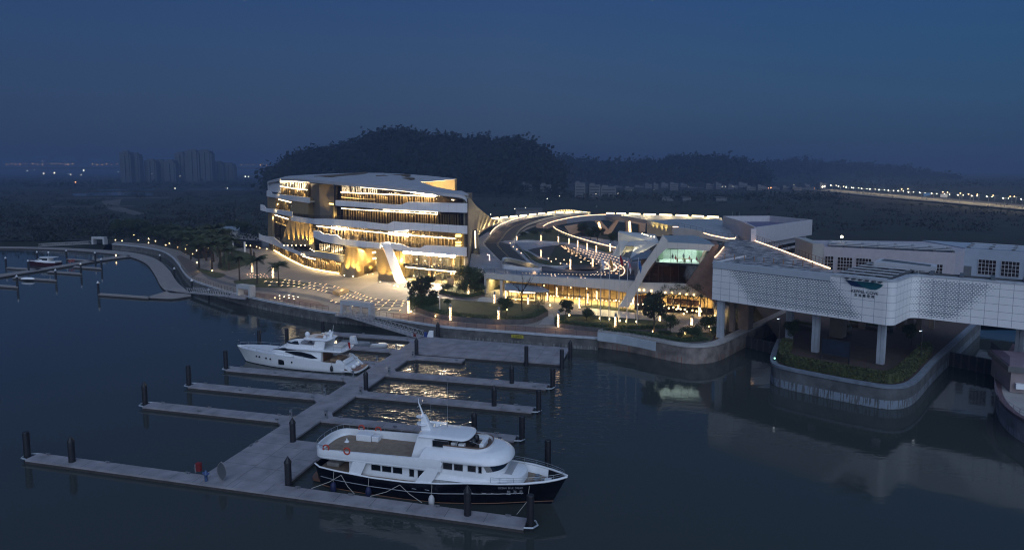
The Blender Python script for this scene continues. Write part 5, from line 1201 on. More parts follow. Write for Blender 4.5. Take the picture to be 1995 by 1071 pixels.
# ================================================================ ring ramp and clubhouse
ZD7 = 7.5
def zr(py): return itp([(414, 14.2), (418, 13.5), (425, 12.5), (431, 11.5), (438, 10.4), (449, 8.9), (458, 8.0), (466, 7.5)], py)
def R(px, py, dz=0.0): p = G(px, py, zr(py)); p.z += dz; return p
m_podium = M('podium_paving', (.27, .28, .31), .7, var=.1, scale=.3, bump=.05)
gridlines(m_podium, 3.0, 3.0, .05, (.19, .20, .22), 'Object')
m_cream = M('cream_cladding', (.52, .50, .46), .55, var=.06, scale=.4)
gridlines(m_cream, 2.2, 0, .03, (.36, .34, .31), 'Object')
PF = [(943, 573.5), (985, 579), (1040, 586), (1100, 592.5), (1160, 599), (1226, 604.5)]      # foot of the podium front
CH = T('clubhouse', 'angular white clubhouse with glazed cantilevered room and warm restaurant front under a paved deck', 'building', G(1230, 600, ZL))
def yc(px): return itp([(943, 174.4), (985, 170.2), (1040, 165), (1100, 161), (1160, 157.5), (1205, 155), (1236, 153), (1290, 151), (1340, 149), (1400, 147)], px)
def CP(px, py, k=0.0): return V(px, py, yc(px) + k)
NB = Vector((.22, .975, 0))
deck = [(943, 533.5), (1000, 537), (1060, 540), (1120, 543), (1180, 546.5), (1236, 551)]
P = [CP(x, y - 2, 1.0) for x, y in deck] + [V(1284, 476, 175), G(1262, 472, ZD7), G(1205, 470, ZD7), G(1150, 462, ZD7), G(1100, 458, ZD7), G(1040, 452, ZD7), G(985, 450, ZD7), G(950, 452, ZD7), G(934, 462, ZD7), G(919, 490, ZD7), G(913.5, 522, ZD7)]
tag(flatpoly(P, ZD7).build('deck_paving', m_podium), kind='structure')
bt = [(943, 532.8), (1000, 536), (1100, 541), (1180, 544), (1236, 548)]; bb = [(943, 542), (978, 545), (1007, 549), (1066, 552.5), (1102, 556.7), (1180, 563), (1219, 569.5), (1236, 571)]
xs = grid(943, 1236, bt, bb, step=20)
weld_smooth(MB().slab([CP(x, itp(bt, x)) for x in xs], [CP(x, itp(bb, x)) for x in xs], NB * .5).build('fascia', m_cream, CH), 30)
xs = grid(975, 1222, bb, step=20)
A = [CP(x, itp(bb, x) + .4, 1.5) for x in xs]; Bq = [Vector((CP(x, 560, 1.5).x, yc(x) + 1.5, ZL)) for x in xs]
o = MB().strip(A, Bq).build('glazing', g_clear, CH)
MB().strip([a + NB * 11 for a in A], [b + NB * 11 for b in Bq]).build('room', m_intl, o); MB().strip([a + NB * 11 for a in A], A).build('ceiling', m_ceil, o); MB().strip(Bq, [b + Vector((0, 0, .02)) + NB * 11 for b in Bq]).build('floor', m_stone, o)
for x in list(range(985, 1222, 12)): a = CP(x, itp(bb, x) + .4, 1.3); MB().box(a.x - .07, a.x + .07, a.y - .1, a.y + .1, ZL, a.z).build('mullion', m_mull, o)
for x in (995, 1025, 1055, 1085, 1115, 1145, 1175, 1205): lamp('AREA', CP(x, 567, 6), 1000, (1, .74, .33), Vector((CP(x, 567, 6).x, yc(x) + 5.5, 0)), size=5, size_y=4, parent=CH)
def bulbs(name, pts, parent, r=.17, mat=e_bulb):
    many(name, MB().ball((0, 0, 0), r, 6, 4), mat, parent, [(p, 0) for p in pts])
bulbs('globe_lamp', [CP(x, y, 2.6) for x, y in ((1073, 576), (1079, 576.5), (1087, 577), (1101, 579), (1108, 579.5), (1115, 580), (1123, 580.5), (1137, 580.5), (1158, 584), (1165.5, 584.5), (1174, 584.5), (1181, 586), (1189, 585), (1196, 586), (1143, 562), (1112, 560), (1060, 556))], o)
# vehicle tunnel at the left end of the podium
tu = MB(); tu.strip([CP(947, 543, .3), CP(974, 546, .3)], [CP(947, 573, .3), CP(974, 577, .3)]); a = [CP(947, 543, .2), CP(974, 546, .2), CP(974, 577.5, .2), CP(947, 573.5, .2)]
q = [p + NB * 14 for p in a]
tu = MB(); tu.face(a[0], q[0], q[3], a[3]); tu.face(a[1], a[2], q[2], q[1]); tu.face(*q); tu.face(a[0], a[1], q[1], q[0]); tu.build('tunnel', M('tunnel_wall', (.45, .40, .27), .7, var=.08), CH)
lamp('AREA', (a[0] + q[1]) / 2 + Vector((0, 0, -.5)), 1300, (1, .80, .40), (a[2] + q[3]) / 2, size=4, size_y=8, parent=CH)
MB().slab([CP(943, 542, .1), CP(947.2, 542.5, .1)], [CP(943, 573.5, .1), CP(947.2, 574, .1)], NB * 3).build('pier', m_cream, CH); MB().slab([CP(974, 546, .1), CP(979, 546.5, .1)], [CP(974, 577.5, .1), CP(979, 578, .1)], NB * 3).build('pier', m_cream, CH)
# entrance pavilion with a pale roof
PV = T('entrance_pavilion', 'small glazed pavilion with a pale blue pointed flat roof in front of the clubhouse', 'pavilion', G(1020, 586, ZL))
rp = [G(982.5, 552, 6.3), G(1003, 550.5, 6.3), G(1040, 554, 6.3), G(1060, 560, 6.3), G(1070, 566, 6.3), G(1048, 567.5, 6.3), G(1015, 566, 6.3), G(983, 563, 6.3)]
MB().prism([(p.x, p.y) for p in rp], 6.0, 6.35).build('roof', M('pavilion_roof', (.26, .30, .35), .4, .2, .08), PV)
c = sum(rp, Vector()) / len(rp); wp = [c.lerp(p, .8) for p in rp]
mb = MB(); mb.strip([Vector((p.x, p.y, 6.0)) for p in wp + wp[:1]], [Vector((p.x, p.y, ZL)) for p in wp + wp[:1]]); mb.build('glazing', g_clear, PV)
for p in wp: MB().box(p.x - .1, p.x + .1, p.y - .1, p.y + .1, ZL, 6.0).build('post', m_stone, PV)
MB().prism([(p.x, p.y) for p in [c.lerp(w, .45) for w in wp]], ZL, 4.0).build('counter', m_intl, PV); lamp('POINT', (c.x, c.y, 5.4), 800, (1, .70, .26), parent=PV, size=.5); lamp('POINT', (c.x - 4, c.y - 1, 5.4), 500, (1, .70, .26), parent=PV, size=.5)
ed = [wp[k] for k in (7, 6, 5)]; MB().tube([Vector((p.x, p.y, 3.9)) for p in ed], .14, 5).build('light_strip', e_gold, PV); MB().tube([Vector((p.x, p.y, 5.7)) for p in ed], .1, 5).build('light_strip', e_led, PV)
# sloping white frame of the clubhouse
fr = [(1236, 548), (1243.5, 530), (1282, 475), (1291, 458.6), (1301, 469), (1297, 485), (1283, 499), (1262, 528), (1250, 549.5), (1225, 598), (1205, 598), (1220.5, 574), (1219, 567)]
weld_smooth(MB().solid([CP(x, y, -1.2) for x, y in fr], NB * 2.4).build('sloping_frame', m_cream, CH), 30)
MB().solid([CP(1291, 471, -1.2), CP(1389.6, 477, -1.2), CP(1382, 488.8, -1.2), CP(1302, 483.5, -1.2), CP(1296, 486, -1.2), CP(1290, 492, -1.2)], NB * 1.2).build('fascia', m_cream, CH)
m_zinc = M('pale_zinc', (.30, .34, .36), .5, .2, .1, .4)
MB().solid([CP(1291, 470.5, -1.2), CP(1390, 476.6, -1.2), CP(1400, 475.8, 2), V(1354, 458.4, 172), V(1291, 458.4, 174)], (0, 0, -.4)).build('roof', m_zinc, CH)
m_officew = M('office_white', (.62, .72, .66), .6, var=.04)
gt_ = [(1278, 503), (1283, 497), (1296, 486.5), (1302, 483.8), (1382, 489)]; gb_ = [(1278, 509.5), (1364, 516.6), (1382, 516)]
og = MB().solid([CP(x, y, .2) for x, y in ((1279, 509), (1283, 497.5), (1296, 487), (1302, 484), (1382, 489), (1364, 516.4))], NB * .03).build('office_glazing', g_clear, CH)
a = [CP(1279, 484, .4), CP(1384, 489, .4), CP(1384, 517, .4), CP(1279, 510.3, .4)]; zt, zb = 17.7, a[3].z; fl = [Vector((p.x, p.y, z)) for p, z in zip(a, (zt, zt, zb, zb))]; q = [p + NB * 8 for p in fl]
of = MB(); of.face(*q); of.face(fl[0], q[0], q[3], fl[3]); of.face(fl[1], fl[2], q[2], q[1]); of.face(fl[0], fl[1], q[1], q[0]); of.face(fl[3], q[3], q[2], fl[2]); of.build('office_room', m_officew, og)
lamp('AREA', sum(fl + q, Vector()) / 8 + Vector((0, 0, 1.3)), 900, (.84, 1, .88), sum(fl + q, Vector()) / 8 + Vector((0, 0, -3)), size=11, size_y=6, parent=CH)
for x in (1306, 1320, 1334, 1348, 1362): MB().solid([CP(x - .3, 484.3 + (x - 1302) * .066, .15), CP(x + .3, 484.4 + (x - 1302) * .066, .15), CP(x + .3, 511.5 + (x - 1306) * .08, .15), CP(x - .3, 511.4 + (x - 1306) * .08, .15)], NB * .06).build('mullion', m_mull, og)
for x0, x1 in ((1282, 1292), (1357, 1368)): MB().solid([CP(x0, 487, 5), CP(x1, 488, 5), CP(x1, 514, 5), CP(x0, 511, 5)], NB * .2).build('partition', M('screen_green', (.30, .42, .30), .5), og)
MB().solid([CP(x, y, .5) for x, y in ((1276.5, 509.8), (1366, 516.8), (1366.5, 519), (1275, 512))], NB * 8).build('floor_slab', m_dark, CH)
lo = [(1277, 511.5), (1363, 518.5), (1337, 553), (1250.5, 551)]
o = MB().solid([CP(x, y, .6) for x, y in lo], NB * .03).build('atrium_glazing', g_dark, CH)
MB().solid([CP(x, y, 9) for x, y in ((1250, 505), (1400, 510), (1390, 560), (1235, 556))], NB * .3).build('atrium_wall', M('atrium_wall', (.10, .06, .035), .7, var=.5, scale=.3), o)
for x in (1290, 1306, 1322, 1338): MB().solid([CP(x - .25, 512.5, .5), CP(x + .25, 512.5, .5), CP(x + .25, 551, .5), CP(x - .25, 551, .5)], NB * .08).build('mullion', m_mull, o)
MB().solid([CP(1290, 514, 4), CP(1292, 514, 4), CP(1293, 552, 4), CP(1290.5, 552, 4)], NB * .5).build('column', M('column_blue', (.14, .18, .22), .5), o)
lamp('POINT', CP(1300, 530, 6), 160, (1, .5, .2), parent=CH, size=.5); lamp('POINT', CP(1275, 540, 6), 120, (1, .6, .3), parent=CH, size=.4)
bw_ = MB().solid([CP(x, y, -.6) for x, y in ((1389.6, 477), (1400.5, 476), (1394, 505), (1394, 590), (1372, 575), (1337, 553))], NB * 8); bw_.build('brick_wall', M('brown_brick', (.20, .13, .10), .8, var=.2, scale=.8), CH)
# restaurant below
MB().solid([CP(x, y, .5) for x, y in ((1250, 550), (1340, 552.5), (1394, 560), (1394, 581), (1330, 574), (1262, 571), (1240, 569))], NB * 1.5).build('soffit_wall', m_cream, CH)
rt = [(1236, 574), (1265, 571.5), (1330, 574.5), (1394, 581)]; xs = grid(1236, 1394, rt, step=15)
A = [CP(x, itp(rt, x), 1.5) for x in xs]; Bq = [Vector((p.x, p.y, ZL)) for p in A]
o = MB().strip(A, Bq).build('restaurant_glazing', g_clear, CH); MB().strip([a + NB * 8 for a in A], [b + NB * 8 for b in Bq]).build('room', m_intl, o); MB().strip(Bq, [b + NB * 8 for b in Bq]).build('floor', m_stone, o); MB().strip([a + NB * 8 for a in A], A).build('ceiling', m_ceil, o)
MB().solid([CP(x, y, 3) for x, y in ((1237, 575), (1262, 574), (1276, 578), (1276, 592), (1237, 592))], NB * .3).build('timber_panel', M('orange_timber', (.34, .13, .03), .6, var=.2, scale=1), o)
MB().solid([CP(x, y, 3) for x, y in ((1300, 580), (1362, 585), (1362, 597), (1300, 592))], NB * .3).build('timber_panel', M('orange_timber2', (.32, .15, .05), .6, var=.2, scale=1), o)
for x in range(1248, 1392, 13): a = CP(x, itp(rt, x), 1.35); MB().box(a.x - .08, a.x + .08, a.y - .1, a.y + .1, ZL, a.z).build('mullion', m_mull, o)
for x in (1250, 1285, 1320, 1355, 1385): lamp('POINT', CP(x, 588, 4.5), 1100, (1, .70, .28), parent=CH, size=.5)
bulbs('globe_lamp', [CP(x, y, -1.2) for x, y in ((1230, 592), (1243, 592.5), (1252, 592.5), (1264, 597), (1303, 600), (1312, 598.5), (1318, 602), (1326, 602), (1334, 603), (1338, 607), (1349, 604.5), (1357, 606), (1366, 606), (1332, 611), (1392, 614), (1294, 595), (1200, 585), (1206, 586))], o, .2)
bulbs('soffit_lamp', [CP(x, y, .3) for x, y in ((1245.5, 564.5), (1254.5, 565), (1269, 566.5), (1296, 570), (1309, 571), (1324, 572.5), (1338, 573.5), (1352, 574.5), (1383, 556))], o, .28, EM('soffit_lamp', (1, .68, .30), 4))
# people at the desks in the lit room
m_suit = M('clothes_dark', (.02, .02, .025), .8); m_redc = M('chair_red', (.30, .02, .03), .7); m_skin = M('skin', (.45, .28, .20), .6)
def person(loc, lab, sit=False, rz=0.0, top=(.02, .02, .025), group=None):
    v = [(0, 0, .95), (0, 0, 1.2), (0, 0, 1.42), (0, 0, 1.52), (0, .0, 1.68)]; e = [(0, 1), (1, 2), (2, 3), (3, 4)]; r = [.15, .15, .13, .06, .105]
    def ch(st, pts, rad):
        p = st
        for q, rr in zip(pts, rad): v.append(q); r.append(rr); e.append((p, len(v) - 1)); p = len(v) - 1
    for s in (-1, 1):
        ch(2, [(s * .19, 0, 1.40), (s * .25, -.03, 1.12), (s * .24, -.18, .92), (s * .235, -.26, .88)], [.06, .05, .04, .035])
        if sit: ch(0, [(s * .1, -.05, .9), (s * .12, -.45, .88), (s * .12, -.48, .48), (s * .12, -.62, .44)], [.09, .075, .05, .04])
        else: ch(0, [(s * .09, 0, .88), (s * .11, -.03 - .08 * s, .48), (s * .12, .03 - .1 * s, .06), (s * .12, -.14 - .1 * s, .04)], [.09, .065, .045, .04])
    me = bpy.data.meshes.new('person'); me.from_pydata(v, e, [])
    o = bpy.data.objects.new('person', me); COL.objects.link(o)
    mo = o.modifiers.new('skin', 'SKIN')
    for k, rr in enumerate(r): me.skin_vertices[0].data[k].radius = (rr, rr * .8)
    me.skin_vertices[0].data[0].use_root = True
    su = o.modifiers.new('sub', 'SUBSURF'); su.levels = su.render_levels = 1
    me.materials.append(M('clothes', top, .8)); o.location = loc; o.rotation_euler = (0, 0, rz)
    if sit: o.location.z -= .42
    tag(o, lab, 'person', group)
    h = MB().ball((0, .01, 1.76), .1, 8, 5, 1.05).build('hair', m_suit, o, True)
    return o
zf = zb + .05
for x, k, sit, lab, top in ((1310, 3, 0, 'person in dark clothes standing at the left end of the lit glass room', (.015, .015, .02)), (1331, 4, 0, 'person standing in the middle of the lit glass room behind the desks', (.03, .035, .06)), (1316, 3.2, 1, 'seated person in red nearest the standing figure in the lit glass room', (.25, .02, .03)),
                            (1343, 3.4, 1, 'seated person in red at the right desk of the lit glass room', (.28, .03, .03)), (1357, 3, 1, 'seated person in red alone by the right partition of the lit glass room', (.3, .03, .04))):
    p = CP(x, 512, k); p.z = zf; person(p, lab, sit, .3, top)
for x, lab in ((1326, 'timber topped desk at the centre of the lit glass room'), (1341, 'timber topped desk at the right of the lit glass room')):
    p = CP(x, 512, 2.6); p.z = zf; r = T('desk', lab, 'desk', p); m_dk = M('desk_wood', (.36, .22, .10), .5)
    MB().box(-.85, .85, -.4, .4, .70, .76).build('desk_top', m_dk, r, True); MB().box(-.8, -.7, -.35, .35, 0, .7).build('leg', m_dk, r, True); MB().box(.7, .8, -.35, .35, 0, .7).build('leg', m_dk, r, True)
# ---- white shell with the lit ramp hood
SHL = T('ramp_pavilion', 'white faceted shell with a floodlit sloping mouth beside the clubhouse', 'pavilion', G(1225, 505, ZD7))
m_shell = M('white_shell', (.50, .51, .50), .5, var=.06, scale=.4)
MB().solid([V(1204, 452, 196), V(1276, 459.5, 186), V(1284, 476, 178), V(1204, 482, 193)], (1, 4, 0)).build('rear_wall', m_shell, SHL)
for P in ([V(1207, 470, 192), V(1230, 468, 190), V(1219, 479, 182), V(1209, 501, 178), V(1193, 499, 186)], [V(1230, 468, 190), V(1282, 474, 174), V(1258, 488, 172), V(1236, 479, 180), V(1219, 479, 182)], [V(1236, 479, 180), V(1258, 488, 172), V(1228, 504, 170.5), V(1226, 500, 176)]):
    MB().solid(P, (0.2, 1.2, 0)).build('shell_facet', m_shell, SHL)
MB().solid([V(1219, 480, 182.5), V(1236, 479.5, 181), V(1256, 488, 174), V(1228, 504, 172), V(1211, 500, 178.5)], (0, .8, 0)).build('mouth', M('mouth_grey', (.16, .16, .14), .6), SHL)
MB().solid([V(1228, 503, 168), V(1247, 492, 167), V(1270, 487.5, 166), V(1262, 503, 164), V(1232, 507, 165)], (0, .3, -.4)).build('canopy', M('canopy_blue', (.14, .17, .21), .5), SHL)
for x, y, Yv, tx, ty in ((1208, 492, 176, 1210, 472), (1220, 487, 177, 1224, 472), (1236, 484, 175, 1240, 474), (1252, 487, 169, 1258, 476)):
    lamp('SPOT', V(x, y, Yv), 2000, (1, .82, .45), V(tx, ty, Yv + 9), spot=75, parent=SHL, size=.2)
lw = MB().solid([V(1260.5, 430, 226), V(1312, 441, 203), V(1312, 456, 203), V(1288, 461, 212), V(1260.5, 457, 226)], (1, 2, 0)); lw.build('lit_wall', M('ridged_wall', (.46, .40, .27), .6, var=.08), SHL)
for x, y in ((1266, 456), (1274, 458), (1284, 459), (1292, 460)):
    c = V(x, y, itp([(1260, 221), (1312, 199)], x)); lamp('SPOT', c, 2600, (1, .78, .32), c + Vector((.5, 3.5, 8)), spot=60, parent=SHL, size=.15)
bulbs('roof_dot', [V(x, y, 185) for x, y in ((1251, 455), (1255, 456.5), (1258.5, 457.5), (1262, 459), (1268, 460), (1274.5, 461))], SHL, .16, e_led)
# standing seam roof and rear block
RFB = T('seam_roof_wing', 'low wing with pale standing seam roof beside the dark paved terrace', 'building', V(1380, 455, 195))
m_seamr = M('seam_roof', (.40, .41, .42), .45, .2, .06, .5); gridlines(m_seamr, 1.1, 0, .06, (.22, .23, .24), 'Object')
ba = [V(1275, 428.5, 236), V(1330, 426.5, 243), (V(1400, 427, 232)), V(1447, 441, 198)]; fa = [V(1262, 431, 225), V(1314, 441, 203), V(1380, 453, 190), V(1433, 466, 182)]
MB().slab(samp(ba, 10), samp(fa, 10), (0, 0, -1)).build('roof', m_seamr, RFB); MB().solid([V(1447, 441, 198), V(1449.5, 466, 190), V(1433, 466, 182)], (-.5, 0, 0)).build('end_wall', m_shell, RFB)
MB().slab([V(1312, 442, 202), V(1345, 446, 196), V(1380, 453, 189), V(1433, 466, 181)], [V(1312, 458, 202), V(1345, 460, 196), V(1380, 466, 189), V(1433, 474, 181)], (0, 2, 0)).build('side_wall', m_shell, RFB)
for L, em in (([(1371, 453.5), (1385, 458), (1400, 461), (1420, 465), (1431, 464.5), (1433.5, 462.5)], e_peach), ([(1311, 442), (1321, 442)], e_peach)):
    pts = [V(x, y, itp([(1310, 195), (1371, 186), (1433, 176)], x)) for x, y in L]; MB().tube(pts, .14, 5).build('light_strip', em, RFB)
railing([V(x, y, itp([(1310, 194), (1371, 185), (1433, 175)], x)) for x, y in ((1374, 455), (1400, 461.5), (1420, 464), (1431, 464.5))], 1.2, 2, 'railing', 'bronze railing above the curved light line by the seam roof', m_rail, rails=(1, .5))
railing([V(x, y, itp([(1310, 194), (1371, 185), (1433, 175)], x)) for x, y in ((1311, 441), (1340, 446), (1368, 453))], 1.2, 2, 'railing', 'bronze railing along the walkway in front of the seam roof', m_rail, rails=(1, .5))
RB_ = T('rear_block', 'tall white block with recessed violet roof and two dark ribbon windows behind the terrace', 'building', V(1525, 500, 175))
m_blk = M('block_white', (.50, .48, .50), .6, var=.05)
zt_ = 21.3; q = [V(1472, 446.5, 165), V(1581, 431, 190), V(1500, 426, 206), V(1410, 424.5, 205), V(1449, 441, 182)]
q = [Vector((p.x, p.y, zt_)) for p in q]
rim = MB()
for a, b in zip(q, q[1:] + q[:1]): d = (b - a).normalized(); rim.ob((a + b) / 2, d, (b - a).length, .5, zt_ - 4.2, zt_ + .2)
rim.build('parapet', m_blk, RB_); MB().prism([(p.x, p.y) for p in q], zt_ - 3.2, zt_ - 1.6).build('roof', M('violet_roof', (.13, .12, .20), .6, var=.15), RB_)
qi = [q[0].lerp(q[2], .04), q[1].lerp(q[3], .05), q[2], q[3], q[4]]; MB().prism([(p.x, p.y) for p in qi], 4, zt_ - 3.3).build('wall', m_blk, RB_)
d = (q[1] - q[0]).normalized(); nrm = Vector((d.y, -d.x, 0))
for t0, t1, z0, z1 in ((.42, .97, 14.6, 15.5), (.55, .97, 12.6, 13.9)):
    a, b = qi[0].lerp(qi[1], t0) + nrm * .03, qi[0].lerp(qi[1], t1) + nrm * .03
    MB().solid([Vector((a.x, a.y, z0)), Vector((b.x, b.y, z0)), Vector((b.x, b.y, z1)), Vector((a.x, a.y, z1))], nrm * .03).build('window', m_win, RB_)
MB().box(q[0].x - 1.3, q[0].x, q[0].y - .6, q[0].y + .6, 12, zt_ - .2).build('pier', m_blk, RB_)
for x in (1427, 1440): p = V(x, 424, 206); MB().tube([p, p + Vector((0, 0, 1.8))], .07, 4).build('roof_pole', m_steel, RB_)
for x, x2 in ((1433, 1440), (1453, 1461)): MB().tube([V(x, 430, 200), V(x2, 453, 188)], .12, 4).build('roof_brace', m_blk, RB_)
# dark stone terrace roof with its light line
m_tile = M('terrace_stone', (.09, .09, .10), .7, var=.1)
def _tile():
    m = m_tile; n, l = m.node_tree.nodes, m.node_tree.links
    tc = n.new('ShaderNodeTexCoord'); mp = n.new('ShaderNodeMapping'); mp.inputs['Rotation'].default_value = (0, 0, .62); mp.inputs['Scale'].default_value = (.42, 1.9, 1)
    w = n.new('ShaderNodeTexNoise'); w.inputs['Scale'].default_value = 1.0; w.inputs['Detail'].default_value = 2
    l.new(tc.outputs['Object'], mp.inputs[0]); l.new(mp.outputs[0], w.inputs[0])
    mixcol(m, mt(m, 'GREATER_THAN', w.outputs[0], .54), (.50, .50, .50))
_tile()
Zt = 18.0
tag(flatpoly([V(1387.5, 505, 125.8), G(1392, 499, Zt), (G(1411, 481, Zt))] + [G(x, y, Zt) for x, y in ((1400, 474), (1434, 466.5), (1467, 469), (1621, 525.3))] + [V(1627, 530, 111.6)], Zt).build('terrace', m_tile), kind='structure')
def ledrail(px, z, lab, dz=.15, em=e_peach, rail=True, step=1.8):
    L = [G(x, y, z) + Vector((0, 0, dz)) for x, y in px]
    r = T('lit_railing', lab, 'railing', L[0]); MB().tube(L, .13, 5).build('light_strip', em, r)
    n = int(sum((b - a).length for a, b in zip(L, L[1:])) / step) + 2; Q = [p + Vector((.15, .25, 0)) for p in samp(L, n)]
    many('post', MB().box(-.03, .03, -.03, .03, 0, 1.3), m_rail, r, [(p, 0) for p in Q]); MB().tube([p + Vector((0, 0, 1.3)) for p in Q], .035, 4).build('handrail', m_rail, r); MB().tube([p + Vector((0, 0, .7)) for p in Q], .025, 4).build('handrail', m_rail, r)
    for k in range(0, len(L) - 1):
        for t in (.2, .5, .8): lamp('POINT', L[k].lerp(L[k + 1], t) + Vector((-.3, -.6, .4)), 16, (1, .62, .38), parent=r, size=.4)
    return r
ledrail([(1467, 468.5), (1520, 487.5), (1570, 506.5), (1617, 524)], Zt, 'glowing straight railing down the right side of the dark terrace')
ledrail([(1393, 502), (1400, 494.5), (1410, 482)], Zt, 'short glowing railing at the left corner of the dark terrace', step=1.2)
many('stub_lamp', MB().box(-.07, .07, -.07, .07, 0, 1.0), M('bronze_post', (.25, .14, .08), .5), tag(T('parapet_posts', 'row of thin bronze posts along the front edge of the dark terrace', 'railing', G(1500, 512, Zt))), [(G(x, 503.5 + (x - 1410) * .1, Zt), 0) for x in range(1412, 1600, 19)])
# ================================================================ ring road
m_deckc = M('ramp_concrete', (.34, .31, .28), .7, var=.1, scale=.3); m_line = M('road_paint', (.55, .52, .45), .7, var=.15, scale=2); m_yline = M('road_paint_gold', (.42, .32, .16), .7, var=.15, scale=2)
RL = [(1040, 527.5), (1006, 519), (977, 510.3), (959.5, 494), (943, 475), (950, 464.5), (957, 457), (964, 450), (973, 443.5), (982, 439), (1001, 432.4), (1020, 427.5), (1050, 422.5), (1085, 418.5), (1125, 416)]
RR = [(1080, 521), (1044, 517), (1030, 511), (1014, 496), (996, 479), (1003, 467), (1008, 457.5), (1013, 450.7), (1020, 445), (1028, 440.2), (1048, 433.2), (1074, 426.5), (1098, 422), (1124, 419.2), (1150, 417.6)]
RLs = spline([R(x, y, .01) for x, y in RL], 4); RRs = spline([R(x, y, .01) for x, y in RR], 4)
tag(MB().slab(RRs, RLs, (0, 0, -.6)).build('ramp_road', m_asph), kind='structure')
tag(MB().slab([p + Vector((0, 0, -.62)) for p in RRs[20:]], [p + Vector((0, 0, -.62)) for p in RLs[20:]], (0, 0, -1.0)).build('ramp_beam', m_deckc), kind='structure')
def marking(f0, f1, i0, i1, mat, dz=.006, dash=0):
    mb = MB(); n = len(RLs)
    for i in range(i0, min(i1, n - 1)):
        if dash and i % 2: continue
        a, b = (RLs[i].lerp(RRs[i], f0) + Vector((0, 0, dz)), RLs[i].lerp(RRs[i], f1) + Vector((0, 0, dz))); c, d_ = (RLs[i + 1].lerp(RRs[i + 1], f1) + Vector((0, 0, dz)), RLs[i + 1].lerp(RRs[i + 1], f0) + Vector((0, 0, dz)))
        mb.face(a, b, c, d_)
    tag(mb.build('road_marking', mat), kind='structure')
marking(.475, .492, 4, 58, m_yline); marking(.515, .532, 14, 58, m_yline); marking(.02, .035, 4, 58, m_line); marking(.965, .98, 4, 58, m_line)
a, b = RLs[17], RRs[17]; mb = MB(); mb.slab([a + Vector((0, 0, .008)), b + Vector((0, 0, .008))], [a + Vector((.2, -.35, .008)), b + Vector((.2, -.35, .008))], (0, 0, -.005)); tag(mb.build('road_marking', m_line), kind='structure')
# kerbs both sides
for nm, L, sgn in (('road_kerb', RLs[2:22], -1), ('road_kerb', RRs[2:22], 1)):
    o = [Vector((sgn * .35, 0, 0)) for _ in L]; A = [p + Vector((0, 0, .14)) for p in L]
    tag(MB().slab(A, [p + q for p, q in zip(A, o)], (0, 0, -.14)).build(nm, m_cope), kind='structure')
# parapets that carry light lines
def parapet(name, L, h, lab, th=.25, led_z=None, em=e_led, r=.12, mat=m_deckc, powr=0, col=(1, .72, .42), off=Vector((0, -.3, 0))):
    rt_ = T(name, lab, 'parapet', L[0]); MB().slab([p + Vector((0, 0, h)) for p in L], L, (0, th, 0)).build('wall', mat, rt_)
    if led_z is not None: MB().tube([p + Vector((0, -.1, led_z)) for p in L], r, 5).build('light_strip', em, rt_)
    if powr:
        for p in samp(L, max(2, int(sum((b - a).length for a, b in zip(L, L[1:])) / 9))): lamp('POINT', p + off + Vector((0, 0, h + .2)), powr, col, parent=rt_, size=.4)
    return rt_
L = spline([R(x, y) for x, y in ((955, 461), (958.5, 455.5), (964, 449.6), (972, 443.6), (981, 439), (1001, 431.8), (1021, 426.6))], 4)
parapet('lit_parapet', L, 1.2, 'glowing curved parapet on the left side of the ramp road', .3, 1.15, e_peach, .17, m_cream, 150, (1, .64, .42), Vector((1.2, -.8, -.2)))
L = spline([R(x, y) for x, y in ((1005, 464), (1009, 455.5), (1014.7, 449), (1027.8, 440), (1048, 433), (1074, 425.8), (1124, 418.4), (1150, 416.8))], 4)
parapet('lit_parapet', L, 1.0, 'pale slatted parapet on the right side of the ramp road', .3, None, e_led, .1, M('slat_parapet', (.50, .46, .36), .6, var=.2, scale=6), 110, (1, .82, .45), Vector((-.8, -.8, .2)))
# far rail with bright boxes of light
fl_ = [(957, 426, 318), (986, 423.2, 330), (1016, 420.5, 338), (1045, 417.3, 343), (1073, 414.6, 346), (1102, 413.2, 348), (1130, 413.5, 348), (1150, 415, 347)]
fr_ = [(1181, 415.6, 346), (1215, 416.2, 343), (1260, 417.8, 338), (1310, 419.2, 331), (1360, 421.3, 322), (1407, 423.5, 312)]
e_hot = EM('rail_light', (1, .84, .50), 5)
for fl, lab in ((fl_, 'blazing segmented light rail along the far left edge of the ring ramp'), (fr_, 'blazing segmented light rail along the far right edge of the ring ramp')):
    L = spline([V(*p) for p in fl], 8); r = T('light_rail', lab, 'light rail', L[0])
    MB().slab([p + Vector((0, 0, -.2)) for p in L], [p + Vector((0, 0, -2.2)) for p in L], (0, .4, 0)).build('parapet', m_cream, r)
    MB().slab([p + Vector((0, -.1, -2.0)) for p in L], [p + Vector((.8, -14, -2.3)) for p in L], (0, 0, -1)).build('deck', m_deckc, r)
    n = len(L); seg = 5
    for i in range(0, n - 1, seg):
        q = L[i:min(i + seg, n)]
        if len(q) > 2: q = q[:-1] + [q[-1].lerp(q[-2], .15)]
        if len(q) > 1: MB().strip([p + Vector((0, -.15, .45)) for p in q], [p + Vector((0, -.15, -.25)) for p in q]).build('light_box', e_hot, r)
    for p in samp(L, 7): lamp('POINT', p + Vector((0, -2.5, .6)), 800, (1, .80, .42), parent=r, size=.5)
r = T('arched_screen', 'arched screen of glowing ribs on the crest of the ring ramp', 'screen', V(1102, 414, 349))
ar = [V(x, y, 350) for x, y in ((1073, 413), (1083, 410.5), (1093, 408.8), (1104, 408), (1116, 409), (1128, 411), (1140, 413.5))]; As = samp(ar, 22); Bs = [V(1073 + 67 * k / 21, 414.5, 350) for k in range(22)]
for a, b in zip(As, Bs): MB().tube([b, a + Vector((.6, 0, 0))], .15, 4).build('rib', e_gold, r)
MB().tube(As, .15, 4).build('rim', m_cream, r)
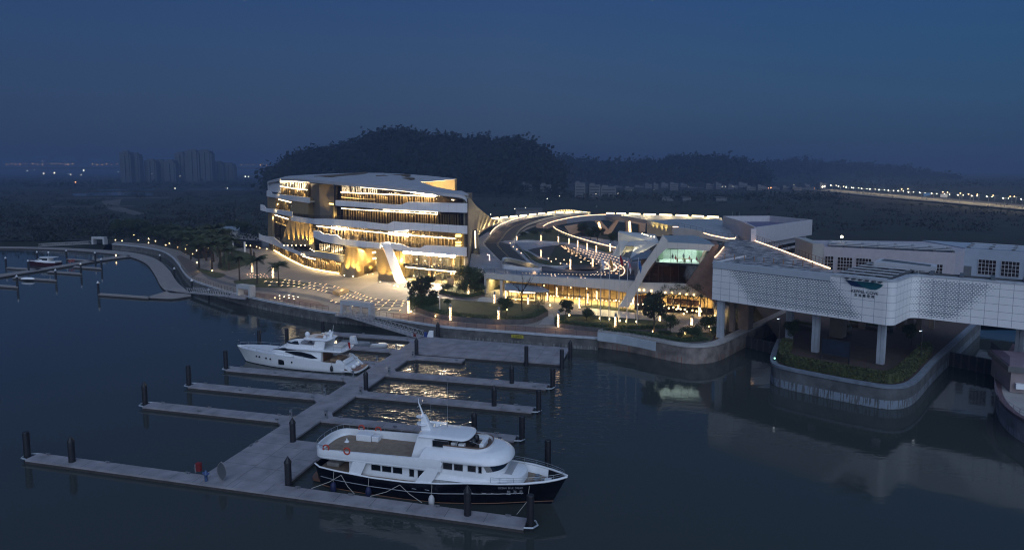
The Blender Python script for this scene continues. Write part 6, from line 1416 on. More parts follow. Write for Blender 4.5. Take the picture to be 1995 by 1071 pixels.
# inner deck of the ring with the peach light line
il = [(1049.6, 451), (1058, 444.5), (1067, 438.9), (1080, 434.4), (1094.8, 430.8), (1116, 426.6), (1138.5, 423.6), (1160, 422), (1180, 421.3), (1205, 421.5)]
IL = spline([R(x, y) for x, y in il], 4)
io = [(1030, 449.5), (1034, 443), (1044, 437), (1056, 432), (1072, 427.5), (1098, 423), (1124, 420), (1150, 418.4), (1178, 417.6), (1210, 417.5)]
IO = spline([R(x, y) for x, y in io], 4)
m_warmdeck = M('warm_deck', (.30, .22, .18), .7, var=.1)
tag(MB().slab(IO[8:], IL[8:], (0, 0, -1.6)).build('ring_deck', m_warmdeck), kind='structure')
parapet('lit_parapet', IL[4:33], .9, 'thin peach light line curving along the inner edge of the ring deck', .2, .9, e_peach, .15, m_conc, 110, (1, .58, .40), Vector((0, 1.0, .3)))
q = [(1180, 421.5), (1205, 422), (1230, 424), (1262, 430)]; q2 = [(1180, 430), (1205, 428.5), (1230, 430), (1262, 436)]
MBq = MB().slab([V(x, y, 300 - (x - 1180) * .8) for x, y in q], [V(x, y, 300 - (x - 1180) * .8) for x, y in q2], (0, 6, 0)); tag(MBq.build('ring_deck', M('deck_fascia', (.20, .22, .26), .6, var=.1)), kind='structure')
q = [(1105, 428.6), (1138, 423.8), (1180, 421.6)]; MBq = MB().slab([V(x, y, 300) for x, y in q], [V(x, y + 7, 300) for x, y in q], (0, 4, 0)); tag(MBq.build('ring_deck', M('deck_fascia2', (.16, .18, .22), .6, var=.1)), kind='structure')
m_pier = M('pier_peach', (.34, .24, .17), .7, var=.12)
for lab, P in (('tapering V shaped ramp pier, left of the two, lit from below', [(1158, 430), (1170, 429.5), (1186, 447), (1200, 429), (1207, 428.5), (1190, 456), (1176, 456)]), ('straight legged ramp pier, right of the two, lit from below', [(1219, 430), (1258, 434), (1257, 452), (1246, 452), (1246, 437), (1229, 434), (1229, 455), (1221, 455)])):
    r = T('ramp_pier', lab, 'pier', V(P[-1][0], P[-1][1], 290)); MB().solid([V(x, y, 290) for x, y in P], (0, 3, 0)).build('pier', m_pier, r)
r = T('ramp_pier', 'low ramp pier seen through the trees below the peach light line', 'pier', V(1110, 455, 285)); MB().solid([V(x, y, 285) for x, y in ((1100, 441), (1131, 436), (1131, 452), (1112, 458))], (0, 3, 0)).build('pier', m_pier, r)
for x, y, x2, y2 in ((1166.5, 434, 1170.5, 449), (1226.5, 432, 1227.5, 452)):
    r = T('pier_lamp', 'slanted glowing lamp on a ramp pier, %s' % ('by the V shaped pier' if x < 1200 else 'by the straight legged pier'), 'lamp', V(x2, y2, 280)); MB().tube([V(x, y, 284), V(x2, y2, 280)], .5, 6).build('tube', EM('pier_lamp', (1, .62, .26), 5), r); MB().tube([V(x2, y2, 280), V(x2, y2 + 8, 280)], .3, 6).build('post', m_steel, r); lamp('POINT', V(x2, y2 - 4, 278), 700, (1, .62, .3), parent=r, size=.6)
# descending walkway
wl_ = [(1077.5, 443, 10), (1085, 449, 9.7), (1109.5, 459.5, 9.2), (1146, 471, 8.6), (1180, 480, 8.0), (1199.5, 484.5, 7.8)]
L = spline([G(*p) for p in wl_], 4)
parapet('lit_parapet', L, .5, 'straight peach light line along the walkway descending to the white shell', .2, .5, e_peach, .15, m_conc, 80, (1, .62, .42), Vector((0, -1.0, .2)))
tag(MB().slab([p + Vector((.6, 2.6, .1)) for p in L], [p + Vector((0, .2, .1)) for p in L], (0, 0, -.5)).build('walkway', m_deckc), kind='structure')
railing([p + Vector((.7, 2.8, .1)) for p in L], 1.2, 3, 'railing', 'grey railing behind the descending walkway with the light line', m_steel, rails=(1, .6))
# lawns and beds inside the ring
def dsheet(name, px, z, mat, sm=3): return sheet(name, px, z, mat, ZD7, smooth=sm)
for q in ([(1000, 467), (1020, 455), (1046, 453), (1075, 447), (1110, 462), (1180, 482), (1194, 491), (1180, 492), (1120, 474), (1060, 471), (1010, 471)], [(1005, 484), (1018, 492), (1030, 505), (1050, 515), (1085, 519), (1102, 517), (1075, 509), (1050, 503), (1028, 490)]): dsheet('lawn', q, ZD7 + .03, m_grass)
dsheet('court', [(1028, 487), (1050, 482), (1100, 478), (1160, 505), (1172, 522), (1140, 528), (1100, 524), (1110, 516), (1060, 503)], ZD7 + .012, m_asph)
dsheet('hedge_slope', [(1082, 480), (1100, 477), (1164, 513), (1150, 516), (1090, 512), (1070, 507)], ZD7 + .05, M('ivy', (.02, .03, .015), .95, var=.5, scale=1.2, bump=.6))
dsheet('court', [(1060, 521), (1110, 526), (1170, 524), (1236, 526), (1236, 546), (1150, 541), (1080, 533), (1040, 529)], ZD7 + .012, M('dark_paving', (.10, .10, .11), .8, var=.15), 0)
def lowwall(px, h, lab, mat=m_cope, th=.35, name='low_wall', closed=False):
    L = spline([G(x, y, ZD7) for x, y in px], 5); r = T(name, lab, 'wall', L[0]); MB().slab([p + Vector((0, 0, h)) for p in L], L, (.05, th, 0)).build('wall', mat, r); return L
lowwall([(1004, 476), (1012, 484), (1028, 500), (1040, 512), (1062, 519), (1090, 521), (1104, 518), (1098, 516)], .5, 'curved pale kerb wall round the planted oval of the forecourt')
lowwall([(1003, 473), (1030, 472), (1062, 474), (1090, 476), (1120, 482)], .9, 'low curved bluish wall behind the planted oval')
lowwall([(1100, 478), (1130, 496), (1164, 515), (1172, 521)], .8, 'straight sloping grey wall beside the lit steps')
railing(spline([G(x, y, ZD7) for x, y in ((1004, 477), (1012, 485), (1028, 501), (1041, 512.5), (1062, 520))], 4), 1.1, 2.2, 'railing', 'dark railing on the curved kerb wall of the forecourt', m_dark, rails=(1,))
railing([CP(x, y - .5, .8) + Vector((0, 0, .2)) for x, y in bt], 1.2, 3.5, 'railing', 'long glass railing along the front edge of the paved deck', m_dark, glass=GLASS('rail_glass', (.55, .66, .78), .16), rails=(1,), post=.06)
# white oblong ventilation kerb on the deck
L = [G(x, y, ZD7) for x, y in ((977, 516), (981, 509), (1000, 511), (1047, 524), (1055, 529), (1040, 530.5), (990, 525), (978, 522))]
r = T('stair_opening', 'white rounded stairwell kerb on the paved deck with a lit inner wall', 'stairwell', L[0]); Ls = spline(L + L[:1], 4)
MB().slab([p + Vector((0, 0, 1.2)) for p in Ls], Ls, (0, .3, 0)).build('kerb', m_white, r); c = sum(L, Vector()) / 8; Li = [c.lerp(p, .85) for p in Ls]
MB().strip([p + Vector((0, 0, 1.15)) for p in Li], [p + Vector((0, 0, .05)) for p in Li]).build('inner_wall', M('stair_wall', (.5, .44, .33), .6), r); lamp('AREA', c + Vector((0, 0, 1.6)), 160, (1, .74, .40), c, size=8, size_y=1.5, parent=r)
# glowing marker and cone beside the road
r = T('glass_cone', 'dark tapering stair head with a vertical light line beside the ramp road', 'stair head', V(921, 482, 232))
MB().prism([(p.x, p.y) for p in (V(919, 487, 222), V(935, 484, 220), V(936, 482, 227), V(920, 485, 228))], ZD7, 15.2, [(p.x, p.y) for p in (V(922.5, 484, 223), V(930, 482, 222), V(930.5, 480, 225.5), V(923, 482, 226))]).build('body', M('cone_grey', (.07, .08, .10), .35, .2), r); MB().tube([V(925.5, 450, 221.6), V(926.5, 483, 219.8)], .16, 5).build('light_strip', e_led, r)
r = T('light_marker', 'small upright bracket shaped light strip on the deck left of the road', 'light', G(952, 520, ZD7)); MB().tube([V(949, 496, 206), V(953.5, 497, 206), V(954, 519, 205), V(957, 521, 205)], .13, 5).build('tube', EM('rose_led', (1, .66, .55), 6), r)
for y in (486, 492, 498, 504, 510, 515): xw = itp([(457, 934), (492, 918), (510, 914.5), (526, 912)], y) + 1.2; lamp('SPOT', G(xw, y, ZD7 + .8), 420, (1, .75, .3), G(xw + 20, y - 1.0, ZD7), spot=34, size=.05)
# lit steps: glowing dashes sweeping down to the forecourt
def stepbars(name, lab, rows_, z, mat, ln=.9, w=.14, ang=1.2, hgt=.07):
    r = T(name, lab, 'steps', G(rows_[0][0][0], rows_[0][0][1], z)); pts = []
    for row in rows_: pts += [(G(x, y, z) + Vector((0, 0, .03)), ang) for x, y in row]
    return r, pts
rows_ = []
for k in range(6):
    c_ = [(1094 + k * 1.5, 479 + k * 1.2), (1112, 482.5 + k * 2.4), (1135, 486.5 + k * 3.6), (1160, 491.5 + k * 4.4), (1185 - k * 1, 497 + k * 4.6), (1207 - k * 3.2, 503.5 + k * 4.6), (1222 - k * 4.2, 511 + k * 4.4)]
    rows_.append([(v.x, v.y) for v in samp([Vector((x, y, 0)) for x, y in c_], 22 if k < 4 else 14)])
r, pts = stepbars('lit_steps', 'broad fan of steps with rows of glowing dashes beside the flagpoles', rows_, ZD7, e_peach)
mbar = MB().box(-.26, .26, -.09, .09, 0, .09)
many('step_light', mbar, e_peach, r, [(p, -.3) for p, a in pts[:100]])
mb = MB()
for p, a in pts[100:]: mb.ob(p, (1, -.3), .68, .18, p.z, p.z + .09)
tag(mb.build('step_light', e_peach, r), kind='stuff')
for k in range(6): L = spline([G(x, y + 1.2, ZD7) for x, y in rows_[k][::3]], 2); MB().slab([p + Vector((0, .45, .02)) for p in L], [p + Vector((0, -.1, .02)) for p in L], (0, 0, -.015)).build('tread', m_conc, r)
for x, y in ((1120, 487), (1150, 495), (1180, 505), (1200, 515)): lamp('POINT', G(x, y, ZD7 + 1), 90, (1, .64, .42), parent=r, size=.4)
for cx_, L in ((0, [(1177, 524), (1184, 522), (1187, 518.5), (1184, 514), (1177, 510)]), (1, [(1190, 528), (1198, 526), (1201, 521), (1198, 515.5), (1191, 512)]), (2, [(1207, 537), (1214, 534), (1217, 526), (1213, 520), (1206, 517)])):
    MB().tube(spline([G(x, y, ZD7 + .15) for x, y in L], 4), .13, 4).build('curved_light', e_peach, r)
dots = [(x, 532.5 + (x - 1017) * .022) for x in range(1018, 1180, 7)] + [(1074, 535), (1075, 537), (1081, 535.5), (1082, 537.5), (1106, 541), (1112, 542), (1132, 541), (1140, 542), (1164, 530), (1171, 531), (1178, 530)] + [(x, 534 - (x - 1155) * .04) for x in range(1155, 1195, 6)] + [(936, 529), (989, 531)]
r = T('deck_lights', 'scatter of tiny recessed lights along the front of the paved deck', 'lights', G(1100, 536, ZD7)); many('light_dot', MB().box(-.13, .13, -.13, .13, 0, .1), e_peach, r, [(G(x, y, ZD7), 0) for x, y in dots])
for x, y, lab in ((994, 473, 'a'), (1000, 480.5, 'b'), (1007, 485.5, 'c'), (1015.5, 492.5, 'd')): pass
gl = [(994, 473.3), (1000, 480.5), (1007, 485.4), (1015.5, 492.7), (1068.5, 503), (1083, 504.3), (1074, 509), (1092, 512.7), (1099, 506), (1104, 514), (1132, 510), (1151, 512.5), (1166, 510)]
r = T('kerb_lights', 'string of small round lights around the planted oval and the forecourt road', 'lights', G(1050, 500, ZD7)); bulbs('light_dot', [G(x, y, ZD7 + .3) for x, y in gl], r, .2, e_peach)
# ================================================================ white perforated building over the water
PB = T('perforated_building', 'long white building on columns with perforated facade and lettering, standing over the inlet', 'building', G(1715, 708, ZP))
zB, zT = 11.0, 18.35
p1 = V(1388, 545, 125.2); p2 = V(1741, 600, 103.2); p3 = V(1776, 590, 109.8); p4 = V(2140, 600, 96.0)
for p in (p1, p2, p3, p4): p.z = 0
def corner(a, b, c, r, n=6):
    u, v = (a - b).normalized(), (c - b).normalized(); s, e = b + u * r, b + v * r
    return [(1 - t) ** 2 * s + 2 * t * (1 - t) * b + t * t * e for t in [k / n for k in range(n + 1)]]
fl = [p1] + corner(p1, p2, p3, 1.6) + corner(p2, p3, p4, 1.6) + [p4]
m_perf = M('perforated_panel', (.74, .73, .72), .45, var=.05, scale=.4)
def _perf():
    m = m_perf; u, v, _ = coords(m, 'UV')
    L1 = (p2 - p1).length; L2 = L1 + (p3 - p2).length
    hgt = zT - zB
    def hole():
        pu, pv = .50, .31
        row = mt(m, 'FLOOR', mt(m, 'DIVIDE', v, pv)); odd = mt(m, 'MODULO', row, 2.0)
        fu = mt(m, 'ABSOLUTE', mt(m, 'SUBTRACT', mt(m, 'FRACT', mt(m, 'ADD', mt(m, 'DIVIDE', u, pu), mt(m, 'MULTIPLY', odd, .5))), .5))
        fv = mt(m, 'ABSOLUTE', mt(m, 'SUBTRACT', mt(m, 'FRACT', mt(m, 'DIVIDE', v, pv)), .5))
        return fu, fv
    fu, fv = hole()
    s = mt(m, 'MULTIPLY', mt(m, 'SUBTRACT', hgt, v), .80)
    def ramp(x, w): return mt(m, 'MINIMUM', mt(m, 'MAXIMUM', mt(m, 'DIVIDE', x, w), 0.0), 1.0)
    mA = mt(m, 'MULTIPLY', ramp(mt(m, 'SUBTRACT', u, mt(m, 'ADD', s, .9)), 2.2), ramp(mt(m, 'SUBTRACT', mt(m, 'ADD', s, 22.6), u), 2.2))
    mB = mt(m, 'MULTIPLY', ramp(mt(m, 'SUBTRACT', u, L2 - 2.8), 4.5), ramp(mt(m, 'SUBTRACT', mt(m, 'SUBTRACT', L2 + 12.0, s), u), 2.4))
    mm = mt(m, 'MULTIPLY', mt(m, 'MAXIMUM', mA, mB), ramp(mt(m, 'SUBTRACT', mt(m, 'MULTIPLY', mt(m, 'SUBTRACT', hgt - .55, v), mt(m, 'SUBTRACT', v, .35)), 0), 1.2))
    h = mt(m, 'MULTIPLY', mt(m, 'LESS_THAN', fu, mt(m, 'MULTIPLY', mm, .36)), mt(m, 'LESS_THAN', fv, mt(m, 'MULTIPLY', mm, .30)))
    mixcol(m, h, (.11, .13, .165))
gridlines(m_perf, 1.78, 1.22, .035, (.30, .32, .35)); _perf()
A = [Vector((p.x, p.y, zT)) for p in fl]; Bq = [Vector((p.x, p.y, zB)) for p in fl]
o = MB().strip(A, Bq, uv=True).build('facade', m_perf, PB); weld_smooth(o, 60)
NP = Vector((.707, .707, 0))
e1 = MB(); e1.strip([A[0] + NP * 14, A[0]], [Bq[0] + NP * 14, Bq[0]]); e1.build('end_wall', m_white, PB)
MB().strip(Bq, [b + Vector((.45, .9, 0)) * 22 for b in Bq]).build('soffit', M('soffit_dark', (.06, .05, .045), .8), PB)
zRf = zT - 1.3
MB().strip([Vector((p.x, p.y, zRf)) + NP * 12 for p in fl[:8]], [Vector((p.x, p.y, zRf)) + NP * .3 for p in fl[:8]]).build('roof', M('roof_slab', (.20, .21, .22), .7, var=.2), PB)
MB().strip([Vector((p.x, p.y, zRf)) + Vector((.6, 1, 0)) * 9 for p in fl[7:]], [Vector((p.x, p.y, zRf)) + Vector((.1, .25, 0)) for p in fl[7:]]).build('roof', M('roof_slab2', (.07, .07, .075), .8, var=.2), PB)
# coping
cpn = [Vector((p.x, p.y, zT)) for p in fl]; dirs = []
for i in range(len(fl)):
    t = (fl[min(i + 1, len(fl) - 1)] - fl[max(0, i - 1)]).normalized(); dirs.append(Vector((-t.y, t.x, 0)))
MB().slab([c + d * .75 + Vector((0, 0, .06)) for c, d in zip(cpn, dirs)], [c - d * .08 + Vector((0, 0, .06)) for c, d in zip(cpn, dirs)], (0, 0, -.35)).build('coping', m_cope, PB)
d1 = (p2 - p1).normalized(); n1 = Vector((-d1.y, d1.x, 0))
i1 = p1 + d1 * ((V(1624, 527, 111) - p1).dot(d1))
MB().slab([p1 + Vector((0, 0, zT + .05)) - n1 * .12, i1 + Vector((0, 0, zT + .05)) - n1 * .12], [p1 + Vector((0, 0, zT - 1.15)) - n1 * .12, i1 + Vector((0, 0, zT - 1.15)) - n1 * .12], n1 * .1).build('parapet_band', M('parapet_band', (.40, .44, .48), .6, var=.06), PB)
# open roof frames
m_beam = M('roof_beam', (.10, .105, .11), .6, var=.15); m_beamw = M('roof_beam_white', (.50, .51, .53), .6, var=.06)
def roofframe(o0, du, dn, L, Wd, nu, nv, z, parent, wh=.5, name='roof_frame', dk=m_beam, wt=m_beamw, bay=None):
    mb = MB(); mw = MB()
    for i in range(nu + 1):
        c = o0 + du * (L * i / nu) + dn * (Wd / 2); mb.ob(c, dn, Wd, .55, z - .45, z)
    for j in range(nv + 1):
        c = o0 + du * (L / 2) + dn * (Wd * j / nv); mw.ob(c, du, L + .4, .5, z + .004, z + .12)
        mb.ob(c, du, L, .3, z - .9, z - .46)
    mb.build(name, dk, parent); mw.build('roof_rail', wt, parent)
L1 = (p2 - i1).length
roofframe(i1 + d1 * .5 + n1 * .9, d1, n1, L1 - 2.2, 20.5, 3, 6, zT + .0, PB)
fl2 = MB().prism([(p.x, p.y) for p in (i1 + n1 * .5, i1 + d1 * (L1 - 1.5) + n1 * .5, i1 + d1 * (L1 - 1.5) + n1 * 21.5, i1 + n1 * 21.5)], zT - 1.28, zT - 1.2); fl2.build('roof', M('frame_floor', (.52, .54, .56), .6, var=.1), PB)
d2 = (p4 - p3).normalized(); n2 = Vector((-d2.y, d2.x, 0))
for k in range(5): MB().ob(p3 + d2 * (2.5 + 4.2 * k) + n2 * 2.6, n2, 5, .6, zT - .1, zT + .25).build('roof_beam', m_beam, PB)
for w_, m_ in ((1.9, m_beamw), (4.9, m_beam)): MB().ob(p3 + d2 * 11 + n2 * w_, d2, 21, .4, zT - .5, zT - .12).build('roof_rail', m_, PB)
q = [G(1702, 509, zT + .8), G(1716, 503, zT + .8), G(1826, 515, zT + .8), G(1823, 520, zT + .8)]
MB().slab([q[1], q[2]], [q[0], q[3]], (0, 0, -.9)).build('roof_hatch', m_beamw, PB); MB().slab([q[1].lerp(q[0], .2) + Vector((1, 0, .02)), q[2].lerp(q[3], .2) + Vector((-1, 0, .02))], [q[0].lerp(q[1], .2) + Vector((1, 0, .02)), q[3].lerp(q[2], .2) + Vector((-1, 0, .02))], (0, 0, -.015)).build('hatch_cover', m_beam, PB)
# lettering and emblem
SG = T('building_sign', 'teal leaf emblem with dark lettering on the perforated facade', 'sign', p1 + d1 * 23 + Vector((0, 0, 16)))
ro = atan2(d1.y, d1.x); fo = -n1 * .06
def onf(px, py):
    a, b, c = dv(px, py); den = a * n1.x + b * n1.y; t = (p1.dot(n1)) / den
    return Vector((a * t, b * t, HC + c * t))
m_teal = M('emblem_teal', (.012, .10, .12), .4, var=.1); m_blue = M('emblem_blue', (.012, .03, .085), .4, var=.1); m_ink = M('letter_black', (.02, .025, .04), .5)
lf = [(1648, 545), (1664, 547), (1684, 548.5), (1706, 550.5), (1721, 555), (1716, 560), (1708, 564), (1698, 564), (1684, 560), (1668, 558), (1658, 555)]
MB().solid([onf(x, y) - n1 * .10 for x, y in lf], n1 * .08).build('emblem', m_teal, SG)
MB().solid([onf(x, y) - n1 * .125 for x, y in ((1648, 545), (1658, 546.3), (1666, 548), (1674, 553), (1682, 559.3), (1668, 558), (1658, 555))], n1 * .02).build('emblem_shade', m_blue, SG)
c = onf(1684.5, 569); text('KEPPEL COVE', .68, c - n1 * .08, pi / 2, ro, m_ink, SG, ext=.01)
c = onf(1684, 576); text('吉 宝 嘉 世 湾', .50, c - n1 * .08, pi / 2, ro, m_ink, SG, ext=.03)
many('sign_lamp', MB().box(-.25, .25, -.9, .0, 0, .12), m_dark, SG, [(onf(1652 + 12.8 * k, 541.5 + 1.6 * k) + Vector((0, 0, 0)), ro) for k in range(6)])
# columns
m_col = M('column_white', (.40, .43, .47), .55, var=.1, scale=.6)
def column(p, z0, parent, w=1.05):
    o = MB(); o.ob(p - d1 * .3, d1, .5, w, z0, zB); o.ob(p + d1 * .3, d1, .5, w, z0, zB); o.ob(p, d1, .12, w * .8, z0, zB); o.build('column', m_col, parent)
for x, y, z in ((1403, 657, ZR), (1537, 660, ZP), (1588, 685, ZP), (1715, 708, ZP)): column(G(x, y, z), z, PB)
column(V(1985, 683, 108), 1.0, PB)
m_colb = M('column_tan', (.17, .14, .12), .8, var=.15)
for x, y, z, w in ((1426, 645, ZP, .9), (1452, 640, ZR, 2.2), (1632, 655, ZP, 2.4), (1680, 640, ZP, 1.2), (1772, 655, ZP, .9), (1755, 640, ZP, 1.5), (1790, 645, ZP, .9), (1815, 640, ZP, .9), (1648, 640, ZP, 1.0)):
    p = G(x, y, z); MB().ob(p, d1, w, w, z, zB).build('column', m_colb, PB)
# terrace under the building: hedge, screen board, lock gates, lamps
def hedge(L, w, h, name, lab, mat, n=2600, cat='hedge'):
    r = T(name, lab, cat, L[0]); D_ = sum((b - a).length for a, b in zip(L, L[1:])); P = samp(L, max(3, int(D_ / 1.2)))
    N = []
    for i in range(len(P)): t = (P[min(i + 1, len(P) - 1)] - P[max(0, i - 1)]).normalized(); N.append(Vector((-t.y, t.x, 0)) * w / 2)
    a = [p + n_ for p, n_ in zip(P, N)]; b = [p - n_ for p, n_ in zip(P, N)]; up = Vector((0, 0, h))
    core = MB(); core.strip([p + up * .93 for p in a], [p + up * .93 for p in b]); core.strip([p + up * .93 for p in b], b); core.strip(a, [p + up * .93 for p in a]); core.build('body', mat, r)
    lv = MB()
    for _ in range(n):
        i = random.randrange(len(P) - 1); t = random.random(); s = random.random(); c = P[i].lerp(P[i + 1], t); nn = N[i]
        if s < .45: q = c + nn * random.uniform(-1, 1) + up * random.uniform(.9, 1.04)
        else: q = c + nn * (1.04 if s > .82 else -1.04) * random.uniform(.94, 1.05) + up * random.uniform(.05, 1)
        d = Vector((random.gauss(0, 1), random.gauss(0, 1), random.gauss(0, 1))).normalized(); e = d.orthogonal().normalized() * random.uniform(.05, .11); f = d.cross(e)
        lv.face(q - e - f, q + e - f, q + e + f, q - e + f)
    tag(lv.build('foliage', mat, r), kind='stuff'); return r
m_hedge = M('hedge_leaf', (.055, .062, .02), .8, var=.45, scale=1.4)
PN = []
for i in range(len(PEN)):
    t = PEN[min(i + 1, len(PEN) - 1)] - PEN[max(0, i - 1)]; t.z = 0; t.normalize(); PN.append(PEN[i] + Vector((-t.y, t.x, 0)) * 2.0)
hedge([Vector((p.x, p.y, ZP)) for p in PN[2:48]], 1.7, 1.6, 'hedge', 'thick clipped hedge curving along the edge of the terrace under the perforated building', m_hedge, 9000)
r = T('display_board', 'large blank dark display board on two posts behind the hedge', 'board', V(1628, 700, 110))
q = [V(1601.6, 658.7, 110.5), V(1656, 667, 107.5), V(1654.5, 697, 107.5), V(1600.7, 687.7, 110.5)]; nb = (q[1] - q[0]).cross(q[3] - q[0]).normalized()
MB().solid(q, nb * .25).build('screen', M('board_screen', (.022, .03, .045), .35), r)
MB().tube(q, .09, 4, True).build('frame', m_dark, r)
for a in (q[3], q[2]): MB().box(a.x - .1, a.x + .1, a.y - .1, a.y + .1, ZP, a.z).build('post', m_dark, r)
def lockgate(a, b, z1, lab, n, red=False):
    r = T('lock_gate', lab, 'gate', a); d = b - a; mb = MB(); m_ = M('gate_steel', (.035, .035, .042) if not red else (.05, .02, .03), .7, var=.3)
    MB().ob((a + b) / 2, d, d.length, .5, -1, z1).build('panel', m_, r)
    for k in range(n + 1): c = a.lerp(b, k / n); MB().ob(c + Vector((0, -.4, 0)), d, .25, .4, -1, z1 + .1).build('post', M('gate_rib', (.07, .07, .075), .7), r)
lockgate(G(1440, 668, .5), G(1510, 684, .5), 2.2, 'dark ribbed lock gate closing the narrow inlet left of the hedged terrace', 6)
lockgate(G(1826, 702, .5), G(1946, 726, .5), 2.6, 'dark ribbed lock gate closing the basin right of the hedged terrace', 8)
def lamppost(x, y, z, h, lab, sphere=None, mat=m_dark):
    p = G(x, y, z); r = T('lamp_post', lab, 'lamp post', p); MB().tube([(0, 0, 0), (0, 0, h)], [.09, .06], 6).build('pole', mat, r, True); MB().box(-.55, .0, -.1, .1, h - .12, h).build('lamp_head', m_steel, r, True)
    MB().box(-.5, -.2, -.08, .08, h - .16, h - .12).build('lens', EM('cool_lens', (.8, .9, 1), 6), r, True); return r
lamppost(1517, 690, ZP, 6.5, 'thin lamp post with a blue box on the left tip of the hedged terrace'); lamppost(1793, 712, ZP, 6.0, 'thin lamp post on the quay at the right side of the hedged terrace')
# low red and brown planters under the building, orange buoys
for x, y, w, h, lab in ((1690, 640, 9, .9, 'long dark planter wall under the building behind the terrace'), (1570, 640, 5, 1.0, 'dark planter block under the building left of the display board'), (1640, 648, 3.2, 1.4, 'pale low wall beside a thick column under the building')):
    p = G(x, y, ZP); r = T('planter', lab, 'planter', p); MB().ob(p, d1, w, 1.6, ZP, ZP + h).build('box', m_quay, r); MB().ob(p, d1, w - .3, 1.3, ZP + h, ZP + h + .4).build('planting', m_hedge, r)
# slanting far wall of the inlet with a kerb that catches the light
# ================================================================ white building behind
BB = T('rear_building', 'long white two part building with gridded windows and open roof frames at the right', 'building', V(1750, 520, 145))
zb_ = 18.4
f1, f2, f3, f4 = V(1606, 476, 149.5), V(1862, 492, 138.0), V(1880, 482, 145.5), V(2120, 496, 132)
for p in (f1, f2, f3, f4): p.z = 0
bk = [f1 + Vector((3, 14, 0)), f2 + Vector((6, 14, 0)), f3 + Vector((5, 12, 0)), f4 + Vector((6, 14, 0))]
m_pink = M('render_pinkish', (.42, .39, .42), .7, var=.06); m_blu = M('render_bluish', (.34, .39, .46), .7, var=.06)
MB().prism([(p.x, p.y) for p in (f1, f2, f3 + Vector((.1, .1, 0)), f3 + Vector((0, 15, 0)), bk[0])], 4, zb_).build('wall', m_pink, BB)
MB().prism([(p.x, p.y) for p in (f3, f4, bk[3], f3 + Vector((.5, 16, 0)))], 4, zb_ + .2).build('wall', m_blu, BB)
lft = [f1 + Vector((-2.2, 1.0, 0)), f1 + Vector((-.1, -.1, 0)), f1 + Vector((2, 14, 0)), f1 + Vector((-.2, 15, 0))]
MB().prism([(p.x, p.y) for p in lft], 4, zb_ + .6).build('end_wall', M('end_tan', (.36, .36, .35), .7, var=.06), BB)
def gridwin(base, d, s0, s1, z0, z1, nu, nv, nrm, parent, door=False):
    a, b = base + d * s0 + nrm * .03, base + d * s1 + nrm * .03
    o = MB().solid([Vector((a.x, a.y, z0)), Vector((b.x, b.y, z0)), Vector((b.x, b.y, z1)), Vector((a.x, a.y, z1))], nrm * .02).build('window', M('window_brown', (.03, .02, .016), .15, spec=.8), parent)
    mb = MB(); L = s1 - s0
    for k in range(nu + 1): c = base + d * (s0 + L * k / nu) + nrm * .09; mb.ob(c, d, .10, .07, z0, z1)
    for k in range(nv + 1): c = base + d * (s0 + L / 2) + nrm * .092; z = z0 + (z1 - z0) * k / nv; mb.ob(c, d, L, .06, z - .05, z + .05)
    mb.build('frame', M('frame_white', (.40, .40, .42), .6), o)
dd = (f2 - f1).normalized(); nn = Vector((dd.y, -dd.x, 0)); LF = (f2 - f1).length
def sAt(px): # distance along the front for a picture column
    a, b, c = dv(px, 500); den = a * nn.x + b * nn.y; t = f1.dot(nn) / den; return (Vector((a * t, b * t, 0)) - f1).dot(dd)
for x0, x1, z0, z1, nu in ((1607.5, 1624, 13.2, 16.3, 3), (1632, 1661, 13.2, 16.2, 5), (1668, 1698, 13.2, 16.2, 5), (1746.5, 1771, 13.4, 16.0, 4), (1778.5, 1804, 13.4, 15.9, 4), (1811, 1838, 12.8, 15.8, 4)): gridwin(f1, dd, sAt(x0), sAt(x1), z0, z1, nu, 4, nn, BB)
d3 = (f4 - f3).normalized(); n3 = Vector((d3.y, -d3.x, 0))
def sAt3(px):
    a, b, c = dv(px, 500); den = a * n3.x + b * n3.y; t = f3.dot(n3) / den; return (Vector((a * t, b * t, 0)) - f3).dot(d3)
for x0, x1 in ((1907, 1942), (1952, 1988), (1999, 2040)): gridwin(f3, d3, sAt3(x0), sAt3(x1), 13.0, 16.3, 5, 4, n3, BB)
a = f3 + d3 * sAt3(1879.5) + n3 * .04; MB().ob(a + d3 * .7, d3, 1.4, .06, 11, 14.6).build('door', M('door_grey', (.12, .13, .14), .6), BB)
nb_ = -nn; roofframe(f1 + dd * 1.0 + nb_ * .4, dd, nb_, LF - 1.4, 9.5, 7, 3, zb_ + .45, BB)
nb3 = -n3; roofframe(f3 + d3 * .6 + nb3 * .4, d3, nb3, 24, 9, 6, 2, zb_ + .5, BB)
MB().prism([(p.x, p.y) for p in (f1 + dd * .8 + nb_ * .6, f2 - dd * .8 + nb_ * .6, f2 - dd * .8 + nb_ * 9.5, f1 + dd * .8 + nb_ * 9.5)], zb_ - .3, zb_ + .02).build('roof', M('roof_tray', (.07, .072, .08), .7, var=.2), BB)
r = T('roof_floodlight', 'bright floodlight on the roof edge of the rear white building', 'floodlight', V(1640, 462, 158)); MB().tube([(0, 0, -1.5), (0, 0, 0)], .08, 5).build('post', m_dark, r, True); MB().ball((0, 0, .1), .32, 8, 5).build('lamp_head', EM('flood', (1, .9, .6), 14), r, True)
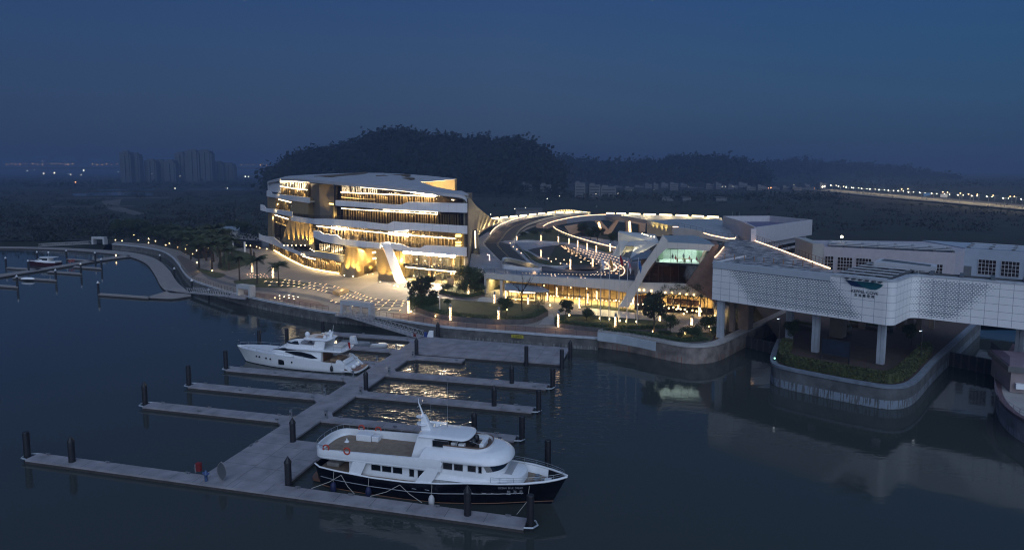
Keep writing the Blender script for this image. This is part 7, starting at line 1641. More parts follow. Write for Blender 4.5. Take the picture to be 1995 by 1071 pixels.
# small pink building at the right edge
r = T('gatehouse', 'small pinkish flat roofed building on the quay at the right edge', 'building', G(1968, 762, 3.2))
g0 = G(1967, 763, 3.2); ga = Vector((.93, -.36, 0)); gb = Vector((.36, .93, 0))
qd = lambda i, j: (g0 + ga * i + gb * j)
MB().prism([(p.x, p.y) for p in (qd(0, 0), qd(14, 0), qd(14, 9), qd(0, 9))], 3.2, 6.3).build('wall', M('pink_render', (.30, .235, .23), .75, var=.08), r)
MB().prism([(p.x, p.y) for p in (qd(-.5, -.4), qd(14, -.4), qd(14, 9.4), qd(-.5, 9.4))], 6.3, 7.1).build('roof', M('roof_greenish', (.12, .12, .12), .7), r); MB().prism([(p.x, p.y) for p in (qd(-.3, -.2), qd(14, -.2), qd(14, 9.2), qd(-.3, 9.2))], 7.1, 7.25).build('roof_deck', M('roof_rose', (.20, .15, .18), .7), r)
MB().strip([qd(-.3, 9) + Vector((0, 0, 8.6 - 3.2)), qd(-.3, 4) + Vector((0, 0, 5.4)), qd(-.3, -.1) + Vector((0, 0, 5.4))], [qd(-.3, 9) + Vector((0, 0, 4.0)), qd(-.3, 4) + Vector((0, 0, 4)), qd(-.3, -.1) + Vector((0, 0, 4))]).build('glass_balustrade', GLASS('balu', (.6, .6, .7), .12), r)
MB().ob(qd(1.2, -.35), ga, 1.3, .6, 3.9, 4.7).build('air_conditioner', m_gel, r)
railing([p + Vector((-.1, .5, 0)) for p in RB[4:22]], 1.1, 1.3, 'railing', 'pale railing round the edge of the quay by the pink building', M('rail_rose', (.22, .18, .22), .6), rails=(1, .66, .33))
r = T('signal_lamp', 'tiny green signal lamp on the left tip of the hedged quay', 'lamp', G(1509, 702, ZP)); MB().box(-.12, .12, -.12, .12, .0, .3).build('body', m_dark, r, True); MB().ball((0, 0, .4), .14, 6, 4).build('lens', EM('green_lens', (.3, 1, .6), 5), r, True)
# ================================================================ planting
def clump(n, lobes, ls, mat, name, parent=None, seed=1, hollow=.55):
    rg = random.Random(seed); v = []; f = []
    tot = sum(r ** 2 for c, r in lobes)
    for c, r in lobes:
        for _ in range(max(4, int(n * r * r / tot))):
            d = Vector((rg.gauss(0, 1), rg.gauss(0, 1), rg.gauss(0, 1))).normalized()
            p = Vector(c) + Vector((d.x, d.y, d.z * .8)) * r * (rg.uniform(hollow, 1) if rg.random() < .8 else rg.uniform(.9, 1.25))
            a = Vector((rg.gauss(0, 1), rg.gauss(0, 1), rg.gauss(0, 1))).normalized(); e = a.orthogonal().normalized(); g = a.cross(e); s = ls * rg.uniform(.6, 1.5)
            i = len(v); v += [tuple(p - e * s), tuple(p + g * s * .6), tuple(p + e * s), tuple(p - g * s * .6)]; f.append((i, i + 1, i + 2, i + 3))
    me = bpy.data.meshes.new(name); me.from_pydata(v, [], f); me.materials.append(mat)
    o = bpy.data.objects.new(name, me); COL.objects.link(o); o.parent = parent
    return o
def limbs(parent, h, rad, spread, n, seed, mat=m_trunk, twig=0):
    rg = random.Random(seed); mb = MB(); mb.tube([(0, 0, -.2), (.03 * h, 0, h * .3), (0, .02 * h, h * .62)], [rad, rad * .8, rad * .5], 6)
    for k in range(n):
        a = 2 * pi * k / n + rg.uniform(-.4, .4); z0 = h * rg.uniform(.3, .6); ln = spread * rg.uniform(.6, 1)
        p0 = Vector((0, 0, z0)); p1 = Vector((cos(a) * ln * .5, sin(a) * ln * .5, z0 + h * .16)); p2 = Vector((cos(a) * ln, sin(a) * ln, z0 + h * rg.uniform(.25, .4)))
        mb.tube([p0, p1, p2], [rad * .45, rad * .3, rad * .12], 5)
        for t in range(twig):
            q = p1.lerp(p2, rg.random()); b = a + rg.uniform(-1, 1); mb.tube([q, q + Vector((cos(b) * ln * .3, sin(b) * ln * .3, h * rg.uniform(.08, .2)))], [rad * .15, rad * .05], 4)
    return mb.build('trunk', mat, parent, True)
TREES = {}
def tree(kind, x, y, ytop, lab, z=ZL, wide=1.0, group=None, cat='tree', name=None):
    p = G(x, y, z); h = V(x, ytop, p.y).z - z
    nm = name or {'bush': 'shrub', 'bare': 'bare_tree', 'sparse': 'slender_tree', 'broad': 'tree', 'dense': 'tree'}[kind]
    if kind not in TREES:
        r = T(nm, lab, cat, (0, 0, 0)); TREES[kind] = r; rg = random.Random(len(TREES))
        if kind in ('broad', 'dense'):
            n, nl = (3400, 15) if kind == 'broad' else (3600, 11)
            limbs(r, 1, .028, .3, 6, 3)
            lob = [((0, 0, .72), .22)] + [((cos(a) * q, sin(a) * q, zz), rr) for a, q, zz, rr in [(rg.uniform(0, 6.28), rg.uniform(.12, .34), rg.uniform(.4, .9), rg.uniform(.09, .19)) for _ in range(nl)]]
            clump(n, lob, .022, m_leaf2 if kind == 'dense' else m_leaf, 'crown', r, 5 + nl)
        elif kind == 'bush':
            limbs(r, 1, .03, .4, 5, 8); clump(2200, [((cos(a) * q, sin(a) * q, zz), rr) for a, q, zz, rr in [(rg.uniform(0, 6.28), rg.uniform(0, .45), rg.uniform(.3, .72), rg.uniform(.18, .32)) for _ in range(12)]], .035, m_leaf, 'crown', r, 9)
        elif kind == 'sparse':
            limbs(r, 1, .014, .3, 9, 4, twig=3); clump(700, [((cos(a) * q, sin(a) * q, zz), .1) for a, q, zz in [(rg.uniform(0, 6.28), rg.uniform(.05, .32), rg.uniform(.55, .98)) for _ in range(14)]], .016, m_leaf, 'crown', r, 6, .2)
        elif kind == 'bare': limbs(r, 1, .025, .32, 8, 12, M('bare_bark', (.035, .028, .024), .9), twig=6)
    else:
        r = dup(TREES[kind], label=lab); r.name = nm
    r.location = p; r.scale = (h * wide, h * wide, h); r.rotation_euler = (0, 0, random.uniform(0, 6.28))
    if group: r['group'] = group
    return r
for a in [('dense', 822, 603, 537, 'big dark two tiered tree at the left end of the long planter', ZL, 1.15), ('bush', 816, 606, 566, 'broad dark bush under the big two tiered tree', ZL, .95), ('bush', 838, 603, 578, 'dark bush at the right foot of the big two tiered tree', ZL, 1.1), ('bush', 906, 577, 541, 'dense dark bush at the left of the spreading lobby tree', ZL, .95), ('bush', 930, 576, 546, 'dense dark bush at the right of the spreading lobby tree', ZL, 1.0), ('broad', 914, 574, 517, 'spreading dark tree right beside the lobby corner of the bright building', ZL, 1.15), ('bush', 871, 570, 548, 'round dark bush before the lobby glass', ZL, 1.0),
          ('bush', 845, 590, 567, 'low bush just right of the big two tiered tree', ZL, 1.0), ('bush', 873, 597, 579, 'thin low shrub beside the white lamp post', ZL, .9), ('broad', 986, 616, 577, 'bushy tree in the long planter left of the leafless tree', 3.6, 1.0), ('bare', 1018, 606, 538, 'leafless branching tree in front of the pale pavilion roof', 3.6, 1.0),
          ('sparse', 1048, 607, 583, 'wispy shrub right of the leafless tree', 3.6, 1.2), ('dense', 1103, 621, 580, 'bushy dark tree at the left end of the second planter', 3.4, 1.0), ('bush', 1143, 624, 597, 'round bush in the second planter beside a lit column', 3.4, 1.0),
          ('dense', 1273, 650, 566, 'tall dark tree in front of the restaurant, the tallest on the quay', ZR, .75), ('broad', 1306, 652, 611, 'small leaning tree right of the tallest quay tree', ZR, .9), ('sparse', 1311, 613, 552, 'slender propped tree before the restaurant glass, leftmost of the slender ones', ZL, 1.0),
          ('sparse', 1345, 619, 553, 'slender propped tree in the middle of the restaurant front', ZL, 1.0), ('sparse', 1373, 610, 550, 'slender tree close to the brown brick wall', ZL, 1.0), ('sparse', 1284, 607, 556, 'slender tree half hidden behind the tallest quay tree', ZL, .9), ('bush', 1346, 660, 628, 'broad dark bush at the bend of the rounded quay wall', ZR, 1.1),
          ('bush', 1383, 645, 609, 'large dark bush beside the first white column', ZR, .9), ('bush', 1398, 655, 632, 'lower bush at the foot of the first white column', ZR, 1.0), ('bush', 1289, 652, 641, 'small clipped ball shrub, left of the three by the path', ZR, 1.0), ('bush', 1302, 654, 642, 'small clipped ball shrub, middle of the three by the path', ZR, 1.0), ('bush', 1323, 657, 645, 'small clipped ball shrub, right of the three by the path', ZR, 1.0),
          ('broad', 1545, 668, 622, 'leafy potted tree behind the second white column under the building', ZP, .8), ('broad', 1775, 672, 628, 'leafy tree beside the right hedge under the building', ZP, .8), ('bush', 1800, 690, 660, 'dark shrub against the right quay of the hedged terrace', ZP, .8),
          ('dense', 1135, 461, 434, 'dark tree inside the ring below the peach light line', ZD7, 1.3), ('dense', 1165, 470, 440, 'dark tree inside the ring left of the straight legged pier', ZD7, 1.2), ('broad', 1150, 466, 446, 'low tree inside the ring between two larger dark trees', ZD7, 1.4), ('broad', 1194, 478, 452, 'small dark tree in front of the white shell', ZD7, .8),
          ('bush', 1018, 460, 450, 'low hedge bush at the left end of the ring lawn', ZD7, 1.6), ('bush', 1040, 457, 448, 'low hedge bush in the middle of the ring lawn', ZD7, 1.8), ('bush', 1065, 455, 446, 'low hedge bush at the right end of the ring lawn', ZD7, 1.8)]: tree(*a)
# palms
m_palm = M('palm_frond', (.045, .060, .026), .7, var=.35, scale=2)
PALM = []
def palm(x, y, ytop, lab, z=ZL, group=None, wide=1.0):
    p = G(x, y, z); h = (V(x, ytop, p.y).z - z) / 1.18
    if not PALM:
        r = T('palm_tree', lab, 'palm tree', (0, 0, 0)); PALM.append(r); rg = random.Random(3)
        mb = MB(); mb.tube([(0, 0, -.05), (.01, 0, .4), (0, 0, .8), (0, 0, 1.0)], [.04, .028, .025, .036], 8); mb.build('trunk', m_trunk, r, True)
        mb = MB()
        for k in range(26):
            a = 2 * pi * k / 26 * 1.618 * 4; el = rg.uniform(-.1, 1.35); L = rg.uniform(.42, .56); P = []
            for j in range(9):
                t = j / 8; dr = el - 1.5 * t * t; 
                P.append(Vector((cos(a), sin(a), 0)) * (L * t * cos(el * .6) ) + Vector((0, 0, .98 + L * (t * sin(el) - .62 * t * t * (1.1 if el < .6 else .8)))))
            sd = Vector((-sin(a), cos(a), 0))
            for j in range(8):
                c = P[j]; d = (P[j + 1] - c)
                for s in (-1, 1):
                    for q in (0, .5):
                        b = c + d * q; w = .10 * (1 - abs(2 * (j + q) / 8 - .9)) + .03
                        mb.face(b, b + d * .3, b + d * .7 + sd * s * w + Vector((0, 0, -w * .55)), b + d * .5 + sd * s * w + Vector((0, 0, -w * .6)))
            mb.tube(P, [.008 * (1 - j / 9) + .002 for j in range(9)], 3)
        mb.build('crown', m_palm, r, True)
    else: r = dup(PALM[0], label=lab)
    r.location = p; r.scale = (h * wide, h * wide, h); r.rotation_euler = (0, 0, random.uniform(0, 6))
    if group: r['group'] = group
    return r
palm(467, 547, 497, 'palm tree on the plaza, left of the three in a row', wide=1.1); palm(502, 553, 497.5, 'palm tree on the plaza, middle of the three in a row', wide=1.1); palm(543, 557, 510, 'palm tree on the plaza, right of the three in a row', wide=1.1)
rg = random.Random(21)
for x, y, t in ((388, 522, 470), (413, 527, 466), (430, 520, 462), (402, 508, 455), (425, 500, 446), (372, 506, 462), (390, 495, 448), (412, 488, 440), (360, 494, 455), (345, 486, 450)): palm(x, y, t, 'dark palm in the grove on the left bank', group='palms in the left grove', wide=1.2)
for x, y, t in ((318, 478, 452), (332, 481, 448), (352, 488, 450), (366, 492, 449), (378, 497, 452), (398, 503, 456), (416, 510, 458), (438, 512, 470), (446, 526, 480), (300, 473, 450), (420, 488, 436), (436, 492, 446), (452, 500, 462), (376, 484, 442), (340, 474, 440)): palm(x, y, t, 'dark palm in the grove on the left bank', group='palms in the left grove', wide=1.25)
for nm, q in (('paving_band', [(396, 527), (412, 539), (440, 549), (470, 555), (505, 560), (540, 562), (540, 565), (500, 564), (465, 559), (434, 553), (406, 543), (391, 530)]), ('paving_band', [(424, 529), (450, 540), (480, 546), (520, 548), (520, 550.5), (478, 549), (446, 543.5), (419, 532)]), ('paving_band', [(480, 561), (560, 568), (620, 577), (664, 590), (655, 593), (612, 582), (556, 572), (480, 564.5)])):
    sheet(nm, q, ZL + .02, M('band_slate', (.10, .11, .13), .7, var=.15, scale=.8), smooth=2)
for k in range(38):
    x = rg.uniform(225, 440); y = itp([(225, 468), (300, 474), (350, 486), (390, 498), (420, 500), (440, 490)], x) - rg.uniform(2, 22); tree(rg.choice(['broad', 'dense', 'broad']), x, y, y - rg.uniform(14, 30), 'dark leafy tree in the grove on the left bank', wide=rg.uniform(1.1, 1.5), group='trees in the left grove')
for x, y, t in ((465, 455, 430), (480, 452, 433), (445, 450, 428), (495, 462, 448)): tree('broad', x, y, t, 'leafy tree on the lawn behind the plaza at the left of the building', wide=1.1, group='trees left of the building')
# planters on the quay
def planter(front, back, h, lab, z=ZL, hd=True):
    Fp = spline([G(x, y, z) for x, y in front], 5); Bp = [G(x, y, z) for x, y in back]
    r = T('planter', lab, 'planter', Fp[len(Fp) // 2]); poly = [(p.x, p.y) for p in Fp + Bp]
    MB().strip([p + Vector((0, 0, h)) for p in Fp + Bp + Fp[:1]], [p.xyz for p in Fp + Bp + Fp[:1]]).build('wall', M('planter_granite', (.085, .078, .078), .7, var=.25, scale=1), r)
    flatpoly(poly, z + h - .06).build('turf', m_grass, r)
    lv = MB(); Q = samp(Fp, 60); c = sum(Bp, Vector()) / len(Bp)
    for _ in range(2600):
        p = random.choice(Q) ; p = p + (c - p).normalized() * random.uniform(.3, 2.0) + Vector((random.uniform(-.5, .5), random.uniform(-.1, .3), z + h - p.z + random.uniform(0, .5)))
        e = Vector((random.gauss(0, 1), random.gauss(0, 1), random.gauss(0, 1))).normalized() * .12; f = e.orthogonal().normalized() * .09; lv.face(p - e, p + f, p + e, p - f)
    tag(lv.build('ground_cover', m_leaf, r), kind='stuff'); return r
planter([(810, 607), (842, 618), (880, 625), (930, 629.5), (985, 632), (1035, 630), (1068, 615)], [(1058, 604), (1000, 600), (930, 596), (880, 592), (850, 588), (812, 588)], 1.15, 'long dark curved planter with grass between the gate and the small steps')
planter([(1080, 630), (1086, 637), (1120, 641.5), (1165, 646), (1230, 650), (1300, 648)], [(1300, 634), (1230, 628), (1160, 622), (1110, 619), (1083, 622)], .9, 'second dark planter with the flagpole bases, right of the small steps')
planter([(1168, 647), (1230, 655), (1275, 663.5), (1330, 671), (1385, 668.5)], [(1396, 652), (1330, 652), (1270, 650), (1200, 645)], .5, 'planted strip along the rounded quay wall under the bushes', z=ZR - .4)
planter([(855, 573), (880, 579), (915, 583), (945, 577)], [(945, 565), (905, 560), (865, 562)], .5, 'low lawn bed at the lobby corner with the spreading tree')
sheet('lawn', [(1125, 598), (1160, 593), (1225, 602), (1240, 606), (1238, 609), (1150, 600)], ZL + .03, m_grass); sheet('pool', [(1148, 600), (1236, 608), (1238, 628), (1165, 619)], ZL + .012, M('pale_pool', (.34, .38, .42), .35, var=.06)); sheet('path', [(1066, 612), (1078, 612), (1082, 632), (1050, 632)], ZL + .012, m_pave)
sheet('path', [(1330, 640), (1350, 622), (1368, 626), (1345, 648)], ZR - .38, m_pave); sheet('path', [(935, 578), (978, 582), (964, 601), (925, 594)], ZL + .012, M('pale_drive', (.38, .40, .42), .7, var=.06))
# ================================================================ lit columns, garden lamps, flags
e_colm = EM("column_light", (1.0, .64, .34), 6.5); LC = []
def lightcol(x, y0, y1, lab, z=ZL):
    p = G(x, y1, z); h = min(5.2, max(2.6, V(x, y0, p.y).z - z))
    if not LC:
        r = T('light_column', lab, 'light column', (0, 0, 0), 'perforated light columns'); LC.append(r)
        MB().box(-.2, .2, -.2, .2, 0, .84).build('shaft', m_dark, r, True); MB().box(-.17, .17, -.17, .17, .84, 1).build('cap', M('column_cap', (.10, .14, .20), .4), r, True)
        mb = MB()
        for k in range(8):
            for s in (-1, 1):
                j = (k * 37 % 5) * .025; mb.box(-.13 - j, .10 + j * s * .5, .2 * s - .012, .2 * s + .012, .05 + k * .098, .115 + k * .098); mb.box(.2 * s - .012, .2 * s + .012, -.13, .13, .05 + k * .098, .115 + k * .098)
        mb.build('light_panel', e_colm, r, True)
    else: r = dup(LC[0], label=lab)
    r.location = p; r.scale = (1.15, 1.15, h)
    lamp('POINT', p + Vector((-.25, -.9, h * .45)), 75, (1, .60, .30), size=.5, name='column_lamp')
for a in [(963.7, 567.7, 598, 'lit column by the pale driveway left of the bushy tree'), (971.7, 598, 630.5, 'lit column on the promenade before the long planter'), (985.8, 562, 581.5, 'lit column at the left edge of the pavilion'), (1029, 574, 601, 'lit column right of the leafless tree trunk'), (1066.8, 566, 586, 'lit column at the right tip of the pavilion'), (1085, 554.6, 579, 'lit column behind the pavilion against the glass front'),
          (1088, 605.5, 638, 'lit column at the end of the second planter near the small steps'), (1129.3, 575, 601.5, 'lit column above the round bush'), (1145.3, 567, 592, 'lit column before the middle of the glass front'), (1163, 562.6, 584, 'lit column close to the flagpoles against the glass front'), (796, 580, 611, 'lit column at the left tip of the long planter'), (877.6, 591.7, 625, 'lit column on the promenade beside two small wall lamps'),
          (913, 549, 576, 'lit column under the spreading lobby tree'), (1199, 610, 645, 'lit column on the parapet planting right of the flagpoles'), (1348, 615, 639, 'lit column rising from the broad bush at the wall bend'), (1363, 593.7, 617, 'lit column close to the brick wall before the restaurant'), (1286, 608, 630, 'lit column just right of the tallest quay tree'), (1322, 581, 603, 'lit column in the middle of the restaurant front'),
          (1216, 577.6, 599, 'lit column on the white sloping leg of the clubhouse'), (1234, 573.6, 592.5, 'lit column at the left end of the restaurant'), (491.6, 507, 531, 'lit column behind the middle plaza palm'), (532, 515.5, 542, 'lit column beside the right plaza palm')]: lightcol(*a)
for a in [(1054.3, 454.7, 473, 'lit column on the ring lawn, first from the road'), (1088, 457, 475, 'lit column on the ring lawn, second from the road'), (1108.6, 461, 479, 'lit column on the ring lawn, third from the road'), (1125.7, 465.6, 483, 'lit column on the ring lawn, fourth from the road'), (1144.3, 470.7, 487.3, 'lit column on the ring lawn, fifth from the road'), (1162, 476, 491.6, 'lit column on the ring lawn, sixth from the road'),
          (1054.3, 484, 500.5, 'lit column in the planted oval before the beige wall'), (1111.5, 500, 525.5, 'lit column on the dark forecourt'), (1155, 499, 520, 'lit column at the foot of the lit steps'), (1189, 470.7, 490.5, 'lit column at the lower end of the descending walkway'), (1007, 458.5, 470.5, 'lit column at the inner kerb of the ramp road')]: lightcol(*a, z=ZD7)
BL = []
def garden(x, y, z=ZL, lab='', p=26, h=.45, nm='garden_lamp'):
    c = G(x, y, z)
    if not BL:
        r = T(nm, lab, 'lamp', (0, 0, 0), 'small warm garden lamps'); BL.append(r); MB().lathe([(.07, 0), (.06, .35)], n=8).build('post', m_dark, r, True); MB().ball((0, 0, .5), .21, 8, 5).build('globe', EM('globe', (1, .66, .26), 9), r, True)
    else: r = dup(BL[0], label=lab)
    r.location = c
    if p: lamp('POINT', c + Vector((0, -.5, 1.0)), p, (1, .62, .24), size=.3, name='garden_light')
for x, y, lab, p in [(849, 619.5, 'small glowing lamp on the planter wall near the gangway foot', 60), (912.5, 625, 'small glowing lamp on the planter wall right of a promenade column', 60), (981, 630.5, 'bright lamp at the foot of the promenade column', 60), (987, 607, 'lamp under the bushy planter tree', 40), (1071.5, 598, 'bright lamp at the head of the small steps', 60), (1004.5, 587, 'lamp between pavilion and bushy tree', 30), (934.6, 567, 'lower lamp left of the tunnel', 20), (937.5, 560, 'upper lamp left of the tunnel', 20),
                     (768, 560, 'left one of two bright ball lamps on the forecourt', 160), (775.5, 561, 'right one of two bright ball lamps on the forecourt', 120), (667, 570, 'bright lamp on the stone block above the lit dashes', 160), (868, 569, 'yellow lamp in the bush before the lobby', 30), (844, 597, 'yellow lamp under the big two tiered tree', 30), (801, 611, 'lamp at the foot of the planter tip column', 30), (1020, 606, 'lamp under the leafless tree', 30), (1109, 618, 'lamp under the dark tree of the second planter', 26), (1141, 618, 'lamp under the round bush of the second planter', 26)]: garden(x, y, ZL + (.9 if p in (40, 26) else 0), lab, p)
for x, y, lab, p in [(1168.6, 624, 'ground lamp at the first flagpole', 50), (1186.6, 625.5, 'ground lamp at the second flagpole', 50), (1207.5, 629, 'ground lamp between the third and fourth flagpole', 50), (1220, 630, 'ground lamp at the fourth flagpole', 30), (1240, 631, 'bright lamp at the fifth flagpole', 60), (1272.5, 650, 'lamp at the foot of the tallest quay tree', 20), (1335, 653, 'lamp at the foot of the broad bush by the path', 30), (1347, 635, 'lamp on top of the broad bush', 30), (1381, 640, 'upper lamp in the large bush by the white column', 30), (1385, 646, 'lower lamp in the large bush by the white column', 30)]: garden(x, y, ZL + .8, lab, p)
for i, (x, y) in enumerate([(225, 469.6), (238, 471), (261, 460), (269.5, 469.6), (289.5, 467), (289.5, 475), (303, 471.6), (323, 479.6), (330, 476), (346, 484), (361, 487.2), (365, 479), (371, 493), (376, 497), (383, 490), (396.7, 490.4), (406, 486), (413.5, 487), (413.5, 530), (384, 514), (451, 467), (465, 444), (415, 452), (480, 480), (488, 480.5), (500, 483), (506, 485), (520, 487)]): garden(x, y, ZL, 'tiny warm lamp in the grove on the left bank', 22 if i % 2 == 0 else 0)
for r in [o for o in COL.objects if o.get('label', '').startswith('tiny warm lamp in the grove')]: r['group'] = 'tiny lamps in the left grove'
for x, y in ((388, 523), (430, 521), (413, 506)): lamp('SPOT', G(x, y, ZL + .3) + Vector((.3, -1.2, 0)), 260, (1, .60, .22), G(x, y, ZL + 4), spot=60, size=.1)
for x, y in ((868, 566), (1141, 616), (1109, 614), (986, 609), (1272, 640)): lamp('SPOT', G(x, y, ZL + .4), 60, (1, .78, .25), G(x, y, ZL + 4), spot=90, size=.2)
m_pole = M('flagpole_white', (.55, .55, .54), .4, .2, .05)
for x, yb, yt, c, lab in ((1169.5, 625, 498, (.42, .45, .55), 'flagpole with pale blue and white flag, first from the left'), (1186, 626.5, 500, (.40, .20, .05), 'flagpole with orange flag'), (1205, 628, 493, (.26, .01, .02), 'flagpole with dark red flag'), (1221, 630, 503, (.40, .12, .15), 'flagpole with red and white flag'), (1241, 633, 503, (.02, .10, .28), 'flagpole with blue flag, nearest the sloping white frame')):
    p = G(x, yb, ZL + .9); h = V(x, yt, p.y).z - p.z; r = T('flagpole', lab, 'flagpole', p); MB().tube([(0, 0, 0), (0, 0, h)], [.11, .06], 8).build('pole', m_pole, r, True); MB().ball((0, 0, h + .08), .12, 8, 5).build('finial', m_pole, r, True)
    mb = MB(); n = 8; A = []; B = []
    for k in range(n + 1):
        t = k / n; A.append((.08 + 1.0 * t * (1 - .3 * t), .12 * sin(t * 7), h - .25 - 1.7 * t)); B.append((.08 + .55 * t, .12 * sin(t * 7 + .6), h - 1.55 - 1.9 * t))
    o = mb.strip(A, B).build('flag', M('flag_cloth', c, .8, var=.1), r, True)
    if 'white' in lab.split('flag,')[0] and 'sloping' not in lab: MB().strip([(a[0] + .01, a[1] - .02, lerp(a[2], b[2], .45)) for a, b in zip(A, B)], [(b[0] + .01, b[1] - .02, b[2]) for a, b in zip(A, B)]).build('flag_stripe', M('flag_white', (.6, .6, .62), .8), o, True)
# lit dashes of the stepped plaza edge
Z2 = lambda L: [(640 + u / 6.65, 530 + v / 6.65) for u, v in L]; Z3 = lambda L: [(340 + u / 5.95, 450 + v / 5.95) for u, v in L]
drows = [Z3([(1280, 565), (1330, 572), (1385, 580), (1445, 585), (1567, 600), (1628, 607), (1692, 613), (1752, 620)]) + Z2([(75, 187), (125, 200), (178, 212), (345, 265), (380, 278), (410, 292), (455, 308), (495, 325), (545, 338), (610, 350), (695, 360), (780, 367), (875, 372), (970, 374)]),
         Z3([(1055, 582), (1125, 587), (1190, 592), (1255, 595), (1320, 600), (1385, 605), (1445, 610), (1500, 622), (1563, 630), (1620, 637), (1720, 655), (1765, 662)]) + Z2([(240, 290), (280, 303), (320, 320), (365, 335), (412, 350), (478, 365), (555, 380), (648, 390), (742, 400), (850, 403), (960, 404)]),
         Z3([(1100, 627), (1245, 630), (1318, 632), (1385, 638), (1440, 650), (1503, 657), (1565, 663), (1615, 672), (1668, 682), (1712, 690), (1755, 700)]) + Z2([(165, 312), (200, 330), (240, 342), (595, 427), (705, 433), (828, 437), (948, 437)]), Z2([(40, 372), (97, 390), (218, 430), (320, 437), (650, 480), (790, 488), (928, 494)])]
r = T('lit_steps', 'wide curved plaza steps with rows of glowing slanted dashes in front of the bright building', 'steps', G(640, 570, ZL)); pts = []
for row in drows: pts += [(G(x, y, ZL + .13), 1.38) for x, y in row]
many('step_light', MB().box(-.6, .6, -.055, .055, 0, .07), EM('dash_light', (1, .70, .38), 3.2), r, pts[:100])
for row in drows:
    L = spline([G(x, y + 1.0, ZL) for x, y in row], 3); MB().slab([p + Vector((0, .8, .12)) for p in L], [p + Vector((0, -.25, .12)) for p in L], (0, 0, -.115)).build('step', M('step_grey', (.13, .13, .14), .75, var=.15), r)
for x, y in ((575, 556), (600, 560), (680, 577), (720, 586), (770, 592), (640, 566)): lamp('POINT', G(x, y, ZL + 1.2), 90, (1, .68, .34), parent=r, size=.4)
r = T('stone_block', 'low stone water feature with lit face above the glowing dashes', 'block', G(660, 575, ZL)); MB().prism([(p.x, p.y) for p in (G(648, 573, ZL), G(660, 577, ZL), G(680, 569, ZL), G(668, 565, ZL))], ZL, ZL + .9).build('block', m_stone, r); lamp('POINT', G(655, 577.5, ZL + .6), 50, (1, .66, .2), parent=r, size=.2)
for rw in (Z3([(1165, 772), (1220, 782), (1218, 750), (1272, 762), (1326, 775), (1325, 745), (1384, 787), (1378, 757), (1433, 767)]),):
    r = T('ground_lights', 'cluster of round lights set in the pink terrace paving', 'lights', G(558, 578, ZL)); many('light_dot', MB().lathe([(.18, 0), (.14, .12)], n=8), e_led, r, [(G(x, y, ZL), 0) for x, y in rw])
gl2 = [(480 + 7 * (k % 6) + 3 * (k // 6) + random.uniform(-2, 2), 534 + 2.3 * (k // 6) + random.uniform(-.6, .6)) for k in range(24)]
r = T('ground_lights', 'dense cluster of tiny lights at the foot of the middle plaza palm', 'lights', G(490, 536, ZL)); many('light_dot', MB().box(-.08, .08, -.08, .08, 0, .1), e_peach, r, [(G(x, y, ZL), 0) for x, y in gl2])
person(G(737, 549, ZL), 'person in dark clothes standing on the forecourt near the gateway', False, 1.2, (.03, .03, .035))
lamp_ = lamppost(857, 605, ZL + .9, 3.4, 'short white lamp post in the grass of the long planter', mat=m_gel)
for x, y, t, lab in ((454, 483, 464.5, 'pale slim post on the lawn path, left one'), (477.5, 491, 471, 'pale slim post on the lawn path, right one'), (489, 502, 482, 'dark slim post by the plaza, left one'), (495.5, 503, 490, 'dark slim post by the plaza, right one')):
    p = G(x, y, ZL); h = V(x, t, p.y).z - ZL; r = T('slim_post', lab, 'post', p); MB().box(-.35, .35, -.2, .2, 0, h).build('shaft', m_gel if 'pale' in lab else m_rail, r, True); MB().box(-.4, .4, -.25, .25, 0, .15).build('foot', m_conc, r, True)
r = T('stone_terraces', 'rough stepped stone walls left of the bright building', 'wall', G(480, 470, ZL))
for k in range(5): MB().slab([G(425 + 4 * k, 462 + 3.5 * k, ZL + .9), G(465, 466 + 3.2 * k, ZL + .9), G(508, 470 + 3 * k, ZL + .9)], [G(425 + 4 * k, 462 + 3.5 * k, ZL), G(465, 466 + 3.2 * k, ZL), G(508, 470 + 3 * k, ZL)], (0, .8, 0)).build('course', m_quay, r)
r = T('low_building', 'low pale flat roofed shed behind the stone walls at the left of the building', 'building', G(440, 458, ZL)); MB().prism([(p.x, p.y) for p in (G(425, 459, ZL), G(464, 461, ZL), G(468, 454, ZL), G(430, 453, ZL))], ZL, ZL + 3).build('wall', m_conc, r); MB().prism([(p.x, p.y) for p in (G(424, 459.5, ZL), G(465, 461.5, ZL), G(469, 453.5, ZL), G(429, 452.5, ZL))], ZL + 3, ZL + 3.4).build('roof', m_zinc, r)
# ================================================================ far land
m_hill = M('hill_ground', (.014, .020, .012), 1.0, var=.5, scale=.03)
def ridge(name, prof, Y, depth, mat):
    """a hill whose crest follows the profile seen from the river"""
    xs = [prof[0][0] + (prof[-1][0] - prof[0][0]) * k / 60 for k in range(61)]
    rows_ = []
    for f, yy in ((0, -1.0), (.35, -.62), (.7, -.25), (1, 0), (.75, .5), (0, 1.2)):
        row = []
        for k, x in enumerate(xs):
            c = V(x, itp(prof, x), Y); hgt = max(0, c.z - ZL)
            row.append(Vector((c.x * (1 + yy * depth / Y), Y + yy * depth, ZL - .5 + hgt * f)))
        rows_.append(row)
    mb = MB()
    for a, b in zip(rows_, rows_[1:]): mb.strip(b, a)
    o = weld_smooth(mb.build(name, mat), 80); tag(o, kind='structure'); return rows_
H1 = ridge('hill', [(518, 340), (545, 325), (570, 310), (590, 302), (650, 291), (690, 280), (730, 266), (765, 258), (800, 258), (840, 268), (890, 277), (930, 277), (985, 277), (1030, 280), (1065, 300), (1085, 318), (1100, 340)], 950, 170, m_hill)
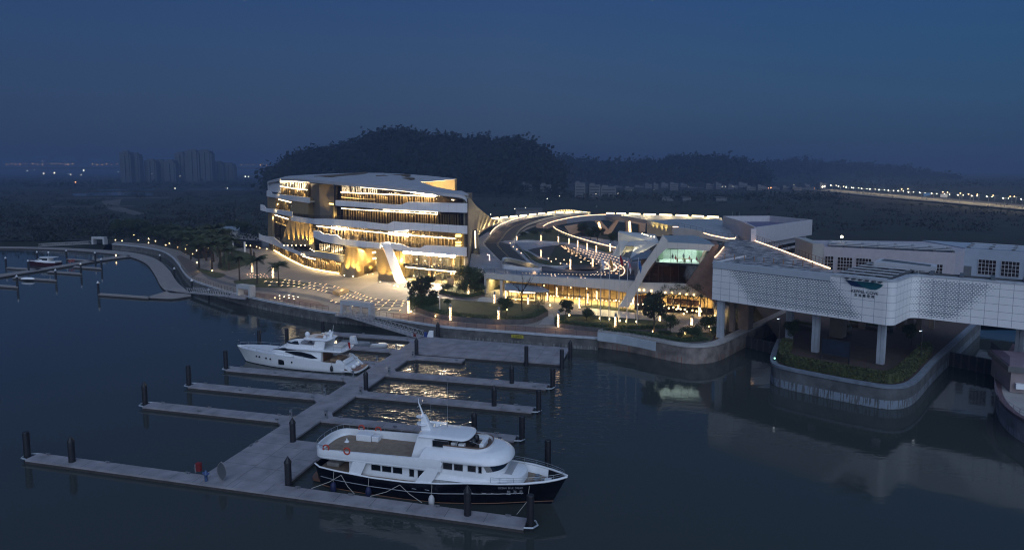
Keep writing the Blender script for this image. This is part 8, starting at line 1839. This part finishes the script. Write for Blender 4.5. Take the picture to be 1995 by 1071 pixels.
H2 = ridge('hill', [(1050, 330), (1075, 312), (1100, 309), (1150, 318), (1185, 322), (1240, 319), (1290, 318), (1320, 310), (1400, 309), (1450, 318), (1480, 328), (1500, 345)], 1500, 240, m_hill)
H3 = ridge('hill', [(1440, 330), (1480, 321), (1540, 314), (1600, 318), (1680, 322), (1740, 328), (1800, 338), (1870, 352)], 2300, 300, m_hill)
def canopy(name, rows_, n, size, mat, seed, per=9, kz=1.0):
    rg = random.Random(seed); v = []; f = []
    m = len(rows_[0])
    for _ in range(n):
        k = rg.randrange(m - 1); t = rg.random(); q = rg.random() ** .7 * 3; i = min(2, int(q)); s = q - i
        p = rows_[i][k].lerp(rows_[i][k + 1], t).lerp(rows_[i + 1][k].lerp(rows_[i + 1][k + 1], t), s)
        hh = size * rg.uniform(.35, 1.3) * (1.5 if rg.random() < .12 else 1)
        for _ in range(per):
            d = Vector((rg.gauss(0, .34), rg.gauss(0, .34), rg.gauss(.5, .22))) * hh; a = Vector((rg.gauss(0, 1), rg.gauss(0, 1), rg.gauss(0, 1))).normalized(); e = a.orthogonal().normalized() * hh * rg.uniform(.10, .26); g = a.cross(e)
            c = p + d; j = len(v); v += [tuple(c - e), tuple(c + g * .7), tuple(c + e), tuple(c - g * .7)]; f.append((j, j + 1, j + 2, j + 3))
    me = bpy.data.meshes.new(name); me.from_pydata(v, [], f); me.materials.append(mat); o = bpy.data.objects.new(name, me); COL.objects.link(o); return tag(o, kind='stuff')
m_for = M('forest', (.011, .016, .011), 1.0, var=.4, scale=.05)
canopy('forest', H1, 4400, 9.5, m_for, 4, 12); canopy('forest', H2, 2200, 13, m_for, 5); canopy('forest', H3, 1500, 16, m_for, 6)
# single trees standing up on the crest
CR = []
for x, yb, yt in ((745, 262, 250), (774, 259, 246), (792, 259, 249), (853, 271, 252), (871, 274, 259), (883, 276, 257), (898, 277, 262), (912, 277, 261), (932, 278, 258.5), (952, 278, 256), (968, 278, 266), (985, 278, 267), (1004, 279, 264), (1045, 290, 278), (1060, 298, 282), (604, 300, 288), (664, 289, 276)):
    p = V(x, yb, 950); h = V(x, yt, 950).z - p.z + 4
    if not CR:
        r = T('ridge_tree', 'lone thin tree standing up on the crest of the wooded hill', 'tree', (0, 0, 0), 'single trees on the hill crest'); MB().tube([(0, 0, -.3), (0, 0, .8)], [.02, .012], 4).build('trunk', m_trunk, r, True); clump(90, [((0, 0, .8), .17), ((.1, 0, .62), .12), ((-.1, .05, .95), .1)], .05, m_for, 'crown', r, 4, .2); CR.append(r)
    else: r = dup(CR[0])
    r.location = p - Vector((0, 0, 3)); r.scale = (h * random.uniform(.7, 1.3), h, h); r.rotation_euler = (0, 0, random.uniform(0, 6))
# scrub over the plain
rg = random.Random(9); v = []; f = []
def scrub(n, xr, yr, size, per, name, mat):
    v = []; f = []
    for _ in range(n):
        x, y = rg.uniform(*xr), rg.uniform(*yr); p = G(x, y, ZL)
        if 510 < x < 945 and y > 372: continue
        if 930 < x < 1440 and y > 408: continue
        if x > 1380 and y > 452: continue
        if 200 < x < 290 and 388 < y < 420: continue
        s = size * rg.uniform(.4, 1.3)
        for _ in range(per):
            c = p + Vector((rg.gauss(0, 1.3), rg.gauss(0, 1.3), abs(rg.gauss(.5, .4)))) * s; a = Vector((rg.gauss(0, 1), rg.gauss(0, 1), rg.gauss(0, 1))).normalized(); e = a.orthogonal().normalized() * s * rg.uniform(.13, .36); g = a.cross(e); j = len(v)
            v += [tuple(c - e), tuple(c + g * .7), tuple(c + e), tuple(c - g * .7)]; f.append((j, j + 1, j + 2, j + 3))
    me = bpy.data.meshes.new(name); me.from_pydata(v, [], f); me.materials.append(mat); o = bpy.data.objects.new(name, me); COL.objects.link(o); tag(o, kind='stuff')
m_scrub = M('scrub', (.017, .021, .012), 1.0, var=.5, scale=.06)
scrub(900, (-60, 560), (352, 470), 2.6, 26, 'scrub', m_scrub); scrub(420, (930, 2060), (366, 462), 2.4, 26, 'scrub', m_scrub); scrub(500, (-60, 560), (342, 366), 6, 20, 'scrub', m_scrub); scrub(380, (1000, 1640), (378, 392), 5, 9, 'scrub', m_scrub); scrub(260, (1560, 2060), (350, 368), 8, 8, 'scrub', m_scrub)
# pale tracks, ponds and dykes on the left plain
m_track = M('track', (.10, .09, .085), .95, var=.3, scale=.2); m_pond = M('pond', (.02, .026, .03), .12, var=.1)
sheet('track', [(197, 392), (236, 388), (232, 402), (282, 416), (262, 419), (212, 408)], ZL + .02, m_track); sheet('track', [(110, 386), (330, 384), (330, 385.5), (110, 387.5)], ZL + .02, m_track); sheet('track', [(100, 402), (262, 401), (262, 402.4), (100, 403.4)], ZL + .02, m_track)
sheet('pond', [(140, 377), (232, 374), (298, 376), (298, 381), (200, 381), (145, 382)], ZL + .02, m_pond); sheet('pond', [(190, 369), (300, 367), (298, 371), (195, 371.5)], ZL + .02, m_pond); sheet('pond', [(340, 368), (495, 365), (495, 370), (345, 371)], ZL + .02, m_pond)
# right: wide lit road with street lamps
rd = [(1560, 369, 363), (1620, 374, 367.5), (1700, 382.5, 375), (1800, 391, 382.5), (1900, 400, 390.5), (2000, 409, 399), (2140, 422, 411)]
A = [G(x, y, ZL + 1.2) for x, y, _ in rd]; B = [G(x, y2, ZL + 1.2) for x, _, y2 in rd]
tag(MB().slab(B, A, (0, 0, -1.2)).build('road', M('far_asphalt', (.13, .12, .105), .9, var=.1)), kind='structure')
SLp = []
e_sl = EM('street_light', (1, .90, .70), 9); e_slo = EM('street_light_amber', (1, .60, .25), 8)
lamps_ = [(1622, 361, 374), (1637, 363, 375.5), (1652, 365, 377), (1666, 366, 378), (1682, 367.5, 379.5), (1698, 368.5, 381), (1716, 369.8, 382.5), (1734, 371, 384), (1753, 372, 386), (1773, 374, 388), (1795, 375.5, 390), (1818, 377, 392), (1843, 378.5, 394.5), (1869, 380, 397), (1896, 381.5, 399.5), (1925, 383, 402), (1957, 386, 405), (1992, 388, 408.5), (2030, 391, 412)]
def streetlamp(x, yt, yb, em, lab, grp, arms=2):
    p = G(x, yb - 2.5, ZL + 1.2); h = V(x, yt, p.y).z - p.z; k = p.y / 300.
    r = T('street_lamp', lab, 'street lamp', p, grp); MB().tube([(0, 0, 0), (0, 0, h)], .14 * k ** .5, 4).build('pole', m_steel, r, True)
    mb = MB(); mb.ball((-.9 * k, 0, h), .25 * k, 6, 4)
    mb.build('lamp_head', em, r, True)
    if arms == 2: MB().ball((1.5 * k, 0, h - .2), .16 * k, 6, 4).build('lamp_head', em, r, True)
    MB().tube([(-.9 * k, 0, h - .3), (1.5 * k, 0, h - .4)], .10 * k ** .5, 4).build('arm', m_steel, r, True)
for i, (x, yt, yb) in enumerate(lamps_):
    streetlamp(x, yt, yb, e_sl, 'double armed white street lamp on the lit road at the right', 'white street lamps along the far road')
    a = G(x, yb - 4, ZL + 1.2); lamp('POINT', a + Vector((0, 0, 8)), 9000, (1, .80, .48), size=1.0, name='street_light')
for x, yt, yb in ((1840, 374, 388), (1849, 375, 389), (1874, 376.5, 391), (1890, 378, 392), (1907, 379, 393), (1938, 381, 395), (1971, 383, 398), (1979, 383, 399), (1772, 368, 380), (1760, 368.5, 380)): streetlamp(x, yt, yb, e_slo, 'single amber street lamp behind the white street lamps', 'amber street lamps behind the far road', 1)
for x, y, lab in ((1602, 364, 'first bright white floodlight at the far end of the lit road'), (1606, 363, 'second bright white floodlight at the far end of the lit road')):
    p = G(x, 371, ZL); r = T('floodlight', lab, 'floodlight', p); h = V(x, y, p.y).z - ZL; MB().tube([(0, 0, 0), (0, 0, h)], .3, 4).build('post', m_steel, r, True); MB().ball((0, 0, h), 1.1, 6, 4).build('lamp_head', e_sl, r, True)
for x, y, c, lab in ((1805, 385, (.05, .16, .35), 'pair of traffic sign boards above the far road, the blue one'), (1838, 388, (.5, .5, .5), 'pale traffic sign board above the far road')):
    p = G(x, y + 6, ZL + 1.2); r = T('road_sign', lab, 'sign', p); MB().tube([(0, 0, 0), (0, 0, 7)], .2, 4).build('post', m_steel, r, True); MB().box(-3.5, 3.5, -.1, .1, 5, 8).build('board', M('board_far', c, .6), r, True)
# row of roadside palms and young trees in front of the lit road
for i in range(34):
    x = 1500 + i * 15.5 + rg.uniform(-4, 4); y = itp([(1500, 404), (1640, 406), (1780, 408), (1900, 414), (2040, 424)], x); palm(x, y, y - rg.uniform(8, 13), 'small dark palm in the row before the lit road', group='palms in a row before the far road', wide=1.0)
# ================================================================ towers, villages, distant lights
m_tow = M('tower_render', (.09, .095, .10), .8, var=.1, scale=.05)
def _towwin():
    u, v, z = coords(m_tow); g = mt(m_tow, 'LESS_THAN', mt(m_tow, 'FRACT', mt(m_tow, 'MULTIPLY', z, .33)), .35); h = mt(m_tow, 'LESS_THAN', mt(m_tow, 'FRACT', mt(m_tow, 'MULTIPLY', u, .16)), .45); mixcol(m_tow, mt(m_tow, 'MULTIPLY', g, h), (.05, .055, .06))
_towwin()
for x0, x1, yt, yb, Y_, lab in ((235, 255, 294, 347, 1700, 'tall far apartment tower, lefthand half of the separate pair'), (254, 272, 298, 347, 1720, 'tall far apartment tower, righthand half of the separate pair'), (282, 304, 310, 346, 1750, 'mid height far apartment block left of the tall cluster'), (302, 322, 311, 346, 1780, 'mid height far apartment block with stepped top beside the tall cluster'), (320, 342, 311, 346, 1760, 'mid height far apartment block touching the tall cluster'), (342, 362, 296, 346, 1800, 'tall far apartment tower at the left of the cluster'), (362, 388, 291, 346, 1780, 'tallest far apartment tower in the middle of the cluster'), (387, 413, 292, 346, 1790, 'tall far apartment tower at the right of the cluster'), (413, 435, 314, 346, 1850, 'lower far apartment block right of the tall cluster'), (434, 456, 317, 346, 1870, 'lowest far apartment block at the right end of the skyline')):
    a, b = V(x0, yb, Y_), V(x1, yb, Y_); zt_ = V(x0, yt, Y_).z; r = T('apartment_tower', lab, 'tower', Vector(((a.x + b.x) / 2, Y_, ZL)))
    w = b.x - a.x; MB().box(a.x, b.x - w * .12, Y_, Y_ + 24, ZL, zt_ - 3).build('wall', m_tow, r); MB().box(a.x + w * .25, a.x + w * .55, Y_ - 4, Y_ + 20, ZL, zt_ - 7).build('bay', m_tow, r); MB().box(a.x + w * .2, a.x + w * .7, Y_ + 4, Y_ + 16, zt_ - 3, zt_ + .5).build('roof_house', m_tow, r); MB().box(b.x - w * .12, b.x, Y_ + 3, Y_ + 22, ZL, zt_ - 9).build('wing', m_tow, r)
rg = random.Random(5)
m_house = M('house_render', (.15, .155, .17), .8, var=.15, scale=.1); m_hwin = M('house_window', (.03, .033, .04), .4)
def house(x0, x1, yt, yb, Y_, lab, grp=None):
    a, b = V(x0, yb, Y_), V(x1, yb, Y_); zt_ = V(x0, yt, Y_).z; r = T('village_house', lab, 'house', Vector(((a.x + b.x) / 2, Y_, ZL)), grp); MB().box(a.x, b.x, Y_, Y_ + 12, ZL - 1, zt_).build('wall', m_house, r); w = b.x - a.x
    MB().box(a.x + w * .1, a.x + w * .5, Y_ + 3, Y_ + 9, zt_, zt_ + 2.5).build('roof_hut', m_house, r); MB().box(a.x - .4, b.x + .4, Y_ - .5, Y_ + 12.4, zt_ - .1, zt_ + .5).build('roof', m_house, r)
    nf = max(1, int((zt_ - ZL) / 3.4))
    for k in range(nf): MB().box(a.x + w * .08, b.x - w * .08, Y_ - .15, Y_ - .02, ZL + 1.2 + 3.4 * k, ZL + 2.6 + 3.4 * k).build('window_band', m_hwin, r)
for x0, x1, yt, yb, lab in ((1013, 1037, 359, 386, 'pale four storey village house, leftmost below the hill'), (1053, 1073, 361, 384, 'pale village house with a balconied front second from the left'), (1073, 1094, 366, 384, 'lower pale village house joined to its taller neighbour'), (1120, 1140, 357, 383, 'village house with a roof hut in the shade of the hill'), (1148, 1169, 361, 384, 'broad pale village house under the hill gap'), (1170, 1200, 365, 384, 'long low village house right of the hill gap')): house(x0, x1, yt, yb, 800, lab)
x = 1196
while x < 1600:
    w = rg.uniform(9, 20); house(x, x + w, rg.uniform(357, 367), 376, rg.uniform(1050, 1250), 'small faint village house in the long row below the far hill', 'village houses in the far row'); x += w + rg.uniform(-1, 6)
x = 1720
while x < 1990: w = rg.uniform(10, 26); house(x, x + w, rg.uniform(359, 366), 378, 1500, 'faint far building behind the lit road', 'faint buildings behind the far road'); x += w + rg.uniform(0, 14)
for x0, x1, y0, y1, Y_, lab in ((1290, 1312, 384, 387, 700, 'faint pale long shed roof on the plain, left of the pair'), (1330, 1346, 384, 387.5, 700, 'faint pale long shed roof on the plain, right of the pair'), (1395, 1416, 384.5, 388, 700, 'faint pale greenhouse roof on the plain by a dirt field'), (1005, 1056, 407.5, 415, 400, 'low dark long shed just beyond the ring ramp')):
    a, b = V(x0, y1, Y_), V(x1, y1, Y_); r = T('shed', lab, 'shed', a); h = V(x0, y0, Y_).z - a.z; MB().box(a.x, b.x, Y_, Y_ + 14, ZL, a.z + h * .8).build('wall', m_house, r); MB().box(a.x - .5, b.x + .5, Y_ - .6, Y_ + 15, a.z + h * .8, a.z + h).build('roof', m_tow, r)
# distant lamps: the bridge string and scattered lights on the plain
FLs = []
def farlight(x, y, Y_, s, em, lab, grp):
    p = V(x, y, Y_); z0 = ZL
    k = em.name
    q = [r for r in FLs if r[0] == k]
    if not q:
        r = T('far_lamp', lab, 'lamp', p, grp); MB().ball((0, 0, 0), 1.0, 6, 4).build('lamp_head', em, r, True); MB().tube([(0, 0, -9), (0, 0, 0)], .12, 4).build('post', m_dark, r, True); FLs.append((k, r))
    else: r = dup(q[0][1], label=lab); r['group'] = grp
    s *= .7; r.location = p; r.scale = (s, s, s)
e_amb = EM('amber_far', (1, .45, .16), 9); e_wh = EM('white_far', (1, .92, .72), 5); e_or = EM('orange_far', (1, .35, .12), 5)
VZ = V(0, 325, 2400).z
for x in (13, 22, 31, 39, 50, 64, 73, 83, 100, 108, 118, 127, 133, 142, 180, 189, 199, 208, 217, 228, 236, 278, 470, 482, 494, 507, 519): farlight(x, 319 + .004 * x + (1 if x % 2 else 0), 2400, 1.55, e_amb, 'tiny amber lamp in the string along the far bridge', 'amber lamps along the far bridge')
tag(MB().box(V(-100, 325, 2400).x, V(560, 325, 2400).x, 2402, 2414, V(0, 327, 2400).z - 3, V(0, 327, 2400).z).build('bridge', M('bridge_far', (.10, .10, .10), .9)), kind='structure')
for x, y, Y_, s, em in ((53, 333, 1300, .9, e_wh), (85, 338, 1200, 1.2, e_wh), (106, 337, 1250, 1.6, e_wh), (163, 332, 1500, 2.0, e_wh), (138, 340, 1100, .7, e_wh), (158, 341, 1100, .7, e_wh), (230, 335, 1500, .9, e_wh), (296, 338.5, 1400, .6, e_wh), (351, 343, 1100, .9, e_wh), (478, 344, 1050, 1.2, e_wh), (484, 344, 1050, 1.0, e_wh), (147, 355, 700, .8, e_or), (341, 367, 600, .55, e_wh), (443, 367, 600, .5, e_wh), (243, 302, 1690, .9, e_wh), (1066, 387, 600, .55, e_wh), (1090, 382, 700, .5, e_wh), (1161, 378, 780, .6, e_wh), (1204, 377, 800, .55, e_wh), (1208, 372.5, 900, .6, e_wh), (1231, 371, 900, .4, e_wh), (1274, 370, 950, .4, e_wh), (1341, 363.5, 1000, .4, e_wh), (1407, 363.5, 1000, .6, e_wh), (1413, 363.5, 1000, .6, e_wh), (1428, 363, 1000, .5, e_wh), (1497, 366.5, 900, .8, e_or), (1502, 366, 900, 1.2, e_or), (1547, 360, 1100, .6, e_wh), (1587, 367, 900, .5, e_or), (1024, 404.5, 420, .35, e_wh), (1003, 407, 400, .3, e_wh), (956, 417.5, 330, .3, e_wh)): farlight(x, y, Y_, s, em, 'small lone light far off over the dark plain', 'scattered lights on the plain')  # the one high on the tower pair stands in for a lit window
# ================================================================ haze
mh = bpy.data.materials.new('haze_air'); mh.use_nodes = True
n_, l_ = mh.node_tree.nodes, mh.node_tree.links; n_.remove(n_['Principled BSDF'])
pv = n_.new('ShaderNodeVolumePrincipled'); pv.inputs['Color'].default_value = (.26, .38, .62, 1); pv.inputs['Density'].default_value = 0.00042; pv.inputs['Anisotropy'].default_value = 0.1
l_.new(pv.outputs[0], n_['Material Output'].inputs['Volume'])
o = MB().box(-5300, 5300, -60, 7100, -2.5, 135).build('haze', mh); tag(o, kind='stuff')
